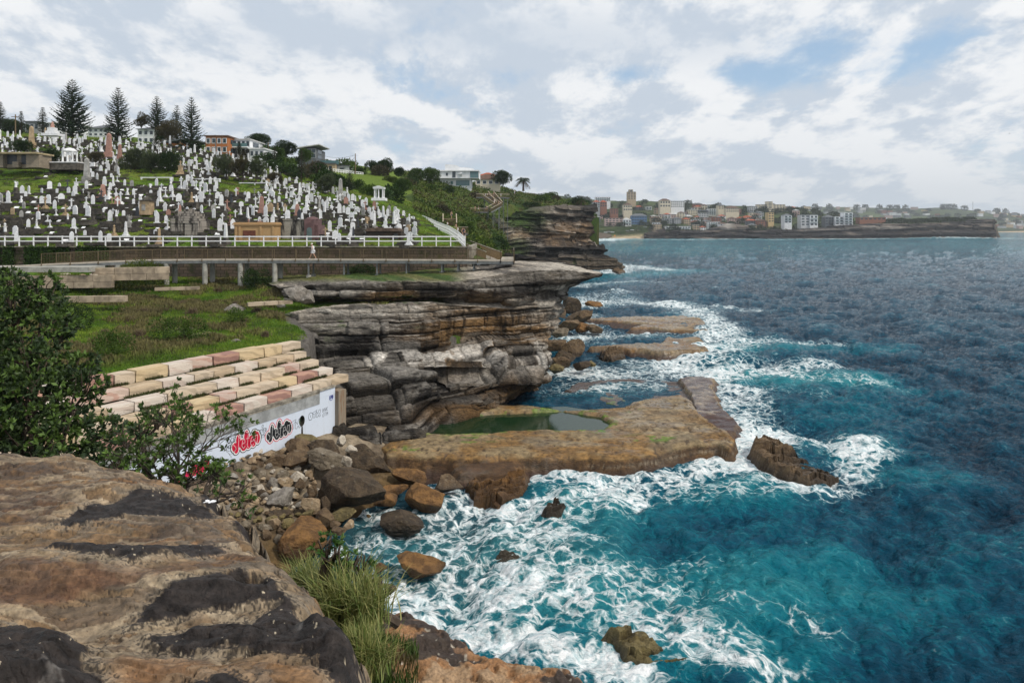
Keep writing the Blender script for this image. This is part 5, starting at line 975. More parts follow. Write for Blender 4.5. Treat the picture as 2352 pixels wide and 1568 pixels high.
b = MB(); b.box(((RW0+RW1)/2, .25, 12.2), (RW1-RW0, .5, 4.9)); obj('masonry', b, m_masonry, rw)
b = MB(); b.box(((RW0+RW1)/2, .2, 14.73), (RW1-RW0+.2, .62, .16)); obj('coping', b, m_cap, rw)
rw2 = thing('side_wall', 'short grey stone wall turning back from the railing corner', 'wall', (RW1, 79.0, 0)); b = MB(); b.box((.25, 6.5, 12.3), (.5, 12, 5.0)); obj('masonry', b, m_cap, rw2)
# the white railing along the cemetery edge: two runs meeting at the corner
m_wp = pm('white_paint', (.80, .80, .80), .45, .06, 3, .1); m_steel = pm('galvanised_steel', (.16, .17, .17), .6, .25, 3, .2); m_deck = pm('weathered_decking', (.42, .37, .30), .8, .25, 2, .3, 20); m_bronze = pm('bronze_balustrade', (.115, .082, .040), .45, .2, 3, .1, spec=.5); m_pier = pm('concrete_pier', (.36, .35, .31), .9, .3, 1.5, .5, 9)
def rail(name, label, p0, p1, z0, z1, n, h=1.22, wd=.11):
    t = thing(name, label, 'railing', (p0[0], p0[1], z0)); dx, dy, dz = p1[0]-p0[0], p1[1]-p0[1], z1-z0
    for i in range(n+1):
        f = i/n; b = MB(); x, y = dx*f, dy*f; z = (z_at(p0[0]+x, p0[1]+y)-z0) if z_at else dz*f; b.box((x, y, z+h/2-.06), (wd, wd, h+.1)); b.box((x, y, z+h+.01), (wd+.03, wd+.03, .03)); obj('post', b, m_wp, t)
    for k, hh in ((0, h-.07), (1, h*.52)):
        b = MB()
        for i in range(n):
            f, g = i/n, (i+1)/n; za = (z_at(p0[0]+dx*f, p0[1]+dy*f)-z0) if z_at else dz*f; zb = (z_at(p0[0]+dx*g, p0[1]+dy*g)-z0) if z_at else dz*g
            b.bar((dx*f, dy*f, za+hh), (dx*g, dy*g, zb+hh), .075, .13 if k == 0 else .11)
        obj('rail', b, m_wp, t)
    return t
z_at = None
cx1 = wallline(1068)
rail('white_railing', 'white two-rail timber fence along the front edge of the cemetery', (wallline(-420), 79.05), (cx1, 79.05), 14.78, 14.78, 45)
fe = [pt(1068, 568, 79.1), pt(1052, 551, 90), pt(1030, 536, 101), pt(1003, 524, 115), pt(985, 514, 127), pt(970, 507, 138)]
def z_at(x, y): return float(np.interp(y, [p[1] for p in fe], [p[2] for p in fe]))
t = thing('white_railing', 'white picketed fence climbing away from the railing corner beside the scrub', 'railing', (0, 0, 0))
P = [np.array(p) for p in fe]; cum = np.concatenate([[0], np.cumsum([np.linalg.norm(P[i+1]-P[i]) for i in range(5)])])
def onfe(s): return np.array([np.interp(s, cum, [p[k] for p in P]) for k in range(3)])
np_ = 44
for i in range(np_+1):
    p = onfe(cum[-1]*i/np_); b = MB(); b.box((p[0], p[1], p[2]+.55), (.12, .12, 1.25)); obj('post', b, m_wp, t)
for hh in (1.12, .62, .2):
    b = MB(); [b.bar(onfe(cum[-1]*i/np_)+(0, 0, hh), onfe(cum[-1]*(i+1)/np_)+(0, 0, hh), .07, .11) for i in range(np_)]; obj('rail', b, m_wp, t)
z_at = None
# boardwalk: deck, steel edge beams, balustrades, piers
DZ = 13.57
dk = [(-700, 622, None), (0, 608, None), (140, 605, 70), (330, 593, 71.5), (470, 593.5, 74), (720, 595, 74), (1040, 602, 74), (1155, 604, 74.5)]
edge = [gd(-500, 598, 13.2) if 0 else ((-500-CX)/F_*66, 66.0, 13.3), ((0-CX)/F_*67, 67.0, 13.35), pt(95, 604, 68), pt(140, 603.5, 68.6), pt(250, 598, 70.0), pt(335, 594.5, 72.0), pt(470, 595, 73), pt(720, 596.5, 73.4), pt(1040, 602, 72.0), pt(1150, 604, 71.0)]
edge = [(p[0], p[1], 13.55 if i > 4 else [13.1, 13.15, 13.3, 13.35, 13.5][i]) for i, p in enumerate(edge)]
def back(p, w_=2.3): return (p[0], p[1]+w_+(0 if p[0] < -5 else 0), p[2])
bw = thing('boardwalk', 'raised coastal boardwalk with pale deck, steel beams and thin bronze balustrade on concrete piers', 'boardwalk')
b = MB()
for e0, e1 in zip(edge[:-1], edge[1:]):
    w0 = w1 = 2.3
    V = [e0, e1, back(e1), back(e0)]; V = V+[(p[0], p[1], p[2]-.10) for p in V]; b.add(V, [(0, 1, 2, 3), (7, 6, 5, 4), (0, 4, 5, 1), (1, 5, 6, 2), (2, 6, 7, 3), (3, 7, 4, 0)])
xe, ye = edge[-1][0], edge[-1][1]; b.box((xe+.7, ye+4.6, 13.50), (1.4, 9.2, .1)); obj('deck', b, m_deck, bw)
b = MB()
for e0, e1 in zip(edge[:-1], edge[1:]):
    for o_ in (.06, 2.2): b.bar((e0[0], e0[1]+o_, e0[2]-.25), (e1[0], e1[1]+o_, e1[2]-.25), .10, .30)
b.bar((xe, ye+.05, 13.3), (xe+1.4, ye+.05, 13.3), .1, .3); b.bar((xe+1.35, ye, 13.3), (xe+1.35, ye+9, 13.3), .1, .3); obj('beam', b, m_steel, bw)
lenE = [0]; 
for a_1, b_1 in zip(edge[:-1], edge[1:]): lenE.append(lenE[-1]+math.dist(a_1, b_1))
def onE(s, off=0.0): return np.array([np.interp(s, lenE, [p[k] for p in edge]) for k in range(3)])+np.array((0, off, 0))
def balus(fn, L0, L1, name='balustrade'):
    b = MB(); s = L0; n = int((L1-L0)/.13)
    for i in range(n+1):
        p = fn(L0+(L1-L0)*i/n); b.bar(p+(0, 0, .08), p+(0, 0, 1.05), .016, .016)
    m_ = int((L1-L0)/1.0)
    for hh, w_ in ((1.08, .06), (.10, .03)):
        for i in range(m_): b.bar(fn(L0+(L1-L0)*i/m_)+(0, 0, hh), fn(L0+(L1-L0)*(i+1)/m_)+(0, 0, hh), w_, .04)
    obj(name, b, m_bronze, bw); k = max(1, int((L1-L0)/2.35))
    for i in range(k+1):
        p = fn(L0+(L1-L0)*i/k); b = MB(); b.box(p+(0, -.04, .48), (.06, .06, 1.25)); b.box(p+(0, -.07, -.12), (.12, .05, .2)); obj('post', b, m_bronze, bw)
L0_ = float(np.interp(edge[2][0], [p[0] for p in edge], lenE)); balus(lambda s: onE(s, .02), L0_, lenE[-1]); balus(lambda s: onE(s, 2.28), L0_, lenE[-1]-1.2)
balus(lambda s: np.array((xe+s, ye+.02, 13.55)), 0, 1.4); balus(lambda s: np.array((xe+1.38, ye+s, 13.55)), 0, 9)
# ramp leading away from the corner towards the stairs
rp = [pt(1152, 600, 78), pt(1150, 598, 84), pt(1118, 585, 92), pt(1090, 572, 108), pt(1072, 562, 128)]
rmp = thing('ramp', 'bronze-sided ramp curving away behind the end of the boardwalk', 'ramp'); b = MB()
for a_1, b_1 in zip(rp[:-1], rp[1:]):
    V = [a_1, b_1, (b_1[0]-1.8, b_1[1], b_1[2]), (a_1[0]-1.8, a_1[1], a_1[2])]; V = V+[(p[0], p[1], p[2]-.15) for p in V]; b.add(V, [(0, 1, 2, 3), (7, 6, 5, 4), (0, 4, 5, 1), (1, 5, 6, 2), (2, 6, 7, 3), (3, 7, 4, 0)])
obj('deck', b, m_deck, rmp); b = MB(); b2_ = MB()
for a_1, b_1 in zip(rp[:-1], rp[1:]):
    n = int(math.dist(a_1, b_1)/.14); A1, B1 = np.array(a_1), np.array(b_1)
    for o_ in (0, -1.8):
        for i in range(n): p = A1+(B1-A1)*i/n+(o_, 0, 0); b.bar(p, p+(0, 0, 1.05), .03, .03)
        b2_.bar(A1+(o_, 0, 1.1), B1+(o_, 0, 1.1), .09, .06)
obj('balustrade', b, pm('timber_balustrade', (.21, .145, .075), .7, .25, 3, .2), rmp); obj('handrail', b2_, m_deck, rmp)
# piers
for vx_, kind, yb in ((228, 1, 612), (305, 1, 618), (392, 0, 643), (473, 0, 653), (553, 0, 650), (631, 0, 651), (708, 2, 643), (791, 3, 634), (868, 3, 628), (936, 3, 628), (1017, 3, 622), (1054, 3, 618), (1090, 3, 616)):
    x = (vx_-CX)/F_*73.5; p = onE(np.interp(x, [q[0] for q in edge], lenE)); zt = p[2]-.4; zb = 17-(yb-HY)/F_*(p[1]+.3)-.5
    for o_ in (.25, 2.05):
        if kind in (0, 1): b = MB(); b.tube([(x, p[1]+o_, zb), (x, p[1]+o_, zt)], .27, 16); obj('pier', b, m_pier, bw)
        elif kind == 2: b = MB(); b.box((x, p[1]+o_, (zt+zt-1.3)/2), (.14, .14, 1.3)); b.box((x-.07, p[1]+o_, (zt+zt-1.3)/2), (.02, .2, 1.3)); obj('steel_column', b, m_steel, bw); b = MB(); b.tube([(x, p[1]+o_, zb), (x, p[1]+o_, zt-1.3)], .27, 16); obj('pier', b, m_pier, bw)
        else: b = MB(); b.box((x, p[1]+o_, (zb+zt)/2), (.14, .16, zt-zb)); b.box((x, p[1]+o_, (zb+.4)), (.42, .42, .5 if kind == 3 and vx_ < 800 else .06)); obj('steel_column', b, m_steel, bw)
# concrete approach slab & path at the left end, low walls of sawn blocks on the slope
b = MB(); b.box((-48.0, 67.5, 12.9), (14, 2.6, .5)); o = obj('concrete_abutment', b, m_pier); tag(o, 'long concrete slab carrying the left end of the boardwalk', 'slab')
m_bw = pm('terrace_wall_stone', (.36, .29, .21), .95, .35, 1.4, .5, 8, objvar=.2)
def bwall(lab, p0, p1, z0, h, rows_, bl):
    A_, B_ = np.array(p0), np.array(p1); ln = np.linalg.norm(B_-A_); rz = math.atan2(B_[1]-A_[1], B_[0]-A_[0]); t = thing('terrace_wall', lab, 'wall', (p0[0], p0[1], z0), rz)
    for r in range(rows_):
        s = -.3*bl*(r % 2)
        while s < ln:
            l = bl*rb.uniform(.8, 1.25); b = MB(); b.box((s+l/2, 0, (r+.5)*h/rows_), (l-.04, .6, h/rows_-.03)); obj('block', b, m_bw, t); s += l
for lab, a1, a2, h, r_ in (('two-course sawn stone terrace wall left of the piers', (0, 650, 66), (245, 637, 67), 1.25, 2), ('stone block terrace wall stepping up beside the first piers', (225, 631, 67.5), (368, 630, 69), 1.3, 2), ('low stone terrace wall topped with balanced pebbles', (40, 682, 60), (268, 668, 61), .55, 1), ('single low course of blocks near the middle piers', (355, 655, 66), (430, 650, 67), .3, 1), ('short row of small mossy blocks on the slope', (568, 690, 62.5), (642, 684, 64), .35, 1)):
    p0, p1 = pt(*a1), pt(*a2); bwall(lab, p0[:2], p1[:2], min(p0[2], p1[2])-.5, h, r_, 1.6 if r_ == 2 else 1.2)
# ================================================================ person figures
def skinfig(name, J, E, root, lv=1):
    me = bpy.data.meshes.new(name); names = list(J); ix = {k: i for i, k in enumerate(names)}
    me.from_pydata([J[k][0] for k in names], [(ix[a], ix[b]) for a, b in E], []); o = bpy.data.objects.new(name, me); C.objects.link(o)
    md = o.modifiers.new('skin', 'SKIN'); 
    for i, k in enumerate(names):
        sv_ = me.skin_vertices[0].data[i]; r = J[k][1]; sv_.radius = r if isinstance(r, tuple) else (r, r); sv_.use_root = (k == root)
    sb = o.modifiers.new('sub', 'SUBSURF'); sb.levels = lv; sb.render_levels = lv
    dg = bpy.context.evaluated_depsgraph_get(); me2 = bpy.data.meshes.new_from_object(o.evaluated_get(dg)); bpy.data.objects.remove(o); me2.name = name
    for p in me2.polygons: p.use_smooth = True
    return me2
m_skin = pm('skin', (.55, .32, .22), .6, .1, 5, 0); 
def walker(skirt, hold=False, stride=.32, seed=1):
    """a figure walking towards -x, feet at z=0; returns the body mesh, with clothing built by the caller"""
    s = stride
    J = {'pel': ((0, 0, .92), (.13, .11)), 'wai': ((-.01, 0, 1.05), (.11, .09)), 'che': ((-.03, 0, 1.25), (.15, .10)), 'nek': ((-.06, 0, 1.41), .05), 'hd0': ((-.10, 0, 1.50), .07), 'hd1': ((-.12, 0, 1.58), (.088, .078)), 'hd2': ((-.11, 0, 1.65), .065), 'nose': ((-.205, 0, 1.555), .014)}
    E = [('pel', 'wai'), ('wai', 'che'), ('che', 'nek'), ('nek', 'hd0'), ('hd0', 'hd1'), ('hd1', 'hd2'), ('hd1', 'nose')]
    for sd, y, f in (('a', .09, -1), ('b', -.09, 1)):
        J.update({'hp'+sd: ((0, y, .88), .085), 'kn'+sd: ((f*s*.55-(.05), y, .49), .055), 'an'+sd: ((f*s*1.15, y, .09 if f < 0 else .14), .038), 'to'+sd: ((f*s*1.15-.14, y, .04 if f < 0 else .02), .032)}); E += [('pel', 'hp'+sd), ('hp'+sd, 'kn'+sd), ('kn'+sd, 'an'+sd), ('an'+sd, 'to'+sd)]
    arms = {'a': [(-.05, .19, 1.34), (-.17, .22, 1.16) if hold else (.06, .23, 1.1), (-.22, .14, 1.40) if hold else (-.06, .24, .88)], 'b': [(-.03, -.19, 1.34), (.02, -.25, 1.10), (-.20, -.20, 1.02)]}
    for sd, (a1, a2, a3) in arms.items():
        J.update({'sh'+sd: (a1, .05), 'el'+sd: (a2, .036), 'wr'+sd: (a3, .024)}); E += [('che', 'sh'+sd), ('sh'+sd, 'el'+sd), ('el'+sd, 'wr'+sd)]
        d = np.array(a3)-np.array(a2); d /= np.linalg.norm(d); sx = np.array((0, 1., 0)); J['pm'+sd] = (tuple(np.array(a3)+d*.07), (.034, .018)); E.append(('wr'+sd, 'pm'+sd))
        for q_ in range(4): J[f'f{q_}{sd}'] = (tuple(np.array(a3)+d*(.15-.012*abs(q_-1))+sx*(q_-1.5)*.021), .009); E.append(('pm'+sd, f'f{q_}{sd}'))
        J['th'+sd] = (tuple(np.array(a3)+d*.07+sx*.05), .010); E.append(('wr'+sd, 'th'+sd))
    return skinfig('body', J, E, 'pel')
def cloth(mb_prof, c, seg=16, sx=1.0): 
    b = MB(); b.lathe(mb_prof, c, seg); V = b.V[0]; V[:, 1] = c[1]+(V[:, 1]-c[1])*sx; return b
BODY = walker(True, True)
pw_ = thing('person', 'woman in white cap and white striped dress walking left along the boardwalk', 'person', (0, 0, 0))
px_ = (718-CX)/F_*74.3; pe = onE(np.interp(px_, [q[0] for q in edge], lenE)); pw_.location = (px_, pe[1]+1.0, 13.56)
obj('body', BODY, m_skin, pw_); m_wc = pm('white_cotton', (.80, .80, .82), .8, .08, 6, .2); m_st = pm('dark_hair', (.06, .03, .02), .6, .2, 9, .3)
b = cloth([(.23, .62), (.20, .80), (.165, .98), (.15, 1.08), (.175, 1.25), (.17, 1.36), (.07, 1.43)], (-.01, 0, 0), 18, .85); obj('dress', b, m_wc, pw_)
b = MB(); [b.box((-.01+.215*math.cos(t)*(1), .19*math.sin(t), .80), (.012, .012, .36)) for t in np.linspace(0, 6.28, 13)]; obj('stripe', b, pm('grey_stripe', (.22, .24, .28), .8, 0, 3, 0), pw_)
b = MB(); b.lathe([(.115, 1.60), (.112, 1.66), (.07, 1.72), (.01, 1.735)], (-.11, 0, 0), 16); b.box((-.25, 0, 1.612), (.12, .15, .015)); obj('cap', b, pm('pale_cap', (.66, .64, .52), .8, .1, 6, .1), pw_)
b = MB(); b.tube([(-.03, 0, 1.60), (.02, 0, 1.48), (.05, 0, 1.36), (.07, 0, 1.24)], [.05, .045, .035, .012], 8); obj('hair', b, m_st, pw_)
b = MB(); b.lathe([(.05, .72), (.10, .80), (.09, .92), (.03, .98)], (.20, -.10, 0), 12); b.tube([(.16, -.05, .96), (.02, -.12, 1.40), (-.06, -.10, 1.42)], .012, 5); obj('bag', b, m_wc, pw_)
b = MB(); [b.add(np.array([(x+dx, y+dy, z) for z in (0, .075) for dx, dy in ((-.17, -.045), (.07, -.045), (.07, .045), (-.17, .045))])+np.array((0, 0, zz)), [(0, 3, 2, 1), (4, 5, 6, 7), (0, 1, 5, 4), (1, 2, 6, 5), (2, 3, 7, 6), (3, 0, 4, 7)]) for x, y, zz in ((-.37, .09, .0), (.37, -.09, .0))]; obj('shoe', b, m_wc, pw_)
# walkers far off on the stairs (6 px tall or less): one body, top and shorts each
BODY2 = walker(False, False, .22); TOP = cloth([(.15, .95), (.14, 1.05), (.175, 1.25), (.18, 1.36), (.07, 1.42)], (-.02, 0, 0), 12, .8).build('shirt'); SHO = cloth([(.19, .62), (.17, .80), (.15, .98)], (0, 0, 0), 12, .9).build('shorts'); HAI = (lambda b: (b.lathe([(.10, 1.57), (.105, 1.64), (.06, 1.70), (.01, 1.71)], (-.10, 0, 0), 10), b)[1])(MB()).build('hair')
cm = {k: pm(k.replace(' ', '_')+'_cloth', c, .8, .1, 4, 0) for k, c in {'white': (.8, .8, .8), 'black': (.02, .02, .025), 'navy': (.03, .05, .12), 'light blue': (.30, .45, .62), 'red': (.5, .05, .04), 'orange': (.6, .2, .05), 'green': (.05, .3, .12), 'tan': (.4, .28, .18), 'grey': (.25, .25, .27)}.items()}
def far_person(loc, top, bot, label, rz=0):
    t = thing('person', label, 'person', loc, rz, 'people on the coastal path'); obj('body', BODY2, m_skin, t)
    for nm, me, c in (('shirt', TOP, top), ('shorts', SHO, bot)):
        m2 = me.copy(); m2.materials.clear(); m2.materials.append(cm[c]); obj(nm, m2, None, t)
    m2 = HAI.copy(); m2.materials.clear(); m2.materials.append(m_st); obj('hair', m2, None, t); return t
# ================================================================ timber stairs on the scrub slope
Z4 = lambda x, y: (1700/1.7415+x/(3.267*1.7415), 640/1.7415+y/(3.267*1.7415))
def z4(x, y, d): vx_, vy_ = Z4(x, y); return np.array(pt(vx_, vy_, d))
m_tim = pm('stair_timber', (.17, .125, .075), .8, .25, 2, .1); m_tl = pm('pale_timber_rail', (.50, .42, .32), .8, .2, 2, .1)
def flight(t, a, b_, w_=2.0, rail_=True, legs=0):
    a = np.array(a); b_ = np.array(b_); d = b_-a; hd = np.array((d[0], d[1], 0)); ln = np.linalg.norm(hd); hd /= ln; sd = np.array((-hd[1], hd[0], 0)); st = abs(d[2]) > .8; b = MB()
    if st:
        n = max(3, int(abs(d[2])/.2))
        for i in range(n): p = a+d*(i+.5)/n; V = [p-sd*w_/2-hd*ln/n*.6, p+sd*w_/2-hd*ln/n*.6, p+sd*w_/2+hd*ln/n*.6, p-sd*w_/2+hd*ln/n*.6]; V = V+[q_-(0, 0, .07) for q_ in V]; b.add(V, [(3, 2, 1, 0), (4, 5, 6, 7), (0, 1, 5, 4), (1, 2, 6, 5), (2, 3, 7, 6), (3, 0, 4, 7)])
    else: V = [a-sd*w_/2, a+sd*w_/2, b_+sd*w_/2, b_-sd*w_/2]; V = V+[q_-(0, 0, .15) for q_ in V]; b.add(V, [(3, 2, 1, 0), (4, 5, 6, 7), (0, 1, 5, 4), (1, 2, 6, 5), (2, 3, 7, 6), (3, 0, 4, 7)])
    obj('steps' if st else 'deck', b, m_tim, t)
    for s_ in (-1, 1): b = MB(); b.bar(a+sd*s_*w_/2-(0, 0, .25), b_+sd*s_*w_/2-(0, 0, .25), .12, .35); obj('beam', b, m_steel, t)
    for s_ in (-1, 1):
        b = MB(); n = max(2, int(np.linalg.norm(d)/.35))
        for i in range(n+1): p = a+d*i/n+sd*s_*w_/2; b.bar(p, p+(0, 0, 1.05), .05, .05)
        obj('balustrade', b, m_tim, t); b = MB(); b.bar(a+sd*s_*w_/2+(0, 0, 1.1), b_+sd*s_*w_/2+(0, 0, 1.1), .16, .08); obj('handrail', b, m_tl, t)
    for i in range(legs):
        p = a+d*(i+.5)/legs
        for s_ in (-1, 1): b = MB(); q_ = p+sd*s_*w_/2; zg = float(MID.h(q_[0], q_[1]))-.5; b.bar((q_[0], q_[1], min(zg, q_[2]-.6)), (q_[0], q_[1], q_[2]-.2), .18, .18); obj('leg', b, m_steel, t)
t = thing('timber_stairs', 'zigzag timber stairs with bronze rails and landings high on the scrub slope', 'staircase')
A1 = z4(480, 668, 222); A2 = z4(820, 672, 222); A3 = z4(955, 598, 229); A4 = z4(790, 492, 240); A5 = z4(1105, 500, 240); A6 = z4(975, 590, 230); A7 = z4(860, 440, 250)
flight(t, A1, A2, 2.4, legs=1); flight(t, A2, A3, 2.4, legs=2); flight(t, A3-(0, 0, .05), A4+(0, 0, .3), 2.4, legs=1); flight(t, A4-(3.2, 0, 0)+(0, 0, .35), A4+(2.4, 0, .35), 3.0, legs=1); flight(t, A4+(4.2, 0, .35), A5+(0, 0, .35), 3.4, legs=3); flight(t, A6+(0, 0, .1), A7, 2.0)
t = thing('timber_stairs', 'straight flight of dark timber steps rising behind the white fence', 'staircase'); flight(t, z4(325, 885, 140), z4(322, 765, 145), 2.8); flight(t, z4(322, 765, 145), z4(318, 762, 149), 2.8)
t = thing('lookout_deck', 'small timber lookout deck with bronze balustrade beside the straight steps', 'deck'); flight(t, z4(390, 948, 128), z4(555, 948, 128), 3.0, legs=2)
for k, (x, y, d, a_1, b_1, lab) in enumerate(((800, 652, 197, 'navy', 'navy', 'walker in navy with white cap midway along the lowest landing’s right side'), (655, 660, 196, 'tan', 'tan', 'walker in tan at the middle of the lowest landing'), (698, 660, 196, 'black', 'white', 'walker in black top beside the one in tan'), (905, 572, 203, 'white', 'white', 'walker in white at the landing corner of the zigzag stairs'), (960, 585, 204, 'black', 'tan', 'walker in black leaning at the landing corner rail'),
     (790, 490, 214, 'white', 'navy', 'leftmost walker in white on the upper landing'), (815, 490, 214, 'white', 'black', 'second walker in white on the upper landing'), (838, 492, 214, 'black', 'black', 'walker all in black on the upper landing'), (895, 478, 217, 'tan', 'navy', 'bare-armed walker right of the upper stair head'), (993, 485, 214, 'light blue', 'white', 'walker in light blue on the lookout landing'), (1170, 450, 240, 'white', 'light blue', 'lone walker on the path right of the lookout landing'),
     (345, 762, 148, 'tan', 'navy', 'walker at the top of the straight steps'), (292, 905, 138, 'white', 'light blue', 'long-haired walker in white at the foot of the straight steps'), (402, 940, 128, 'tan', 'tan', 'walker with white cap on the lookout deck'), (425, 985, 122, 'white', 'grey', 'walker in white below the lookout deck'), (484, 1010, 112, 'black', 'black', 'walker in black just behind the railing corner'), (515, 1020, 108, 'navy', 'black', 'walker in navy nearest the railing corner'), (475, 690, 195, 'orange', 'green', 'walker in orange at the lowest landing’s left end'), (522, 712, 190, 'red', 'red', 'walker in red on the path below the lowest landing'))):
    d = d+26 if d > 180 and d < 230 else d; p = z4(x, y, d); far_person(tuple(p), a_1, b_1, lab, rb.uniform(0, 6.28))
# ================================================================ foliage
def rdir(n, r): v = r.normal(size=(n, 3)); return v/np.linalg.norm(v, axis=1, keepdims=True)
def cards(P, size, asp=.5, axis=None, seed=0, col=None, cv=.25, up=.3, cols=None):
    r = np.random.default_rng(seed); n = len(P); size = np.broadcast_to(size, (n,))*r.uniform(.7, 1.3, n)
    a = rdir(n, r) if axis is None else axis+.35*rdir(n, r); a = a/np.linalg.norm(a, axis=1, keepdims=True)
    q_ = rdir(n, r)+np.array((0, 0, up)); s = np.cross(a, q_); s /= np.linalg.norm(s, axis=1, keepdims=True)+1e-9; nn = np.cross(a, s)
    L_ = size[:, None]; V = np.stack([P, P+a*L_*.5+s*L_*asp*.5+nn*L_*.06, P+a*L_, P+a*L_*.5-s*L_*asp*.5+nn*L_*.06], 1).reshape(-1, 3)
    F = np.arange(4*n).reshape(n, 4)
    c = (np.asarray(col)[None, :] if cols is None else cols)*(1+cv*r.uniform(-1, 1, (n, 1))); return V, F, np.repeat(np.clip(c, .002, .9), 4, 0)
m_leaf = vm('leaves', .55, 6, .15, 0, spec=.35, translucent=.22); m_bark = pm('bark', (.075, .055, .040), .95, .4, 4, .6, 14)
m_dleaf = vm('distant_leaves', .8, 1, .15, 0, spec=.15, translucent=.15)
def lobes_pts(lobes, dens, r, shell=.55):
    out_ = []; nr = []; cl = []
    for k, (c, rad) in enumerate(lobes):
        rad = np.array(rad if hasattr(rad, '__len__') else (rad,)*3, float); n = int(dens*(rad.prod()**(2/3)))
        d = rdir(n, r); rr = shell+(1-shell)*r.uniform(0, 1, n)**.6; bumpy = 1+.22*fbm(d[:, 0]*2.3+k, d[:, 1]*2.3, d[:, 2]*2.3+k*3, seed=600+k % 50, oct=3)
        P = np.array(c)+d*rad*(rr*bumpy)[:, None]; keep = vn(P[:, 0]/(rad[0]*.33), P[:, 1]/(rad[1]*.33), P[:, 2]/(rad[2]*.33), seed=77) > .30
        out_.append(P[keep]); nr.append(d[keep]); cl.append(np.full(keep.sum(), k))
    return np.concatenate(out_), np.concatenate(nr), np.concatenate(cl)
def crown_mesh(name, lobes, dens, size, colA, colB, seed=0, asp=.5):
    r = np.random.default_rng(seed); P, nr, cl = lobes_pts(lobes, dens, r); t = np.clip(.5+1.2*fbm(P[:, 0]/(size*5), P[:, 1]/(size*5), P[:, 2]/(size*5), seed=seed+3)+r.uniform(-.2, .2, len(P)), 0, 1)
    V, F, c = cards(P, size, asp, axis=nr*.8+np.array((0, 0, .3)), seed=seed+1, cols=mixc(colA, colB, t)); return mesh(name, V, F, False, c)
def trunk_mb(base, tops, r0, seed=0, mb=None):
    b = mb or MB(); rr = random.Random(seed); mid = Vector(base)+Vector((rr.uniform(-.1, .1), rr.uniform(-.1, .1), 1))*(min(t[2] for t in tops)-base[2])*.5
    b.tube([base, mid], [r0, r0*.75], 7)
    for t in tops: q_ = (mid+Vector(t))/2+Vector((rr.uniform(-.2, .2), rr.uniform(-.2, .2), 0))*abs(t[2]-base[2])*.15; b.tube([mid, q_, t], [r0*.6, r0*.35, r0*.12], 6)
    return b
def btree(name, label, vx_, ytop, ybot, w_, d, cA, cB, seed, nl=6, cat='tree', group=None, size=None, dens=None, flat=1.0, trunk=True):
    b0 = np.array(pt(vx_, ybot, d)); H_ = (ybot-ytop)/F_*d; W_ = w_/F_*d; rr = np.random.default_rng(seed); lob = []
    for k in range(nl):
        x, y = rr.uniform(-.5, .5)*W_*.62, rr.uniform(-.5, .5)*W_*.5; z = H_*rr.uniform(.45 if trunk else .3, .78); rd = W_*rr.uniform(.25, .36); lob.append(((x, y, z*.92), (rd, rd*.95, min(rd*.9*flat, H_*.36))))
    lob.append(((0, 0, H_*.72), (W_*.28, W_*.28, H_*.26))); size = size or max(.16, d/F_*2.2)
    t = thing(name, label, cat, tuple(b0), 0, group); obj('crown', crown_mesh('crown', lob, dens or 95/size**2*.40, size, cA, cB, seed), m_dleaf, t)
    b = trunk_mb((0, 0, -.4), [tuple(l[0]) for l in lob[:4]], max(.08, H_*.035), seed); obj('trunk', b, m_bark, t); return t
def pine(label, vx_, ytop, ybot, w_, d, seed, dens=1.0, cat='tree'):
    b0 = np.array(pt(vx_, ybot, d)); H_ = (ybot-ytop)/F_*d; R_ = w_/F_*d/2; r = np.random.default_rng(seed); t = thing('norfolk_pine', label, cat, tuple(b0), r.uniform(0, 6), 'pines along the top of the cemetery')
    b = MB(); b.tube([(0, 0, -.5), (0, 0, H_*.5), (0, 0, H_)], [H_*.022, H_*.013, .02], 8); nl = int(9+H_*1.05); P, A, S = [], [], []
    for i in range(nl):
        f = .10+.90*(i/nl)**.92; z = H_*f; ln = R_*1.12*(1-f)**.62*r.uniform(.88, 1.08)*(.80+.20*min(1, f*4)); nb = 6 if i < nl-4 else 4; a0 = r.uniform(0, 6)
        for k in range(nb):
            a = a0+2*math.pi*k/nb+r.uniform(-.2, .2); l_ = ln*r.uniform(.75, 1.08); up = .10+.42*f; s = np.linspace(.08, 1, max(5, int(l_*7*dens))); rise = up*s*l_*.55+.28*l_*s**3
            x = np.cos(a)*s*l_; y = np.sin(a)*s*l_; pts = np.stack([x, y, z+rise-.03*l_], 1); b.tube([tuple(pts[0]), tuple(pts[len(pts)//2]), tuple(pts[-1])], [.05, .035, .01], 4, cap=False)
            dr = np.array((math.cos(a), math.sin(a), .5)); sd = np.array((-math.sin(a), math.cos(a), .12)); wd = np.sin(np.clip(s*1.1, 0, 1)*3.0)*.55+.28
            for sg in (-1, 1, 0):
                P.append(pts+r.normal(scale=.04, size=pts.shape)); A.append(np.tile(dr*.55+sd*sg+np.array((0, 0, .55 if sg == 0 else .25)), (len(s), 1))); S.append(wd*min(1.15, .35+l_*.2)*(.8 if sg else .55))
    P = np.concatenate(P); A = np.concatenate(A); S = np.concatenate(S); A /= np.linalg.norm(A, axis=1, keepdims=True); V, F, c = cards(P, S, .33, A, seed, (.022, .040, .018), .35)
    obj('trunk', b, m_bark, t); obj('crown', mesh('crown', V, F, False, c), m_dleaf, t); return t
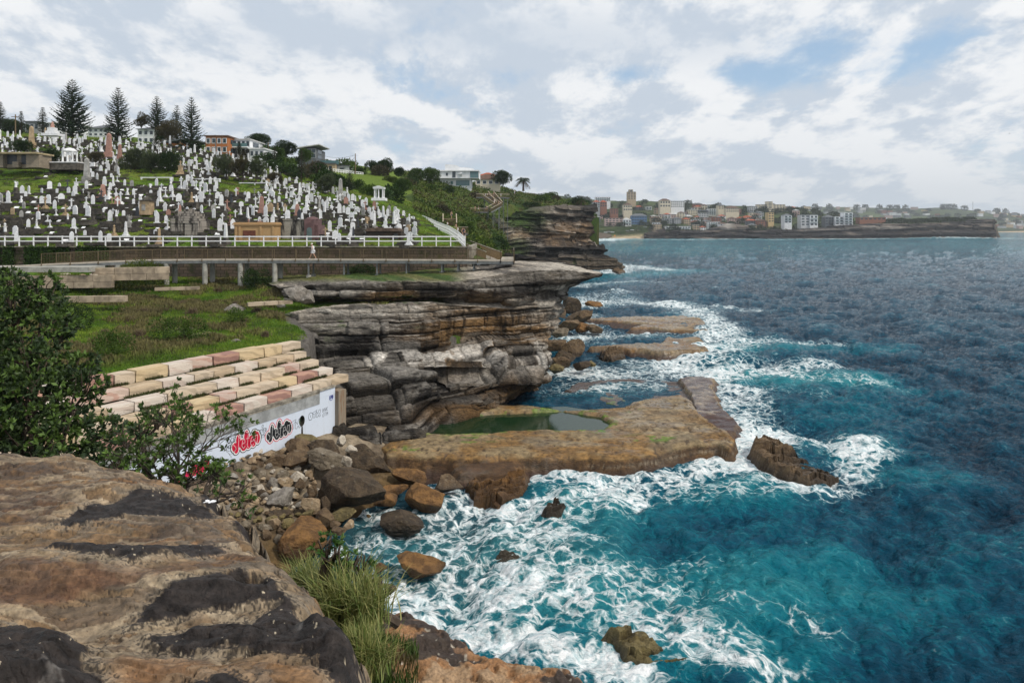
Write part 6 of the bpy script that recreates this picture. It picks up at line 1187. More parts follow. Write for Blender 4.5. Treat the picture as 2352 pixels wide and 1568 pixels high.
for k, q_ in enumerate([('tallest dark pine, the broad one standing left on the hilltop', 165.6, 181, 326, 104, 158), ('second tall pine from the left hilltop, narrower than its neighbour', 271, 199, 337, 74, 152), ('third tall pine from the left, behind the brown trees', 360, 219, 325, 62, 170), ('pine squeezed between the third and fifth tall pines', 406, 240, 337, 52, 168),
   ('tall full pine in front of the orange brick house', 439.6, 221, 376, 74, 148), ('slender young pine left of the tallest pine', 97.6, 245, 308, 34, 158), ('dense narrow pine beside the timber power pole', 48, 254, 308, 26, 165), ('pine cut by the left edge of the view', 0, 232, 300, 40, 165), ('small pine before the white terrace house', 549, 324, 356, 16, 150), ('narrow pine right of the palm on the ridge', 631, 332, 395, 22, 155),
   ('tall narrow pine rising from the cemetery’s upper right part', 692, 341, 415, 30, 140), ('squat pine left of the open lawn', 760, 386, 412, 30, 170), ('open young pine with flat tiers before the lawn', 803, 395, 440, 34, 140), ('small dark conical pine below the third tall pine', 358, 303, 344, 22, 146)]):
    pine(*q_, 800+k, 1.0)
GR, OL, DK, BR, YG = ((.030, .064, .010), (.070, .115, .018)), ((.045, .060, .030), (.085, .105, .050)), ((.016, .034, .010), (.038, .066, .016)), ((.055, .048, .026), (.095, .085, .042)), ((.055, .088, .014), (.11, .14, .025))
TR = [(308, 338, 404, 56, 124, OL, 'grey-green olive-like tree, left of the clump in the cemetery'), (345, 342, 404, 56, 122, OL, 'grey-green tree, middle of the clump in the cemetery'), (385, 345, 402, 56, 123, DK, 'dark tree, right of the clump in the cemetery'), (520, 352, 412, 52, 122, OL, 'round grey-green tree below the white terrace house'), (557, 356, 416, 50, 121, BR, 'brownish tree left of the ridge palm'),
 (588, 362, 418, 40, 121, OL, 'grey-green tree under the ridge palm'), (220, 346, 379, 34, 120, BR, 'flowering brownish shrub in the upper left graves'), (122, 340, 373, 40, 120, DK, 'dark round shrub left of the white colonnade tomb'), (48, 322, 350, 42, 132, DK, 'dark bushy shrub above the stone shelter'), (385, 276, 332, 56, 160, BR, 'brown-green tree between the tall pines'),
 (325, 256, 300, 30, 175, BR, 'thin grey tree right of the second pine'), (25, 272, 310, 60, 172, DK, 'dark tree behind the power pole'), (595, 306, 338, 54, 205, DK, 'flat-topped dark tree above the grey-roofed house'), (656, 322, 362, 46, 200, DK, 'dark round tree left of the glass-fronted house'), (630, 334, 372, 40, 180, GR, 'mid-green tree on the ridge right of the palm'), (700, 340, 378, 34, 190, GR, 'green tree before the glass-fronted house'),
 (753, 400, 444, 52, 130, OL, 'bushy grey-green tree in the cemetery below the lawn'), (636, 396, 430, 36, 128, BR, 'brownish shrub among upper graves'), (568, 268+130, 412+20, 1, 1, None, ''), (857, 368, 400, 34, 215, DK, 'dark tree at the lawn’s upper edge, left one'), (890, 362, 404, 42, 213, DK, 'tall dark spreading tree at the lawn’s upper edge'), (921, 383, 412, 26, 212, DK, 'small dark tree right of the spreading one'),
 (952, 388, 416, 36, 240, GR, 'green tree left of the white house garden'), (988, 384, 426, 42, 238, GR, 'tall green tree touching the white house’s left end'), (893, 405, 426, 38, 195, YG, 'light green bush at the lawn’s right end'), (922, 408, 450, 44, 170, GR, 'big green bush at the foot of the lawn'), (1155, 392, 428, 44, 312, DK, 'dark round tree right of the red-roofed house'), (1326, 450, 474, 24, 290, DK, 'dark bush on the headland’s tip'), (470, 372, 392, 30, 150, GR, 'green shrub below the tall full pine'), (455, 330, 355, 20, 175, GR, 'garden shrub by the orange brick house')]
for k, (x, y0, y1, w_, d, c, lab) in enumerate(TR):
    if c: btree('tree', lab, x, y0, y1, w_, d, c[0], c[1], 850+k)
def palm(label, vx_, ytop, ybot, w_, d, seed, dead=.25):
    b0 = np.array(pt(vx_, ybot, d)); H_ = (ybot-ytop)/F_*d; R_ = w_/F_*d/2; r = np.random.default_rng(seed); t = thing('palm_tree', label, 'palm', tuple(b0)); th = H_*.55
    b = MB(); b.tube([(0, 0, -.5), (0, 0, th*.5), (0, 0, th)], [H_*.07, H_*.055, H_*.06], 9); obj('trunk', b, m_bark, t); P, A, S, Cc = [], [], [], []
    for k in range(34):
        a = r.uniform(0, 6.28); el = r.uniform(-.5, 1.3); s = np.linspace(.05, 1, 16); x = np.cos(a)*math.cos(el)*s*R_; y = np.sin(a)*math.cos(el)*s*R_; z = th+math.sin(el)*s*R_*.9-(s**2)*R_*.45; pts = np.stack([x, y, z], 1); dr = np.gradient(pts, axis=0); dr /= np.linalg.norm(dr, axis=1, keepdims=True)
        sd = np.cross(dr, (0, 0, 1)); sd /= np.linalg.norm(sd, axis=1, keepdims=True)+1e-9; c = (.09, .07, .035) if el < 0 else (.035, .06, .018)
        for sg in (-1, 1): P.append(pts); A.append(dr*.7+sd*sg-np.array((0, 0, .25))); S.append(np.full(16, R_*.26)); Cc.append(np.tile(c, (16, 1)))
    P, A, S, Cc = map(np.concatenate, (P, A, S, Cc)); A /= np.linalg.norm(A, axis=1, keepdims=True); V, F, c = cards(P, S, .16, A, seed, cols=Cc); obj('crown', mesh('crown', V, F, False, c), m_dleaf, t)
palm('thick palm with drooping fronds beside the cemetery’s upper trees', 594, 345, 392, 40, 150, 1); palm('palm silhouetted on the skyline right of the dark round tree', 1202, 397, 436, 38, 318, 2); palm('dry brownish palm on the second headland’s tip', 1335, 446, 474, 28, 284, 3); palm('palm top just above the orange brick house', 497, 303, 330, 24, 205, 4); palm('palm behind the brown trees under the pines', 368, 300, 340, 30, 158, 5)
# scrub bushes: individual domes on the slope, and the tangle between them as one mass
def bush(name, label, x, y, zg, w_, h_, cA, cB, seed, cat='bush', group=None, size=.3, dens=None, src=None):
    if src is not None: m_, (sw_, sh_) = src; o = obj(name, m_, m_dleaf, None, (x, y, zg), (seed*1.7) % 6.28); o.scale = (w_/sw_, w_/sw_, h_/sh_)
    else:
        r = np.random.default_rng(seed); lob = [((0, 0, h_*.35), (w_*.42, w_*.42, h_*.55))]+[((r.uniform(-.3, .3)*w_, r.uniform(-.3, .3)*w_, h_*r.uniform(.3, .6)), (w_*.24, w_*.24, h_*.38)) for _ in range(5)]; o = obj(name, crown_mesh(name, lob, dens or 95/size**2*.16, size, cA, cB, seed), m_dleaf, None, (x, y, zg))
    return tag(o, label, cat, group)
def dome_src(cA, cB, seed, size=.42):
    r = np.random.default_rng(seed); lob = [((0, 0, 1.0), (2.0, 2.0, 1.5))]+[((r.uniform(-1.3, 1.3), r.uniform(-1.3, 1.3), r.uniform(.7, 1.7)), (1.0, 1.0, .95)) for _ in range(7)]; return crown_mesh('coastal_bush', lob, 150, size, cA, cB, seed), (4.6, 2.8)
SRC = [dome_src(*GR, 31), dome_src((.036, .070, .026), (.075, .120, .045), 32), dome_src((.022, .048, .010), (.050, .085, .016), 33), dome_src((.055, .095, .010), (.12, .165, .020), 34), dome_src((.055, .050, .028), (.085, .075, .040), 35), dome_src((.030, .060, .018), (.060, .095, .028), 36)]
SN = ['mid-green', 'grey-green', 'dark green', 'bright green', 'brownish', 'leafy green']
cand = []; r9 = np.random.default_rng(99)
_tr = 0
while len(cand) < 270 and _tr < 12000:
    _tr += 1
    vx_ = r9.uniform(900, 1345); d = 1/r9.uniform(1/335, 1/96); x = (vx_-CX)/F_*d; z = float(MID.h(x, d)); vy_ = HY-(z-17)/F_*d
    if z < 3: continue
    lo = float(np.interp(d, [78.6, 138], [1095, 985])) if d < 138 else (960 if d < 190 else 925)
    if vx_ < lo: continue
    if d < 128 and vx_ < 1112 and vx_ > 1020 and r9.uniform() < .8: continue
    if any(abs(vx_-a) < 12 and abs(vy_-b) < 5 for a, b, *_ in cand): continue
    q_ = Z4(0, 0); zx, zy = (vx_-976.2)*5.689, (vy_-367.5)*5.689
    if d < 215 and 230 < zx < 400 and 700 < zy < 930: continue
    if d < 200 and 450 < zx < 960 and 560 < zy < 720 : d_ok = False; continue
    if d < 222 and 740 < zx < 1110 and 400 < zy < 600: continue
    if d > 225 and 990 < vx_ < 1150 and vy_ > 405 and vy_ < 432: continue
    cand.append((vx_, vy_, d, x, z))
cand.sort(key=lambda q_: (int(q_[2]//40), q_[0])); bc = {}
for vx_, vy_, d, x, z in cand:
    k = r9.choice(6, p=[.22, .2, .2, .13, .1, .15]); w_ = r9.uniform(3.2, 6.5)*(1.25 if d > 200 else 1)*(.65 if d < 125 else 1); h_ = w_*r9.uniform(.38, .62); bi = int(d//40)-1; bc[bi] = bc.get(bi, 0)+1
    bush('coastal_bush', f"{SN[k]} wind-clipped bush, {nth(bc[bi])} from left in the {nth(bi)} tier of scrub up the slope", x, d, z-.35, w_, h_, None, None, int(vx_*7), 'bush', 'bushes of the coastal scrub slope', src=SRC[k])
r = np.random.default_rng(5); vv = r.uniform(900, 1372, 90000); dd_ = 1/r.uniform(1/400, 1/92, 90000); xx_ = (vv-CX)/F_*dd_; zz_ = MID.h(xx_, dd_); lo = np.where(dd_ < 138, np.interp(dd_, [78.6, 138], [1085, 975]), np.where(dd_ < 190, 950, 900)); k = (zz_ > 3)&(vv > lo)&(vn(xx_/3, dd_/3, seed=7) > .25)&~((dd_ > 150) & (dd_ < 240)&(vv < 935))
P = np.stack([xx_, dd_, zz_+r.uniform(-.1, .8, 90000)], 1)[k]; tcol = mixc(mixc(GR[0], YG[1], np.clip(.5+fbm(P[:, 0]/8, P[:, 1]/8, seed=8), 0, 1)), (.09, .07, .035), sst(.1, .4, fbm(P[:, 0]/4, P[:, 1]/4, seed=18))*.7)
V, F, c = cards(P, .45*(P[:, 1]/200)+.35, .5, seed=9, cols=tcol, up=.8); tag(obj('undergrowth', mesh('undergrowth', V, F, False, c), m_dleaf), 'tangled low coastal scrub and grass covering the slope between bushes', 'undergrowth', kind='stuff')
# grass over the cemetery and lawn
def cemz(x, y):
    tr = (y-79)/2.9; return cem_h(x, y)+(np.floor(tr)+sst(.55, .95, tr-np.floor(tr))-tr+.25)*.55*sst(158, 145, y)*sst(80, 83, y)*.8+.12*fbm(x/2, y/2, seed=71)*sst(80, 82, y)
n = 150000; vv = r.uniform(-250, 1060, n); dd_ = 1/r.uniform(1/165, 1/79.5, n); xx_ = (vv-CX)/F_*dd_; fxx = np.interp(dd_, [p[1] for p in fe], [p[0] for p in fe]); k = (dd_ > 79.6)&((xx_ < fxx)|(dd_ > 138))&(fbm(xx_/2.2, dd_/1.6, seed=61) > -.12); k &= vv < 1000+80*(dd_ < 120)
P = np.stack([xx_, dd_, cemz(xx_, dd_)-.03], 1)[k]; gcol = mixc((.085, .165, .014), (.20, .23, .04), np.clip(.45+1.2*fbm(P[:, 0]/5, P[:, 1]/4, seed=62), 0, 1)); V, F, c = cards(P, .20*(P[:, 1]/90), .35, axis=np.tile((0, 0, 1.), (len(P), 1)), seed=10, cols=gcol); tag(obj('grass', mesh('grass', V, F, False, c), m_dleaf), 'rough bright green grass between the graves', 'grass', kind='stuff')
# gully: ground cover, tussocks, mounds
n = 170000; xx_ = r.uniform(-52, -2, n); dd_ = r.uniform(40, 79, n); vv = xx_/dd_*F_+CX; zz_ = gul_h(xx_, dd_); dt = (xx_-Ta[0])*Td[1]-(dd_-Ta[1])*Td[0]; n1_ = fbm(xx_/4, dd_/3, seed=111, oct=5); zz_ = zz_+.30*n1_*sst(-4, 0, zz_-4)
lim = np.interp(dd_, [44, 50, 52.5, 54, 57, 60, 62, 64, 66], [700, 772, 690, 705, 700, 660, 650, 660, 1300]); k = (dt < -.2)&(zz_ > 6.0)&(vv < lim)&(vv > -150)&~((dd_ > 66)&(vv > 720)&(dd_ < 79))
brn = sst(.04, .25, fbm(xx_/3, dd_/2.2, seed=114)+.1*vn(xx_, dd_))*sst(-1.5, -4, dt); P = np.stack([xx_, dd_, zz_], 1)[k]; brn = brn[k]; gc = mixc(mixc((.065, .135, .012), (.17, .24, .03), np.clip(.5+fbm(P[:, 0]/2, P[:, 1]/2, seed=63)*1.3, 0, 1)), (.15, .105, .065), brn*.75)
V, F, c = cards(P, .16+.26*brn, .22+.1*(1-brn[0]), axis=np.tile((0, 0, 1.), (len(P), 1)), seed=12, cols=gc); tag(obj('ground_cover', mesh('ground_cover', V, F, False, c), m_dleaf), 'green pigface and brown grass covering the gully above the steps', 'ground cover', kind='stuff')
def tuft(n, h, spread, cA, cB, seed, wd=.02, lean=.5):
    r = np.random.default_rng(seed); a = r.uniform(0, 6.28, n); l = h*r.uniform(.55, 1.1, n); b_ = r.uniform(0, 1, n)**.7*lean; bx = r.normal(scale=spread*.35, size=(n, 2)); ns = 5; s = np.linspace(0, 1, ns); V = []
    hx, hy = np.cos(a), np.sin(a); ca = r.uniform(0, 1, n)
    for i, t_ in enumerate(s):
        bend = b_*(t_**1.8); x = bx[:, 0]+hx*l*bend*.95; y = bx[:, 1]+hy*l*bend*.95; z = l*(t_-.42*b_*t_**2.4); w_ = wd*(1-t_**1.5)*.5+.0008
        V.append(np.stack([x-hy*w_, y+hx*w_, z], 1)); V.append(np.stack([x+hy*w_, y-hx*w_, z], 1))
    V = np.stack(V, 1).reshape(-1, 3); base = np.arange(n)[:, None]*2*ns; F = np.concatenate([base+np.array([[2*i, 2*i+1, 2*i+3, 2*i+2]]) for i in range(ns-1)]); c = np.repeat(mixc(cA, cB, ca), 2*ns, 0); return mesh('grass_tuft', V, F, True, c)
TU = [tuft(260, 1.1, .7, (.12, .085, .055), (.17, .125, .08), 40+i, .035, .7) for i in range(3)]
for k, (x, y, w_) in enumerate([(300, 742, 40), (330, 720, 34), (440, 722, 40), (455, 790, 30), (290, 790, 48), (320, 770, 36), (240, 765, 30), (560, 742, 34), (540, 700, 28), (500, 670, 30), (590, 715, 30), (230, 700, 26), (505, 780, 34), (420, 700, 26), (610, 770, 30), (380, 715, 26)]):
    d = 60.
    for _ in range(25): d = .5*d+.5*float(np.clip((17-gul_h((x-CX)/F_*d, d))*F_/(y-HY), 40, 78))
    p = ((x-CX)/F_*d, d); o = obj('grass_tussock', TU[k % 3], m_dleaf, None, (*p, float(gul_h(*p))-.05), k); s_ = w_/F_*d/1.6; o.scale = (s_, s_, s_*.8); tag(o, f'dry purplish-brown grass tussock on the gully slope, number {nth(k+1)} in a loose drift', 'grass tussock', 'dry tussocks in the gully')
for k, (x, y, w_, h_, c, lab) in enumerate([(262, 820, 78, 34, GR, 'neat dark green mound bush just above the top step row, left one'), (402, 790, 100, 34, GR, 'wide green mound bush above the middle of the top step row'), (168, 755, 80, 36, DK, 'dark mound bush near the leafy shrub'), (325, 662, 120, 34, YG, 'broad yellow-green bush below the first piers'), (130, 720, 50, 24, GR, 'green bush at the left of the gully'), (590, 660, 60, 22, DK, 'dark fern clump under the fourth pier'), (830, 628, 70, 18, DK, 'dark weeds under the boardwalk’s middle'), (545, 745, 44, 20, GR, 'green bush beside the layered boulder')]):
    d = 60.
    for _ in range(25): d = .5*d+.5*float(np.clip((17-gul_h((x-CX)/F_*d, d))*F_/(y-HY), 40, 78))
    p = ((x-CX)/F_*d, d); bush('mound_bush', lab, *p, float(gul_h(*p))-.1, w_/F_*d*1.15, h_/F_*d*2.2, c[0], c[1], 700+k, size=.15)
for k, (x, y, w_, h_, cn, lab) in enumerate([(682, 672, 56, 30, 'grey', 'pale rounded boulder perched left of the top slab'), (700, 682, 44, 26, 'grey', 'grey boulder leaning on the pale one left of the top slab'), (540, 712, 66, 24, 'grey', 'layered grey boulder half buried in the gully slope'), (640, 702, 34, 12, 'pale', 'small flat pale stone left of the second slab'), (446, 742, 26, 16, 'tan', 'rounded tan stone above the rubble drift'), (390, 740, 26, 10, 'pale', 'pale stone at the top of the rubble drift'), (405, 750, 24, 10, 'tan', 'tan stone in the middle of the rubble drift'), (370, 735, 22, 10, 'pale', 'white stone at the rubble drift’s left end'),
   (420, 762, 20, 8, 'grey', 'grey stone at the rubble drift’s foot'), (345, 745, 18, 8, 'pale', 'small stone left of the rubble drift'), (470, 770, 22, 10, 'tan', 'tan stone near the top row of steps'), (540, 783, 26, 12, 'grey', 'grey stone on the edge above the top step row'), (240, 640, 20, 8, 'tan', 'tan stone behind the two-course wall'), (150, 632, 26, 9, 'pale', 'pale stone by the slab, left end'), (190, 634, 24, 9, 'tan', 'tan stone by the slab, second'), (215, 632, 20, 9, 'pale', 'pale stone by the slab, third'), (630, 722, 26, 12, 'grey', 'grey stone by the second slab’s left end'), (380, 752, 16, 8, 'tan', 'small tan stone of the rubble drift'), (435, 755, 16, 7, 'pale', 'small pale stone right of the rubble drift')]):
    d = 60.
    for _ in range(25): d = .5*d+.5*float(np.clip((17-gul_h((x-CX)/F_*d, d))*F_/(y-HY), 40, 79))
    if k < 2: d = 65.0
    p = pt(x, y, d); o = obj('boulder', boulder(2000+k, 4, cuts=10, sc_=(w_/F_*d*1.1, w_/F_*d*.8, h_/F_*d*1.3)), BM[cn], None, p); tag(o, lab, 'boulder', 'stones on the gully slope')
r7_ = np.random.default_rng(71); n = 14000; s = r7_.uniform(0, 1, n); x = wallline(-80)+s*(wallline(250)-wallline(-80)); P = np.stack([x, np.full(n, 78.93)-r7_.uniform(0, .25, n), 12.4+2.4*r7_.uniform(0, 1, n)], 1)[vn(x/1.5, s*9, seed=3) > .35]; V, F, c = cards(P, .2, .6, seed=3, col=(.035, .07, .014), cv=.4); tag(obj('ivy', mesh('ivy', V, F, False, c), m_dleaf), 'dark green creeper hanging over the left part of the retaining wall', 'creeper', kind='stuff')
# grass strips between the block rows
r8 = np.random.default_rng(81); PP = []
for row in range(1, 5):
    f = (row+.05)/5.0; A_ = Wa*(1-f)+Ta*f; B_ = Wb*(1-f)+Tb*f; n = 5000; s = r8.uniform(-.9, 1.0, n); nr_ = np.array((-(B_-A_)[1], (B_-A_)[0]))/np.linalg.norm(B_-A_); q_ = A_+(B_-A_)*s[:, None]+nr_*r8.normal(-.02, .07, (n, 1)); k = vn(s*14, row*3.3, seed=4) > .38; PP.append(np.stack([q_[:, 0], q_[:, 1], np.full(n, 5.5+row*.53)], 1)[k])
P = np.concatenate(PP); V, F, c = cards(P, .22, .16, axis=np.tile((0, -.25, 1.), (len(P), 1)), seed=14, cols=mixc((.10, .085, .04), (.05, .08, .02), np.random.default_rng(1).uniform(0, 1, len(P)))); tag(obj('weeds', mesh('weeds', V, F, False, c), m_dleaf), 'dry weeds growing in the joints behind each row of step blocks', 'weeds', kind='stuff')
# ---------------------------------------------------------------- near shrubs
def rosettes(P, nr, size, seed, cols):
    r = np.random.default_rng(seed); n = len(P); out_ = []; k = 9
    PP = np.repeat(P, k, 0); base = np.repeat(nr, k, 0); A = base*.75+rdir(n*k, r)*.9; A /= np.linalg.norm(A, axis=1, keepdims=True); cc = np.repeat(cols, k, 0)
    tips = r.uniform(0, 1, n*k); cc = mixc(cc, (.10, .17, .030), np.clip((np.repeat(r.uniform(0, 1, n), k) > .60)*.75*(nr.repeat(k, 0)[:, 2] > -.1), 0, 1)); return cards(PP, size, .46, A, seed+1, cols=cc, cv=.3)
def near_shrub(name, label, base, lobes, nro, size, seed, br=26, cA=(.020, .040, .014), cB=(.045, .075, .020)):
    r = np.random.default_rng(seed); t = thing(name, label, 'shrub', base); lob = [(tuple(np.array(pt(x, y, d))-np.array(base)), rad/F_*d) for x, y, rad, d in lobes]; P, nr, cl = lobes_pts([(c, (q_, q_, q_*.85)) for c, q_ in lob], nro, r, .5)
    cols = mixc(cA, cB, r.uniform(0, 1, len(P))); V, F, c = rosettes(P, nr, size, seed+2, cols); obj('foliage', mesh('foliage', V, F, False, c), m_leaf, t); b = MB(); rr = random.Random(seed)
    for c_, q_ in lob:
        b.tube([(rr.uniform(-.3, .3), rr.uniform(-.2, .2), -.3), tuple(Vector(c_)*.45+Vector((rr.uniform(-.2, .2), 0, rr.uniform(-.1, .2)))), tuple(Vector(c_)*.85)], [.05, .035, .02], 6)
        for _ in range(br//2): d_ = Vector((rr.gauss(0, 1), rr.gauss(0, 1), rr.gauss(.3, .8))).normalized(); p0 = Vector(c_)*.85; p1 = Vector(c_)+d_*q_*.55+Vector((rr.uniform(-.05, .05),)*3); b.tube([tuple(p0), tuple((p0+p1)/2+Vector((0, 0, -.05))), tuple(p1), tuple(Vector(c_)+d_*q_*1.02)], [.018, .013, .009, .004], 4, cap=False)
    obj('branch', b, m_bark, t); t.children[-1].name = 'branches'; return t
near_shrub('coastal_shrub', 'tall leafy dark green coastal shrub at the left edge above the foreground rock', pt(60, 1100, 11.0), [(-60, 700, 110, 12), (30, 690, 70, 12), (100, 670, 48, 12.5), (60, 770, 90, 11.8), (140, 745, 40, 12.4), (-40, 850, 120, 11.5), (80, 850, 80, 11.2), (175, 840, 50, 11.6), (210, 880, 36, 11.4), (60, 930, 100, 11), (170, 930, 62, 11.2), (-60, 990, 120, 11), (50, 1010, 90, 10.6), (150, 1010, 70, 10.6), (240, 990, 50, 10.8), (20, 640, 34, 12.3), (240, 1050, 40, 10.2), (120, 1060, 40, 10)], 620, .095, 61, 14)
near_shrub('coastal_shrub', 'lower leafy branches of green shrub sprawling right over the step blocks', pt(285, 1110, 9.6), [(330, 975, 34, 9.8), (290, 1010, 40, 9.8), (370, 960, 24, 9.8), (410, 990, 22, 9.6), (330, 1050, 30, 9.4), (270, 1070, 30, 9.4)], 560, .08, 62, 16)
def twiggy(label, base, tips, seed, depth=5):
    r = random.Random(seed); t = thing('bare_shrub', label, 'shrub', base); b = MB(); ends = []
    def grow(p, d, l, rad, dep):
        n = 3; pts = [p]; q_ = Vector(p)
        for i in range(n): d = (d+Vector((r.gauss(0, .22), r.gauss(0, .22), r.gauss(0.03, .16)))).normalized(); q_ = q_+d*l/n; pts.append(tuple(q_))
        b.tube(pts, [rad, rad*.88, rad*.76, rad*.62], 5 if dep > 2 else 3, cap=False)
        if dep == 0: ends.append((tuple(q_), tuple(d))); return
        for k in range(r.choice([2, 3, 3])): dd2 = (d+Vector((r.gauss(0, .55), r.gauss(0, .45), r.gauss(.05, .4)))).normalized(); grow(tuple(q_), dd2, l*r.uniform(.6, .85), rad*.58, dep-1)
    for tp in tips: d = (Vector(tp)-Vector(base)); L_ = d.length; grow((r.uniform(-.15, .15), r.uniform(-.1, .1), -.1), d.normalized(), L_*.42, .026, depth)
    obj('branch', b, pm('grey_twig_bark', (.085, .068, .055), .95, .35, 6, .3), t); t.children[-1].name = 'branches'
    E = [e for e in ends if r.random() < .30]; P = np.array([e[0] for e in E]); nr = np.array([e[1] for e in E]); rg_ = np.random.default_rng(seed); V, F, c = rosettes(P, nr, .06, seed, mixc((.030, .060, .014), (.07, .12, .022), rg_.uniform(0, 1, len(P)))); obj('foliage', mesh('foliage', V, F, False, c), m_leaf, t)
twiggy('half-bare twiggy shrub standing before the graffiti wall at the ledge’s rim', pt(405, 1135, 8.2), [pt(300, 1000, 8.4), pt(350, 950, 8.3), pt(400, 930, 8.5), pt(450, 980, 8.2), pt(490, 1050, 8.2), pt(470, 1020, 8.6), pt(330, 1060, 8.0), pt(380, 1000, 8)], 5)
twiggy('low bare twigs right of the half-bare shrub', pt(455, 1142, 7.8), [pt(500, 1070, 7.9), pt(480, 1050, 8.2), pt(520, 1100, 7.6), pt(440, 1060, 8)], 9, 4)
# tuft, glossy bush and grasses in the cleft between the two ledges
def zc(x, y, d): return pt(x, y, d)
me = tuft(360, .66, .34, (.085, .14, .022), (.32, .30, .11), 91, .017, .95)
for k, (x, y, d, s_, lab) in enumerate([(800, 1425, 5.6, .82, 'large arching green sedge tuft in the cleft, central clump'), (752, 1395, 6.0, .72, 'arching sedge tuft left of the central clump'), (700, 1355, 6.4, .55, 'thin sedge tuft at the cleft’s left rim'), (838, 1430, 5.5, .7, 'short sedge tuft right of the central clump'), (850, 1540, 5.0, .55, 'sedge tuft low beside the black knobbly rock'), (815, 1500, 5.1, .4, 'small sedge tuft tucked under the black knobbly rock')]):
    o = obj('sedge_tuft', me, m_leaf, None, zc(x, y, d), k*1.3); o.scale = (s_,)*3; tag(o, lab, 'grass tuft', 'sedge tufts in the cleft')
near_shrub('glossy_bush', 'small glossy bright green bush behind the sedge tufts', pt(790, 1370, 6.0), [(765, 1258, 40, 6.0), (745, 1248, 26, 6.0), (800, 1290, 30, 5.9), (832, 1300, 28, 5.8), (790, 1320, 34, 6.0), (850, 1330, 14, 6.4), (735, 1290, 20, 6.6)], 900, .05, 66, 10, (.035, .085, .015), (.075, .15, .025))
near_shrub('glossy_bush', 'sprig of glossy leaves hanging over the surf right of the tufts', pt(850, 1370, 6.3), [(866, 1335, 9, 6.3), (858, 1350, 9, 6.3), (872, 1345, 6, 6.3)], 900, .045, 67, 8, (.035, .085, .015), (.075, .15, .025))
xs_, ys_ = np.meshgrid(np.linspace(-3.2, .2, 170), np.linspace(3.6, 7.6, 170)); zz = 12.55+.16*(5-ys_)*0+.15*fbm(xs_/.6, ys_/.6, seed=401)+np.clip(-(xs_+1.1)*.25, -.4, 1.2); _v = xs_/ys_*F_+CX; zz = zz-np.clip((_v-880)*.03, 0, 6)-np.clip((700-_v)*.02, 0, 3)
tag(obj('cleft_ground', mesh('cleft_ground', np.stack([xs_, ys_, zz], -1).reshape(-1, 3), gridF(*xs_.shape), True, np.tile((.05, .05, .022), (xs_.size, 1))), m_ground), kind='structure')
rq = np.random.default_rng(91); n = 26000; x = rq.uniform(-3.0, -.3, n); y = rq.uniform(3.9, 7.2, n); k = ((x/y*F_+CX) < 960)&((x/y*F_+CX) > 690); P = np.stack([x, y, 12.53+.15*fbm(x/.6, y/.6, seed=401)+np.clip(-(x+1.1)*.25, -.4, 1.2)], 1)[k]; V, F, c = cards(P, .12, .10, axis=np.tile((0, 0, 1.), (len(P), 1)), seed=15, cols=mixc((.05, .085, .018), (.13, .10, .045), sst(-.1, .3, fbm(P[:, 0]/.3, P[:, 1]/.3, seed=5)))); tag(obj('grass', mesh('grass', V, F, False, c), m_leaf), 'short green and dry grass filling the cleft between the two ledges', 'grass', kind='stuff')
b = MB(); rr = random.Random(3)
for k in range(9): b.box((rr.uniform(-.05, .05), rr.uniform(-.03, .03), rr.uniform(.0, .02)), (.05, .035, .006), rr.uniform(0, 3), tilt=rr.uniform(-.5, .5))
p = rkpt(482, 1168); b.V = [q_*.6 for q_ in b.V]; tag(obj('litter', b, m_wc, None, (p[0], p[1], 15.65-.15*p[1]+.05)), 'crumpled scrap of white litter on the black lichen patch near the rim', 'litter')
# ================================================================ cemetery monuments
m_marb = pm('white_marble', (.74, .745, .75), .6, .16, 2.5, .3, 9, objvar=.10); m_grm = pm('grey_stone', (.33, .32, .30), .9, .35, 2, .5, 8, objvar=.2); m_pink = pm('pink_granite', (.36, .20, .155), .6, .25, 3, .2, objvar=.15); m_drk = pm('dark_weathered_stone', (.085, .076, .064), .95, .45, 2, .6, 7, objvar=.3); m_blk = pm('black_granite', (.045, .05, .058), .35, .2, 3, .1); m_san = pm('sandstone_monument', (.42, .31, .19), .9, .3, 2, .5, 8)
def arch_slab(w_, h_, t, kind, n=10):
    o_ = [(-w_/2, 0), (w_/2, 0)]
    if kind == 'round': o_ += [(w_/2*math.cos(a), h_-w_/2+w_/2*math.sin(a)) for a in np.linspace(0, math.pi, n)]
    elif kind == 'point': o_ += [(w_/2, h_*.72), (w_*.38, h_*.86), (w_*.16, h_*.96), (0, h_), (-w_*.16, h_*.96), (-w_*.38, h_*.86), (-w_/2, h_*.72)]
    elif kind == 'shoulder': o_ += [(w_/2, h_*.78), (w_*.36, h_*.80)]+[(w_*.34*math.cos(a), h_*.82+h_*.18*math.sin(a)) for a in np.linspace(0, math.pi, n)]+[(-w_*.36, h_*.80), (-w_/2, h_*.78)]
    else: o_ += [(w_/2, h_), (-w_/2, h_)]
    return MB().prism(o_, -t/2, t/2)
def shift(b, z): b.V = [v+np.array((0, 0, z)) for v in b.V]; return b
GT = {}
def gt(name, desc, main, base, mainn): GT[name] = (desc, main.build(mainn), base.build('plinth'), mainn)
def steps_(*a): b = MB(); z = 0; [(b.box((0, 0, z0+h/2), (w_, d_, h))) for w_, d_, h, z0 in a]; return b
gt('round', 'white round-topped headstone', shift(arch_slab(.68, 1.25, .13, 'round'), .22), steps_((.9, .35, .22, 0)), 'slab')
gt('point', 'white pointed headstone', shift(arch_slab(.62, 1.65, .14, 'point'), .28), steps_((.9, .4, .28, 0)), 'slab')
gt('shoulder', 'white shouldered headstone', shift(arch_slab(.85, 1.35, .16, 'shoulder'), .25), steps_((1.1, .4, .25, 0)), 'slab')
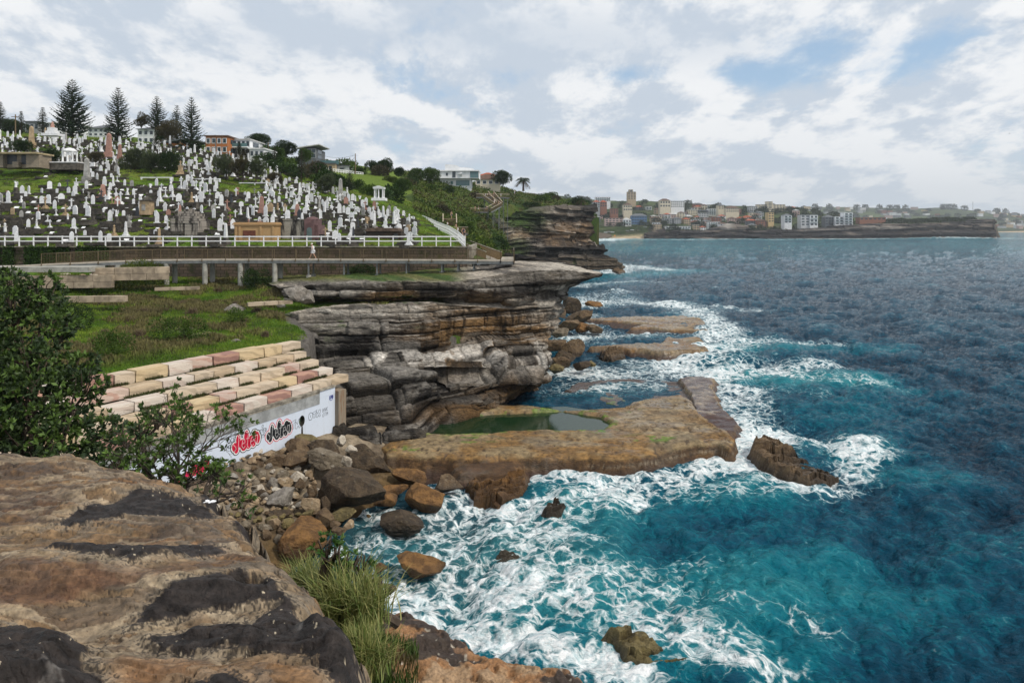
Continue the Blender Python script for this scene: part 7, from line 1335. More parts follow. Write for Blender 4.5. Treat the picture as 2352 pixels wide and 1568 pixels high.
def cross_mb(h, a, t=.15, z0=.0, ring=False):
    b = MB().box((0, 0, z0+h/2), (t, t*.8, h)).box((0, 0, z0+h*.72), (a, t*.79, t))
    if ring:
        P = [(a*.33*math.cos(u), 0, z0+h*.72+a*.33*math.sin(u)) for u in np.linspace(0, 2*math.pi, 17)]; b.tube(P, .035, 5, cap=False)
    return b
gt('cross', 'white cross on stepped base', cross_mb(1.15, .68, .15, .55), steps_((.95, .75, .2, 0), (.7, .55, .18, .2), (.46, .38, .17, .38)), 'cross')
gt('ringcross', 'white ringed cross on stepped base', cross_mb(1.5, .72, .16, .6, True), steps_((1.0, .8, .22, 0), (.72, .6, .2, .22), (.48, .42, .18, .42)), 'cross')
gt('obelisk', 'slender white obelisk', MB().lathe([(.19, .8), (.12, 2.5), (.001, 2.72)], sq=True), steps_((1.0, 1.0, .25, 0), (.75, .75, .2, .25), (.55, .55, .35, .45)), 'shaft')
gt('urn', 'white pedestal topped by an urn', MB().lathe([(.20, .65), (.19, 1.35), (.26, 1.42), (.26, 1.48), (.06, 1.52), (.06, 1.58), (.17, 1.72), (.16, 1.86), (.05, 1.92), (.05, 2.0), (.001, 2.03)]), steps_((.95, .95, .22, 0), (.75, .75, .2, .22), (.56, .56, .23, .42)), 'urn')
gt('angel', 'white robed angel statue on pedestal', (lambda b: (b.lathe([(.20, 1.0), (.17, 1.35), (.13, 1.6), (.15, 1.75), (.06, 1.84), (.075, 1.93), (.06, 2.02), (.001, 2.06)]), b.prism([(.05, 1.45), (.30, 1.35), (.38, 1.75), (.30, 2.0), (.12, 1.85)], .08, .13), b.prism([(-.05, 1.45), (-.12, 1.85), (-.30, 2.0), (-.38, 1.75), (-.30, 1.35)], .08, .13), b.tube([(.13, 0, 1.7), (.2, -.12, 1.55), (.06, -.17, 1.62)], .035, 6), b.tube([(-.13, 0, 1.7), (-.22, -.08, 1.9), (-.2, -.12, 2.05)], .03, 6), b)[-1])(MB()), steps_((.95, .95, .22, 0), (.72, .72, .2, .22), (.5, .5, .58, .42)), 'statue')
gt('tablet', 'low sloping white tablet', MB().box((0, 0, .30), (.62, .42, .09), tilt=.65), steps_((.8, .55, .16, 0)), 'tablet')
gt('bigped', 'tall white pedestal monument with cross', (lambda b: (b.box((0, 0, 1.35), (.62, .62, .9)), b.box((0, 0, 1.85), (.78, .78, .1)), b.add(*(lambda q: (np.concatenate(q.V), np.concatenate(q.Q)))(cross_mb(1.0, .55, .13, 1.9))), b)[-1])(MB()), steps_((1.5, 1.5, .3, 0), (1.15, 1.15, .3, .3), (.9, .9, .3, .6)), 'pedestal')
MATV = {'white': m_marb, 'grey': m_grm, 'pink': m_pink, 'dark': m_drk, 'black': m_blk, 'sand': m_san}
CACHE = {}
def gmesh(me, mat):
    k = (me.name, mat.name)
    if k not in CACHE: m2 = me.copy(); m2.materials.clear(); m2.materials.append(mat); CACHE[k] = m2
    return CACHE[k]
KERB = MB().box((0, -1.0, .14), (1.05, .14, .44)).box((-.46, 0, .14), (.13, 2.0, .36)).box((.46, 0, .14), (.13, 2.0, .36)).box((0, 0, .08), (.9, 1.9, .3)).build('kerb')
rc = random.Random(21); gr = []; keep = [(390, 456, 78, 84.6), (530, 730, 78, 85.5), (835, 922, 78, 86.5), (120, 200, 108, 121), (855, 890, 122, 130), (320, 354, 84, 94), (-30, 108, 104, 122), (280, 412, 112, 126), (500, 600, 112, 124), (730, 775, 124, 132)]
for row in range(25):
    y = 80.6+2.9*row; x = -y*1.0
    while True:
        x += rc.uniform(.85, 1.95)*(1+.5*(rc.random() < .15)); vx_ = x/y*F_+CX; xmax = float(np.interp(y, [p[1] for p in fe], [p[0] for p in fe]))-2.0
        if vx_ > 955 or x > xmax: break
        yj = y+rc.uniform(-.5, .5)
        if vx_ < -60 or (y > 138 and vx_ > 640) or (y > 126 and vx_ > 800) or any(a < vx_ < b_ and c < yj < e for a, b_, c, e in keep): continue
        if y < 84 and rc.random() < .35: continue
        ty = rc.choices(['round', 'point', 'shoulder', 'cross', 'ringcross', 'obelisk', 'urn', 'angel', 'tablet', 'bigped'], [14, 18, 7, 17, 5, 3, 7, 4, 22, 2])[0]
        mt = 'white' if rc.random() < .72 else rc.choice(['grey', 'pink', 'dark', 'black', 'sand', 'grey'])
        gr.append([row, x, yj, ty, mt, rc.uniform(.54, .98), rc.uniform(-.45, .30), rc.uniform(-.05, .05)])
gr.sort(key=lambda g: -(g[5]*{'tablet': .45, 'bigped': 1.5, 'obelisk': 1.4, 'urn': 1.2, 'angel': 1.25}.get(g[3], 1))/g[2]); near = gr[:300]; rest = gr[300:]
near.sort(key=lambda g: (g[0], g[1])); cnt = {}
for row, x, y, ty, mt, s_, rz, tl in near:
    cnt[row] = cnt.get(row, 0)+1; desc, mm_, pm_, mn = GT[ty]; desc = desc.replace('white', {'white': 'white', 'grey': 'grey', 'pink': 'pink granite', 'dark': 'dark', 'black': 'black', 'sand': 'sandstone'}[mt])
    z = float(cemz(x, y)); g = thing('grave', f"{desc}, {nth(cnt[row])} from left, {nth(row+1)} grave row up", 'grave', (x, y, z+.1), rz, 'graves on the cemetery hillside')
    o = obj(mn, gmesh(mm_, MATV[mt]), None, g); o.scale = (s_,)*3; o.rotation_euler = (tl, tl*.6, 0); o = obj('plinth', gmesh(pm_, MATV[mt] if rc.random() < .6 else m_drk), None, g); o.scale = (s_,)*3
    if rc.random() < .85: o = obj('kerb', gmesh(KERB, m_drk), None, g); o.location = (0, -.9, -.22); o.scale = (1.1, 1, .8)
def merged(lst, name):
    Vs, Fs, n = [], {}, 0
    for me_, mx in lst:
        P = np.empty(len(me_.vertices)*3, np.float32); me_.vertices.foreach_get('co', P); P = P.reshape(-1, 3); Vs.append(P@np.array(mx.to_3x3()).T+np.array(mx.translation))
        for p in me_.polygons: Fs.setdefault(len(p.vertices), []).append([v+n for v in p.vertices])
        n += len(P)
    return mesh(name, np.concatenate(Vs), [np.array(f) for f in Fs.values()])
L1, L2 = [], []
for row, x, y, ty, mt, s_, rz, tl in rest:
    mx = Matrix.Translation((x, y, float(cemz(x, y))+.1))@Matrix.Rotation(rz, 4, 'Z')@Matrix.Scale(s_, 4); L1.append((GT[ty][1], mx)); (L1 if rc.random() < .6 else L2).append((GT[ty][2], mx)); L2.append((KERB, mx@Matrix.Translation((0, -.9, -.22))))
for _ in range(1250):
    y = 1/rc.uniform(1/152, 1/80.5); vx_ = rc.uniform(-80, 950); x = (vx_-CX)/F_*y
    if x > float(np.interp(y, [p[1] for p in fe], [p[0] for p in fe]))-2 or any(a < vx_ < b_ and c < y < e for a, b_, c, e in keep) or (y > 126 and vx_ > 780): continue
    L2.append((KERB, Matrix.Translation((x, y, float(cemz(x, y))-.12))@Matrix.Rotation(rc.uniform(-.2, .15), 4, 'Z')@Matrix.Diagonal((rc.uniform(.9, 2.2), rc.uniform(.6, 1.0), rc.uniform(.8, 1.4), 1))))
tag(obj('gravestones', merged(L1, 'gravestones'), m_marb), 'smaller white gravestones crowding between the rows further up the cemetery', 'gravestones', kind='stuff'); tag(obj('grave_kerbs', merged(L2, 'grave_kerbs'), m_drk), 'low dark stone kerbs and plot edges between the gravestones', 'grave kerbs', kind='stuff')
# ---- larger tombs
def brickm(nm, c1, c2, mo, bw_, rh, ms=.01, stain=None):
    m = bpy.data.materials.new(nm); use(m); v = objvec(); s_ = N('ShaderNodeSeparateXYZ'); L(v, s_.inputs[0]); uv = CMB(M('ADD', s_.outputs[0], s_.outputs[1]), s_.outputs[2], 0); bk = N('ShaderNodeTexBrick'); L(uv, bk.inputs[0]); bk.inputs['Scale'].default_value = 1
    for a_n, q_ in (('Brick Width', bw_), ('Row Height', rh), ('Mortar Size', ms)): bk.inputs[a_n].default_value = q_
    for a_n, q_ in (('Color1', c1), ('Color2', c2), ('Mortar', mo)): bk.inputs[a_n].default_value = (*q_, 1)
    c_ = bk.outputs[0]
    if stain: c_ = MIX(MR(NOI(objvec((1.2, 1.2, .22)), .9, 7, .65), .44, .58), c_, stain)
    out(pbsdf(c_, .9, .2, bump(bk.outputs['Fac'], -.5, .03))); return m
def zg(vx_, d): return float(cemz((vx_-CX)/F_*d, d))
# corbelled, stepped vault
x0, d = (423-CX)/F_*84, 85.5; t = thing('stone_vault', 'dark stained stone vault with stepped corbelled roof right of the cemetery’s middle left', 'tomb', (x0, d, 14.6+.7)); t['label'] = 'dark-streaked stone vault with stepped corbelled roof, the dome-shaped tomb behind the railing'
m_vs = pm('streaked_vault_stone', (.27, .245, .215), .95, .55, 1.1, .7, 6); use(m_vs); c_ = MIX(MR(NOI(objvec((1.6, 1.6, .25)), 1.1, 7, .65), .42, .56), (.045, .04, .036), (.30, .27, .235)); out(pbsdf(c_, .95, .15, bump(NOI(objvec(), 5, 6, .6), .6, .06)))
b = MB(); 
for k in range(5): b.box((-.9, 0, .25+.5*k-.25), (1.6, 3.2, .47)); b.box((.95, 0, .25+.5*k-.25), (1.7, 3.2, .47))
b.box((0, .2, 1.1), (3.2, 2.8, 2.3)); obj('wall', b, m_vs, t); b = MB()
for k in range(6): w_ = 3.55-.10*k-.075*k*k; b.box((0, 0, 2.35+.30*k), (w_, w_*.95, .27))
obj('roof', b, m_vs, t); b = MB().box((0, -1.27, 1.05), (.42, .1, 1.9)); obj('door', b, m_blk, t)
# ochre brick crypt
x0, d = (587-CX)/F_*82, 83.4; t = thing('brick_crypt', 'square ochre brick crypt with cornice and pilasters right behind the railing', 'tomb', (x0, d, 14.45)); m_ob = brickm('ochre_brick', (.46, .29, .14), (.40, .25, .12), (.32, .22, .12), .23, .085, .006)
b = MB().box((0, 0, 1.45), (4.9, 3.4, 2.9)).box((0, 0, .2), (5.1, 3.6, .42)); obj('wall', b, m_ob, t); b = MB().box((0, 0, 2.92), (5.25, 3.75, .16)).box((0, 0, 3.08), (5.05, 3.55, .16)).box((0, 0, 2.72), (5.05, 3.55, .1)); obj('cornice', b, m_ob, t)
for sx in (-2.2, -1.75, .75, 2.25): b = MB().box((sx, -1.76, 1.5), (.26, .12, 2.3)); obj('pilaster', b, m_ob, t)
b = MB().box((-.65, -1.72, 1.75), (1.5, .06, .85)); obj('panel', b, pm('red_panel_stone', (.14, .045, .028), .7, .3, 3, .3), t)
# grey brick vault with a purple portal
x0, d = (672-CX)/F_*84, 85.2; t = thing('brick_vault', 'pale stained brick vault with dull purple doorway end beside the ochre crypt', 'tomb', (x0, d, 14.7)); m_gb = brickm('stained_grey_brick', (.38, .35, .30), (.30, .28, .24), (.16, .15, .13), .3, .1, .012, (.030, .028, .027)); m_pu = pm('purple_brown_stone', (.145, .085, .085), .85, .3, 1.5, .4)
b = MB().box((-.1, 0, 1.6), (3.5, 3.2, 3.2)); obj('wall', b, m_gb, t); b = MB().box((-.1, 0, 3.26), (3.7, 3.4, .13)); obj('roof', b, m_gb, t); b = MB().box((2.2, -.1, 1.65), (1.15, 3.5, 3.3)).lathe([(.65, 3.3), (.5, 3.5), (.2, 3.62)], (2.2, -.4, 0), sq=True).box((3.0, -.05, 1.3), (.45, 3.0, 2.6)); obj('portal', b, m_pu, t)
b = MB().box((2.25, -1.88, 1.0), (.62, .06, 2.0)).prism([(2.25+.31*math.cos(a), 2.0+.31*math.sin(a)) for a in np.linspace(0, math.pi, 9)], -1.91, -1.85); obj('door', b, pm('grey_green_door', (.10, .14, .14), .7, .2, 3, .2), t)
# low dark vault
x0, d = (877-CX)/F_*85, 86.6; t = thing('stone_vault', 'low dark stone vault with a flat sloped lid near the railing’s right half', 'tomb', (x0, d, 14.5)); m_db = brickm('dark_vault_blocks', (.075, .052, .040), (.040, .032, .027), (.015, .014, .012), .5, .26, .02); b = MB().box((0, 0, 1.0), (4.0, 3.0, 2.1)); obj('wall', b, m_db, t)
b = MB().box((0, 0, 2.12), (4.25, 3.3, .2)).prism([(-2.1, 2.22), (2.1, 2.22), (1.75, 2.42), (-1.75, 2.42)], -1.6, 1.6); obj('roof', b, pm('lichen_roof_slab', (.12, .085, .065), .95, .4, 2, .5), t); b = MB().box((1.72, -1.52, .95), (.5, .06, 1.5)); obj('door', b, m_blk, t); b = MB().box((2.15, -.3, 1.0), (.4, 2.0, 2.0)); obj('buttress', b, m_db, t)
def columns(t, xs, y, h, r, mat, base=0): 
    for x in xs: b = MB().lathe([(r*1.5, base), (r*1.5, base+.12), (r, base+.18), (r*.88, base+h-.2), (r*1.4, base+h-.1), (r*1.4, base+h)], (x, y, 0), 12); obj('column', b, mat, t)
# white colonnade on its terrace
d = 119; x0 = (160-CX)/F_*d; t = thing('colonnade_tomb', 'white marble tomb of slim columns under a small arched canopy on a dark terrace', 'tomb', (x0, d, 17-(376-HY)/F_*d-.6)); obj('terrace', MB().box((0, 0, .1), (4.6, 3.2, 1.2)), m_drk, t); obj('slab', MB().box((0, 0, .78), (4.8, 3.4, .18)), m_marb, t)
columns(t, (-.85, 0, .85), -.6, 1.9, .15, m_marb, .87); columns(t, (-.85, .85), .6, 1.9, .15, m_marb, .87); b = MB().lathe([(1.1, 2.77), (1.1, 2.95), (.9, 3.1), (.6, 3.3), (.2, 3.42), (.001, 3.45)], (0, 0, 0), 16); obj('canopy', b, m_marb, t); obj('statue', MB().lathe([(.3, .87), (.28, 1.3), (.12, 1.4), (.17, 1.7), (.08, 1.9), (.001, 2.0)]), m_marb, t)
d = 128; x0 = (871-CX)/F_*d; t = thing('canopy_tomb', 'white four-columned canopy tomb alone at the cemetery’s upper right edge', 'tomb', (x0, d, 17-(458-HY)/F_*d)); obj('slab', MB().box((0, 0, .05), (2.6, 2.2, .5)), m_marb, t); columns(t, (-.75, 0, .75), -.7, 1.75, .13, m_marb, .3); columns(t, (-.75, .75), .7, 1.75, .13, m_marb, .3); obj('canopy', MB().box((0, 0, 2.18), (2.0, 1.9, .28)).prism([(-1.05, 2.32), (1.05, 2.32), (0, 2.6)], -1.0, 1.0), m_marb, t)
d = 93; x0 = (337-CX)/F_*d; t = thing('ochre_tomb', 'small ochre square tomb with dark pyramidal roof and finial left of the dome-shaped vault', 'tomb', (x0, d, zg(337, 93))); obj('wall', MB().box((0, 0, .95), (1.35, 1.3, 1.9)), m_san, t); obj('roof', MB().box((0, 0, 1.95), (1.75, 1.7, .14)).lathe([(.75, 2.0), (.5, 2.35), (.2, 2.5), (.1, 2.6), (.24, 2.8), (.2, 2.95), (.001, 3.05)], (0, 0, 0), 4), m_drk, t); obj('plaque', MB().box((-.1, -.67, 1.0), (.5, .05, .8)), m_grm, t)
d = 116; x0 = (48-CX)/F_*d; t = thing('stone_shelter', 'low flat-roofed sandstone shelter with two dark openings at the far left of the cemetery', 'shelter', (x0, d, 17-(384-HY)/F_*d)); obj('roof', MB().box((0, 0, 2.25), (8.2, 4.5, .28)), pm('shelter_roof', (.36, .29, .17), .9, .3, 1, .4), t); obj('wall', MB().box((0, .8, 1.0), (7.6, 2.5, 2.2)).box((-2.9, -.9, 1.0), (1.6, .9, 2.2)).box((2.9, -.9, 1.0), (2.2, .9, 2.2)).box((0, -.9, .4), (1.0, .9, .9)), brickm('shelter_stone', (.33, .27, .20), (.24, .20, .15), (.12, .10, .08), .5, .22, .02), t)
for sx in (-1.2, 1.2): obj('opening', MB().box((sx, -.48, 1.3), (1.6, .06, 1.6)), m_blk, t)
for lab, vx_, y0, y1, d, mt in (('tall pink granite obelisk below the second tall pine', 250, 304, 343, 133, m_pink), ('shorter pink obelisk right of the tall pink one', 275, 330, 350, 132, m_pink), ('tall grey obelisk left of the open lawn', 782, 408, 452, 124, m_grm), ('tan obelisk on the hilltop terrace left of the tallest pine', 72, 288, 317, 140, m_san), ('grey column monument in the upper left graves', 199, 361, 396, 112, m_grm), ('pink granite obelisk in the lower middle graves', 269, 449, 487, 97, m_pink), ('pink obelisk in the middle left graves', 236, 422, 455, 102, m_pink), ('brown granite obelisk behind the railing’s middle', 683, 467, 495, 98, m_pink), ('dark pink obelisk left of the grey brick vault', 601, 449, 490, 96, m_pink)):
    x0 = (vx_-CX)/F_*d; zb = zg(vx_, d)-.1; H_ = 17-(y0-HY)/F_*d-zb; t = thing('obelisk', lab, 'monument', (x0, d, zb)); w_ = max(.3, H_*.085); obj('shaft', MB().lathe([(w_, H_*.28), (w_*.65, H_*.93), (.001, H_)], sq=True), mt, t); obj('plinth', MB().box((0, 0, H_*.05), (w_*4.4, w_*4.4, H_*.1)).box((0, 0, H_*.19), (w_*2.9, w_*2.9, H_*.18)), mt, t)
d = 138; x0 = (120-CX)/F_*d; t = thing('pedestal_monument', 'white stepped monument with reddish top on the hilltop terrace beside the young pine', 'monument', (x0, d, 17-(312-HY)/F_*d)); obj('plinth', steps_((3.2, 2.2, .5, 0), (1.9, 1.6, .5, .5), (1.3, 1.2, .7, 1.0)), m_marb, t); obj('statue', MB().lathe([(.4, 1.7), (.35, 2.2), (.2, 2.7), (.001, 3.0)]), m_pink, t)
for k, (vx_, vy_, d, lab) in enumerate([(585, 398, 120, 'white rail-like marble plot wall, left of the ridge palm’s foot'), (470, 398, 118, 'white marble plot wall right of the cemetery tree clump'), (360, 394, 116, 'white marble plot wall in front of the tree clump')]):
    t = tag(obj('plot_wall', MB().box((0, 0, .5), (5.5, .2, .16)).box((-2.6, 0, .25), (.25, .25, .55)).box((0, 0, .25), (.2, .2, .5)).box((2.6, 0, .25), (.25, .25, .55)), m_marb, None, ((vx_-CX)/F_*d, d, zg(vx_, d))), lab, 'wall')
# garden shrubs and scrub along the ridge above the graves
rs_ = random.Random(12); ridge = []
for _ in range(600):
    if len(ridge) >= 46: break
    v = rs_.uniform(430, 905); d = rs_.choice([rs_.uniform(146, 160), rs_.uniform(160, 178), rs_.uniform(190, 212)])
    if v > 745 and 160 < d < 205 or any(abs(v-a) < 9 and abs(d-b_) < 9 for a, b_ in ridge): continue
    if v < 612 and (d < 162 or v < 500): continue
    ridge.append((v, d))
ridge.sort()
for i_, (v, d) in enumerate(ridge):
    k_ = rs_.choice([0, 1, 2, 2, 4, 5]); x = (v-CX)/F_*d; w_ = rs_.uniform(3.5, 7.0)
    bush('coastal_bush', f"{SN[k_]} rounded shrub, {nth(i_+1)} from left along the ridge above the graves", x, d, float(cem_h(x, d))-.4, w_, w_*rs_.uniform(.45, .75), None, None, i_*13, 'bush', 'shrubs along the cemetery ridge', src=SRC[k_])
# ================================================================ houses
m_glass = bpy.data.materials.new('window_glass'); use(m_glass); out(pbsdf((.03, .045, .055), .12, .6)); m_bglass = bpy.data.materials.new('balcony_glass'); use(m_bglass); out(pbsdf((.10, .19, .20), .1, .5))
HMAT = {k: pm(k.replace(' ', '_')+'_wall', c, .85, .12, .4, .1, 2) for k, c in {'white': (.74, .75, .76), 'cream': (.62, .55, .42), 'brick': (.25, .11, .07), 'orange brick': (.40, .15, .055), 'grey': (.32, .33, .34), 'pale grey': (.50, .51, .52), 'tan': (.42, .33, .22), 'yellow': (.60, .44, .22), 'dark grey': (.12, .13, .14), 'blue': (.07, .15, .28), 'turquoise': (.30, .55, .58), 'pink': (.5, .36, .32)}.items()}
RMAT = {k: pm(k.replace(' ', '_')+'_roof', c, .9, .2, .8, .1, 3) for k, c in {'red': (.36, .09, .04), 'brown': (.12, .075, .055), 'grey': (.13, .14, .15), 'pale': (.45, .45, .44), 'white': (.7, .7, .7)}.items()}
UW = MB().box((0, 0, 0), (1, 1, 1)).build('window'); UW.materials.append(m_glass); UF = {k: (lambda m_: (m_.materials.append(v), m_)[1])(MB().box((0, 0, 0), (1, 1, 1)).build('frame')) for k, v in HMAT.items()}
def house(label, x, y, z, w_, dp, h_, wc, roof, rc_, floors, cols, rz=0, group=None, balc=0, name='house', frames=False, found=6, pitch=.28, win=(.55, .5), cat='house'):
    t = thing(name, label, cat, (x, y, z), rz, group); wm = HMAT[wc]; obj('wall', MB().box((0, 0, h_/2-found/2), (w_, dp, h_+found)), wm, t)
    if roof == 'flat': obj('roof', MB().box((0, 0, h_+.15), (w_+.5, dp+.5, .3)), RMAT[rc_], t)
    elif roof == 'hip': k = min(w_, dp)*.5; rh = k*pitch*2; V = [(-w_/2-.5, -dp/2-.5, h_), (w_/2+.5, -dp/2-.5, h_), (w_/2+.5, dp/2+.5, h_), (-w_/2-.5, dp/2+.5, h_), (-w_/2+k*.9, 0, h_+rh), (w_/2-k*.9, 0, h_+rh)]; b = MB(); b.add(V, [(0, 1, 5, 4), (2, 3, 4, 5), (0, 3, 2, 1)], [(1, 2, 5), (3, 0, 4)]); obj('roof', b, RMAT[rc_], t)
    elif roof == 'gable': rh = w_*pitch; obj('roof', MB().prism([(-w_/2-.4, h_), (w_/2+.4, h_), (0, h_+rh)], -dp/2-.3, dp/2+.3), RMAT[rc_], t)
    elif roof == 'skill': b = MB(); b.add([(-w_/2-.8, -dp/2-.8, h_+.2), (w_/2+1.2, -dp/2-.8, h_+1.2), (w_/2+1.2, dp/2+.8, h_+1.2), (-w_/2-.8, dp/2+.8, h_+.2)]+[(-w_/2-.8, -dp/2-.8, h_-.1), (w_/2+1.2, -dp/2-.8, h_+.9), (w_/2+1.2, dp/2+.8, h_+.9), (-w_/2-.8, dp/2+.8, h_-.1)], [(0, 1, 2, 3), (7, 6, 5, 4), (0, 4, 5, 1), (1, 5, 6, 2), (2, 6, 7, 3), (3, 7, 4, 0)]); obj('roof', b, RMAT[rc_], t)
    fh = h_/floors
    for f in range(floors):
        for c in range(cols):
            cx = -w_/2+(c+.5)*w_/cols; cz = (f+.52)*fh; ww, wh = w_/cols*win[0], fh*win[1]
            if frames: fr = obj('window', UF[frames], None, t); fr.location = (cx, -dp/2-.02, cz); fr.scale = (ww+.25, .10, wh+.25); g = obj('pane', UW, None, fr); g.location = (0, -.5, 0); g.scale = ((ww)/(ww+.25), .3, wh/(wh+.25))
            else: g = obj('window', UW, None, t); g.location = (cx, -dp/2, cz); g.scale = (ww, .16, wh)
        if cols >= 1 and abs(x) > -1: g = obj('window', UW, None, t); g.location = (w_/2, -dp*.1, (f+.52)*fh); g.scale = (.16, dp*.4, fh*win[1])
        if balc and f > 0:
            g = obj('balcony', UF[wc], None, t); g.location = (0, -dp/2-.7, f*fh); g.scale = (w_*.92, 1.5, .22); g = obj('balustrade', MB().box((0, 0, 0), (w_*.92, .05, .8)), m_bglass, t); g.location = (0, -dp/2-1.42, f*fh+.5)
    return t
def hv(label, v0, v1, y0, y1, d, *a, rz=0, dp=None, **k):
    w_ = (v1-v0)/F_*d; h_ = (y1-y0)/F_*d; x = ((v0+v1)/2-CX)/F_*d; k.setdefault('found', 3); return house(label, x, d+(dp or w_*.8)/2, 17-(y1-HY)/F_*d, w_, dp or w_*.8, h_, *a, rz=rz, **k)
hv('white house with grey gabled roof between the two tallest pines', 202, 250, 294, 313, 172, 'white', 'hip', 'grey', 2, 4, frames='white', dp=8)
hv('white house with pale roof behind the tallest pine', 112, 166, 282, 302, 176, 'white', 'hip', 'pale', 2, 4, frames='white', dp=8)
hv('white house with grey roof between the second and third tall pines', 316, 354, 296, 330, 168, 'white', 'hip', 'grey', 2, 3, frames='white', dp=8)
hv('small grey house with glass roof by the power pole', 58, 88, 280, 300, 178, 'grey', 'flat', 'grey', 1, 3, dp=6)
hv('orange brick house, upper two-storey block right of the full pine', 472, 522, 313, 353, 158, 'orange brick', 'flat', 'brown', 2, 4, frames='white', dp=9)
hv('orange brick wing with sloping dark roof left of the full pine', 376, 424, 328, 354, 158, 'orange brick', 'skill', 'grey', 1, 2, frames='white', dp=9)
t = hv('white two-storey terrace house with balconies right of the orange brick one', 524, 574, 321, 356, 162, 'white', 'flat', 'pale', 2, 5, frames='pale grey', balc=1, dp=9, win=(.6, .62))
hv('lower white wing stepping down from the terrace house', 573, 606, 342, 362, 160, 'white', 'flat', 'white', 1, 3, frames='pale grey', dp=8)
hv('grey weatherboard house with steep gable beside the white terrace house', 574, 601, 331, 345, 172, 'grey', 'gable', 'grey', 1, 2, dp=7, frames='pale grey')
hv('grey glass-fronted house with upswept thin roof', 688, 725, 340, 363, 200, 'dark grey', 'skill', 'pale', 2, 4, frames='grey', win=(.85, .75), dp=10)
t = hv('low concrete building with glass pool fence along the ridge', 702, 770, 376, 391, 204, 'tan', 'flat', 'grey', 1, 3, dp=9, win=(.3, .35)); obj('balustrade', MB().box((.3, -3.9, 2.5), (10, .06, 1.1)), m_bglass, t)
hv('pale blue-grey wall section of the pool terrace, right part', 770, 800, 381, 392, 206, 'pale grey', 'flat', 'grey', 1, 1, dp=6, win=(.3, .3))
# the white cube house
d = 272; Zz = lambda x, y: z4(x, y, d)
t = thing('white_house', 'modern white flat-roofed house with overhanging glazed corner above the scrub', 'house', tuple(z4(410, 320, d)), 0)
def zb(x0, y0, x1, y1, dy0, dp_, mb):   # a block given by its survey corners
    a = z4(x0, y1, d)-np.array(t.location); c = z4(x1, y0, d)-np.array(t.location); return mb.box(((a[0]+c[0])/2, dy0+dp_/2, (a[2]+c[2])/2), (abs(c[0]-a[0]), dp_, abs(c[2]-a[2])))
obj('wall', zb(190, 240, 600, 400, .8, 9, MB()), HMAT['white'], t); b = zb(110, 140, 706, 238, -1.2, 12, MB()); obj('upper_storey', b, HMAT['white'], t); obj('roof', zb(100, 132, 712, 146, -1.8, 13, MB()), HMAT['white'], t)
cz = z4(260, 132, d)-np.array(t.location); P_ = [(0, 0), (13.2, 0), (12.5, .6), (9.5, .9), (6.5, 1.0), (5.0, 1.6), (2.2, 1.85), (0, 1.9)]; obj('roof_fin', MB().prism([(cz[0]+x*.9, cz[2]+z*1.35) for x, z in P_], 1, 5), HMAT['white'], t); obj('chimney', zb(335, 85, 372, 108, 2, 1.5, MB()), RMAT['brown'], t)
for a_ in ((275, 166, 303, 204), (360, 145, 402, 228), (592, 143, 700, 230)):
    fr = obj('window', zb(*a_, -1.28, .1, MB()), m_glass if a_[0] < 500 else m_bglass, t)
for xx in (592, 628, 665, 697): obj('mullion', zb(xx, 143, xx+4, 230, -1.34, .08, MB()), HMAT['dark grey'], t)
obj('window', zb(402, 258, 580, 330, .72, .1, MB()), m_bglass, t); obj('window', zb(333, 270, 365, 310, .72, .1, MB()), m_bglass, t)
cz = z4(478, 182, d)-np.array(t.location); obj('window_hood', MB().add([(cz[0]-1.9, -1.2, cz[2]), (cz[0]+.1, -1.2, cz[2]+1.4), (cz[0]+.1, -1.2, cz[2]-1.2), (cz[0]+.4, -2.1, cz[2]+.1)], None, [(0, 2, 3), (0, 3, 1), (1, 3, 2), (0, 1, 2)]), HMAT['white'], t)
t = hv('cream bungalow with dark hipped roof right of the white modern house', 1092, 1148, 411, 425, 312, 'cream', 'hip', 'brown', 1, 4, frames='white', dp=9, pitch=.3); hv('house with bright red roof just showing behind the bungalow', 1100, 1140, 402, 413, 330, 'cream', 'hip', 'red', 1, 2, dp=8, pitch=.2)
hv('half-hidden white house in the trees left of the modern house', 962, 992, 396, 412, 262, 'white', 'hip', 'pale', 1, 2, dp=8)
# poles and wires
def pole(label, vx_, y0, y1, d, arm=True, lamp=False):
    p = pt(vx_, y1, d); H_ = (y1-y0)/F_*d; t = thing('power_pole', label, 'pole', p); obj('post', MB().tube([(0, 0, -1), (0, 0, H_)], [.17, .12], 8), m_tim if not lamp else m_steel, t)
    if arm: obj('crossarm', MB().box((0, 0, H_-.6), (2.0, .12, .14)), m_tim, t)
    if lamp: obj('lamp', MB().bar((0, 0, H_*.62), (2.2, 0, H_*.66), .08).box((2.4, 0, H_*.66), (.7, .3, .12)), m_steel, t)
    return np.array((p[0], p[1], p[2]+H_))
pa = pole('tall timber power pole on the skyline above the lawn’s right end', 816, 352, 396, 205, False); pb = pole('timber power pole with crossarm at the hilltop’s left', 35, 262, 308, 164); pole('slim grey street lamp post before the orange brick house', 495, 318, 372, 152, False, True); pole('grey pole on the ridge left of the glass-fronted house', 616, 326, 366, 176, False); pole('short pole by the pool terrace', 717, 368, 392, 200, False)
def wire(label, a, b_, sag): P = [tuple(a+(b_-a)*u-np.array((0, 0, 4*sag*u*(1-u)))) for u in np.linspace(0, 1, 14)]; tag(obj('power_line', MB().tube(P, .035, 4), m_blk), label, 'cable')
wire('upper power cable sagging from the ridge house to the skyline pole', np.array(pt(724, 350, 205)), pa-(0, 0, .4), 1.2); wire('lower power cable looping from the ridge to the skyline pole', np.array(pt(770, 374, 205)), pa-(0, 0, 1.0), 1.0); wire('power cable running right from the hilltop pole', pb-(0, 0, .6), np.array(pt(110, 284, 170)), .6)
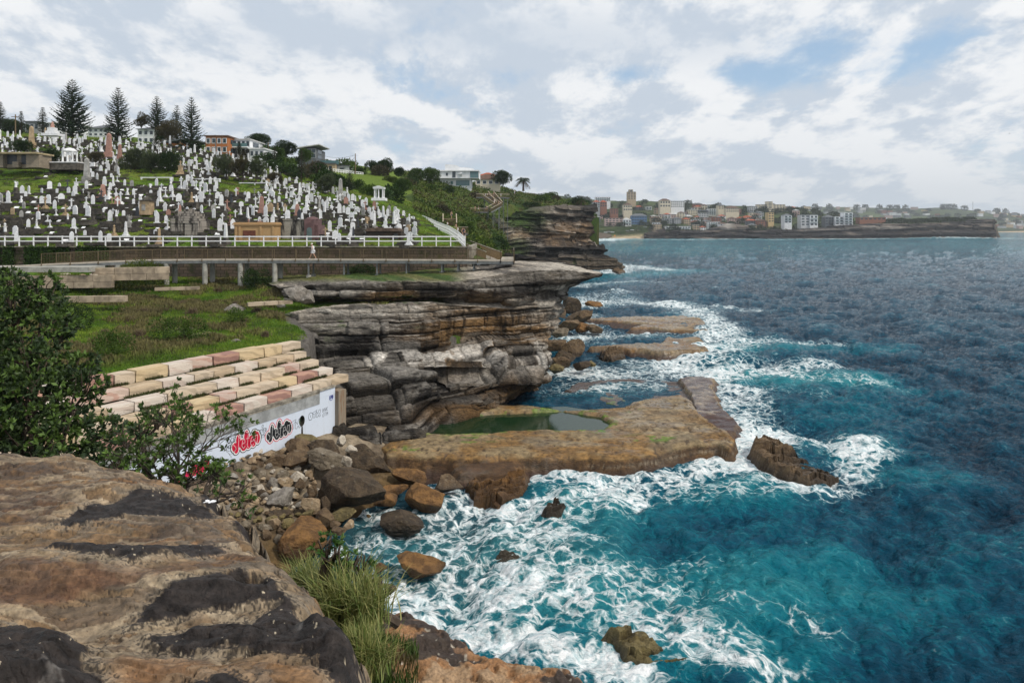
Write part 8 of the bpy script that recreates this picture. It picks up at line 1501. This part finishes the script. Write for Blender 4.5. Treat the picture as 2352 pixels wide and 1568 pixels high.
# white road fence over the lawn
t = thing('road_fence', 'white rail fence along the road above the lawn, running down to the skyline pole', 'railing'); A_, B_ = np.array(pt(650, 383, 186)), np.array(pt(834, 404, 208)); n = 30
for i in range(n+1): p = A_+(B_-A_)*i/n; obj('post', MB().box((p[0], p[1], p[2]+.5), (.16, .16, 1.3)), m_wp, t)
for hh in (1.1, .6): obj('rail', MB().bar(A_+(0, 0, hh), B_+(0, 0, hh), .12, .16), m_wp, t)
t = thing('arched_wall', 'low white wall with a row of arches beside the road under the ridge houses', 'wall', pt(612, 384, 178)); 
for i in range(6): b = MB(); b.box((i*1.35, 0, .2), (1.35, .3, .6)); b.tube([(i*1.35-.5, 0, .45), (i*1.35-.35, 0, .95), (i*1.35, 0, 1.15), (i*1.35+.35, 0, .95), (i*1.35+.5, 0, .45)], .12, 6); obj('arch', b, HMAT['white'], t)
# ---------------------------------------------------------------- suburb on the far headland
rh = random.Random(44); EX = [
 ('narrow tan tower block with rooftop box standing above the far suburb', 1442, 1461, 440, 457, 1300, 'tan', 'flat', 'grey', 5, 3, 'apartment_block'), ('rooftop lift tower of the narrow tan block', 1446, 1454, 435, 441, 1306, 'tan', 'flat', 'grey', 1, 1, 'lift_tower'),
 ('long cream apartment slab on the far skyline right of centre', 1741, 1804, 469, 483, 1330, 'cream', 'flat', 'pale', 5, 9, 'apartment_block'), ('stair tower in the middle of the long cream slab', 1763, 1775, 462, 482, 1326, 'cream', 'flat', 'white', 6, 1, 'stair_tower'), ('pale green slab left of the long cream one', 1722, 1740, 474, 487, 1320, 'pale grey', 'flat', 'grey', 4, 4, 'apartment_block'),
 ('long low white building with window band nearest the far shore', 1529, 1586, 519, 530, 1085, 'white', 'flat', 'pale', 2, 9, 'apartment_block'), ('building wrapped in blue scaffold sheeting', 1451, 1486, 495, 514, 1130, 'blue', 'hip', 'grey', 3, 6, 'apartment_block'), ('tan apartment pair with red-brown trim left of the blue-wrapped building', 1390, 1430, 500, 518, 1120, 'pink', 'flat', 'brown', 4, 5, 'apartment_block'), ('white gabled house between tan pair and blue-wrapped building', 1431, 1450, 504, 518, 1118, 'white', 'hip', 'pale', 2, 3, 'house'),
 ('white many-windowed building with dark top storey', 1541, 1572, 461, 476, 1260, 'white', 'flat', 'dark', 3, 7, 'apartment_block'), ('dark red brick block on the left of the far suburb', 1403, 1420, 478, 491, 1180, 'brick', 'flat', 'brown', 3, 3, 'apartment_block'), ('red-roofed brick house left of the dark red block', 1379, 1394, 463, 475, 1240, 'brick', 'hip', 'red', 2, 3, 'house'), ('second red-roofed house beside the brick one', 1363, 1378, 463, 476, 1240, 'grey', 'hip', 'red', 3, 3, 'house'),
 ('white balconied building at the suburb’s left edge', 1368, 1402, 452, 462, 1280, 'white', 'flat', 'white', 2, 7, 'apartment_block'), ('cream two-storey house with dark roof and verandas', 1432, 1452, 470, 484, 1220, 'cream', 'hip', 'brown', 2, 4, 'house'), ('large cream house with brown roof on the central rise', 1516, 1540, 460, 476, 1250, 'cream', 'hip', 'brown', 2, 4, 'house'), ('broad cream house with brown hipped roof right of the central rise', 1668, 1698, 477, 487, 1240, 'cream', 'hip', 'brown', 2, 6, 'house'), ('pale turreted house on the skyline right of the many-windowed building', 1650, 1663, 471, 480, 1260, 'cream', 'hip', 'grey', 2, 2, 'house'),
 ('yellow narrow apartment house left of the white glass houses', 1765, 1778, 487, 510, 1110, 'yellow', 'flat', 'grey', 4, 2, 'apartment_block'), ('tall white house with balconies at the right end of the row', 1940, 1959, 488, 517, 1075, 'white', 'flat', 'white', 5, 2, 'house'), ('plain white cubic house second from the row’s right end', 1919, 1938, 497, 516, 1078, 'white', 'flat', 'white', 3, 2, 'house'), ('glass-fronted white house in the middle of the shore row', 1861, 1879, 493, 519, 1078, 'white', 'flat', 'grey', 3, 2, 'house'), ('glass-fronted grey house left of the middle white one', 1840, 1860, 493, 518, 1080, 'pale grey', 'flat', 'grey', 4, 2, 'house'), ('white four-storey house at the left of the shore row', 1802, 1819, 494, 512, 1082, 'white', 'hip', 'grey', 3, 2, 'house'),
 ('dark glazed house with white frame near the row’s right', 1896, 1917, 498, 516, 1084, 'dark grey', 'hip', 'grey', 3, 3, 'house'), ('small brick clubhouse on the grassy saddle', 1975, 2035, 499, 505, 1140, 'brick', 'flat', 'brown', 1, 6, 'house')]
occ = []
for lab, v0, v1, y0, y1, d, wc, rf, rc_, fl_, co, nm in EX:
    rc_ = 'grey' if rc_ == 'dark' else rc_; occ.append((v0, v1, y0, y1)); hv(lab, v0, v1, y0, y1, d, wc, rf, rc_, fl_, co, name=nm, found=14, dp=14, balc=1 if wc == 'white' and rh.random() < .6 else 0, win=(.62, .5), cat='building' if nm != 'house' else 'house')
tiers = [(1085, 1500, 1700), (1110, 1500, 1770), (1120, 1780, 1960), (1150, 1360, 1950), (1185, 1350, 1940), (1220, 1345, 1920), (1255, 1340, 1900), (1290, 1335, 1890), (1330, 1240, 1870), (1365, 1240, 1860)]
for ti_, (d, va, vb) in enumerate(tiers):
    v = va+rh.uniform(0, 8); k = 0
    while v < vb:
        w_ = rh.uniform(11, 24); x = (v+w_/2-CX)/F_*d; z = float(HL.h(x, d)); yb = HY-(z-17)/F_*d; fl_ = rh.choice([2, 2, 3, 3, 4]); h_ = fl_*3.1
        if z > 5 and not any(v < b_+2 and v+w_ > a-2 and yb-12 < y1_+3 and yb > y0_ for a, b_, y0_, y1_ in occ) and rh.random() < (.80 if v > 1350 else .30) and not (abs(v+w_/2-1412) < 9 and d < 1260):
            wc = rh.choice(['white', 'white', 'cream', 'pale grey', 'grey', 'brick', 'tan', 'white', 'dark grey', 'cream', 'pink']); rf = rh.choice(['flat', 'hip', 'hip', 'hip', 'flat']); rc_ = rh.choice(['red', 'brown', 'brown', 'grey', 'pale'] if rf == 'hip' else ['pale', 'white', 'grey']); k += 1
            house(f"{wc} {['', '', 'two', 'three', 'four'][fl_]}-storey house, {rc_} {'hipped' if rf == 'hip' else 'flat'} roof, {nth(k)} from left, {nth(ti_+1)} tier of far suburb", x, d+6, z, w_/F_*d, 11, h_, wc, rf, rc_, fl_, max(2, int(w_/5)), rz=rh.uniform(-.25, .25), group='houses of the far suburb', found=8, balc=1 if wc == 'white' and rh.random() < .5 else 0, win=(.62, .48), pitch=.22)
        v += w_+rh.uniform(1, 7)
FT = [crown_mesh('far_tree', [((0, 0, 4.5), (4, 4, 3.6))]+[((2.2*math.cos(a), 2.2*math.sin(a), 4+math.sin(a*3)), (2.4, 2.4, 2.4)) for a in np.linspace(0, 5.5, 5)], 6, 1.9, (.020, .036, .014), (.050, .065, .028), 60+i) for i in range(3)]
FN = 0; bandt = {}
tl = []
for _ in range(2600):
    if len(tl) >= 210: break
    v = rh.uniform(1210, 1965); d = rh.uniform(1068, 1420); x = (v-CX)/F_*d; z = float(HL.h(x, d))
    if z < 8 or abs(v-1412) < 6: continue
    tl.append((int((d-1068)//60), x, d, z))
for _ in range(94):
    v = rh.uniform(2040, 2235); d = rh.uniform(1090, 1190); x = (v-CX)/F_*d; tl.append((7, x, d, float(HL.h(x, d))))
tl.sort(key=lambda q_: (q_[0], q_[1]/q_[2]))
for bnd, x, d, z in tl:
    bandt[bnd] = bandt.get(bnd, 0)+1; o = obj('far_tree', FT[rh.randrange(3)], m_dleaf, None, (x, d, z-1), rh.uniform(0, 6)); s_ = rh.uniform(.7, 1.45)*(.9 if bnd == 7 else 1); o.scale = (s_*1.2, s_*1.2, s_*(.8 if bnd == 7 else 1)); tag(o, f"dark bushy tree, {nth(bandt[bnd])} from left in the "+('thicket near the headland point' if bnd == 7 else f"{nth(bnd+1)} band of trees in the far suburb") if bandt[bnd] < 99 else 'dark bushy tree in the crowded right part of the thicket near the headland point', 'tree', 'trees on the far headland')
r = np.random.default_rng(44); n = 26000; v = r.uniform(1400, 2240, n); d = r.uniform(1058, 1240, n); x = (v-CX)/F_*d; z = HL.h(x, d); k = (z > 9)&(fbm(x/18, d/14, seed=5) > -.05)&((d < 1120)|(v > 2030))&~((v > 1590)&(v < 1665)&(d < 1140)&(d > 1100)); P = np.stack([x, d, z+r.uniform(0, 1.5, n)], 1)[k]; V, F, c = cards(P, 2.4, .6, seed=45, cols=mixc((.022, .040, .014), (.065, .085, .028), np.clip(.5+fbm(P[:, 0]/25, P[:, 1]/25, seed=6), 0, 1))); tag(obj('far_scrub', mesh('far_scrub', V, F, False, c), m_dleaf), 'dark low scrub covering the slope above the far headland’s cliffs', 'scrub', kind='stuff')
CARB = MB().box((0, 0, .55), (4.3, 1.75, .6)).box((-.1, 0, 1.05), (2.4, 1.6, .5), taper=.85).build('car_body'); CW = MB(); [CW.lathe([(.32, -.1), (.32, .1)], (sx, sy, .32), 8) for sx in (-1.4, 1.4) for sy in (-.85, .85)]
for k, (v, y, d) in enumerate([(1391, 519.5, 1078), (1399, 519, 1080), (1407, 519.5, 1078), (1441, 518.5, 1082), (1452, 518, 1084), (1482, 516.5, 1095), (1406, 494, 1190), (1410, 489, 1215)]):
    x = (v-CX)/F_*d; t = thing('parked_car', f"{'white' if k % 2 == 0 else 'grey'} parked car, {nth(k+1)} from the shore road’s left end", 'car', (x, d, float(HL.h(x, d))+.6), 0, 'cars parked on the far shore road'); t.scale = (1.3,)*3; obj('body', gmesh(CARB, HMAT['white' if k % 2 == 0 else 'grey']), None, t); obj('window', MB().box((-.1, 0, 1.08), (2.1, 1.66, .3)), m_glass, t)
# far coast: tiny buildings and trees
hf = []
for _ in range(4000):
    if len(hf) > 190: break
    v = rh.uniform(1700, 2600); d = rh.uniform(2520, 3450)**1.0; x = (v-CX)/F_*d; z = float(FC.h(x, d))
    if z < 6 or (v > 2140 and v < 2240 and d > 2900): continue
    hf.append((int((d-2500)//240), x, d, z))
hf.sort(key=lambda q_: (q_[0], q_[1]/q_[2])); bh = {}
FBM = {k: (lambda m_: (m_.materials.append(v), m_)[1])(MB().box((0, 0, .5), (1, 1, 1)).box((0, 0, 1.04), (1.06, 1.06, .1)).build('far_house')) for k, v in HMAT.items()}
for bnd, x, d, z in hf:
    bh[bnd] = bh.get(bnd, 0)+1; wc = rh.choice(['white', 'white', 'pale grey', 'cream', 'brick', 'grey', 'tan', 'pink', 'dark grey', 'yellow']); o = obj('far_house', FBM[wc], None, None, (x, d, z-2), rh.uniform(-.4, .4)); o.scale = (rh.uniform(12, 34), 14, rh.uniform(7, 15)); tag(o, f"tiny {wc} building, {nth(bh[bnd])} from left in the {nth(bnd+1)} band up the distant coast", 'house', 'buildings of the distant coast')
for v0, v1, y0, y1, wc, lab in ((2248, 2262, 522, 530, 'turquoise', 'pale turquoise block at the back of the distant beach'), (2230, 2247, 524, 530, 'yellow', 'yellow building left of the turquoise one behind the distant beach'), (2266, 2290, 515, 524, 'brick', 'brick apartment block above the distant beach'), (2060, 2076, 501, 511, 'tan', 'tan tower pair in the middle of the distant coast'), (2082, 2110, 499, 508, 'tan', 'second broad tan block on the distant coast'), (2212, 2232, 497, 504, 'cream', 'cream building on the distant rise below the mast')):
    d = 2560 if y0 > 512 else 2950; o = obj('far_house', FBM[wc], None, None, (((v0+v1)/2-CX)/F_*d, d, 17-(y1-HY)/F_*d-2)); o.scale = ((v1-v0)/F_*d, 20, (y1-y0)/F_*d+2); tag(o, lab, 'building', 'buildings of the distant coast')
p = pt(2235, 492, 3300); tag(obj('radio_mast', MB().tube([(0, 0, -10), (0, 0, 62)], [1.2, .8], 5), m_steel, None, p), 'thin radio mast on the distant hill', 'mast')
nt_ = 0
for v, d_, s_ in [(x_, 3280, 1.0) for x_ in (1872, 1905, 1968, 1988, 2020, 2044, 2060, 2080, 2167, 2181, 2192, 2216, 2290, 2310)]+sorted((rh.uniform(1800, 2420), rh.uniform(2600, 3400), .9) for _ in range(70)):
    nt_ += 1; x = (v-CX)/F_*d_; o = obj('far_tree', FT[nt_ % 3], m_dleaf, None, (x, d_, float(FC.h(x, d_))-2), nt_); o.scale = (s_*3, s_*3, s_*(3.6 if nt_ < 15 else 2.2)); tag(o, f"dark tree clump on the distant coast's slopes, {nth(nt_-14)} from left" if nt_ > 14 else f"tree clump on the distant skyline, {nth(nt_)} from left", 'tree', 'tree clumps of the distant coast')
x, d = (1412-CX)/F_*1052, 1052; tag(obj('umbrella', MB().lathe([(1.8, 3), (.1, 4.2)], seg=10).tube([(0, 0, 0), (0, 0, 3.2)], .15, 5), pm('orange_canvas', (.8, .25, .02), .8, .1, 3, 0), None, (x, d, float(HL.h(x, d)))), 'orange beach marker at the left end of the small far beach', 'beach marker')
x, _y, _z = pt(1375, 540, 1010); me = boulder(3001, 5, cuts=12, sc_=(52, 26, 15)); tag(obj('headland_rock', me, rockmat('headland_rock', (.14, .11, .08), (.07, .055, .042)), None, pt(1366, 545, 960)), 'low brown rock point with surf breaking on it left of the small far beach', 'rock')
x, _y, _z = pt(2319, 306, 300); b = MB(); b.tube([(-.25, 0, 0), (0, 0, .05), (.3, 0, 0)], [.03, .09, .02], 6); b.add([(-.05, 0, .04), (.1, 0, .04), (.0, -.7, .3), (-.1, .7, .3)], None, [(0, 1, 2), (0, 3, 1), (0, 2, 1), (0, 1, 3)]); tag(obj('bird', b, m_blk, None, (x, _y, _z)), 'small dark bird flying high at the right of the sky', 'bird')
# sea air
m_haze = bpy.data.materials.new('sea_air'); use(m_haze); pvn = N('ShaderNodeVolumePrincipled'); pvn.inputs['Color'].default_value = (.86, .92, 1.0, 1); pvn.inputs['Density'].default_value = .00011; pvn.inputs['Anisotropy'].default_value = .2
o_ = N('ShaderNodeOutputMaterial'); L(pvn.outputs[0], o_.inputs['Volume'])
tag(obj('haze', MB().box((0, 2200, 148), (9000, 5200, 304)), m_haze), 'pale sea haze softening the far headland and coast', 'haze', kind='stuff')
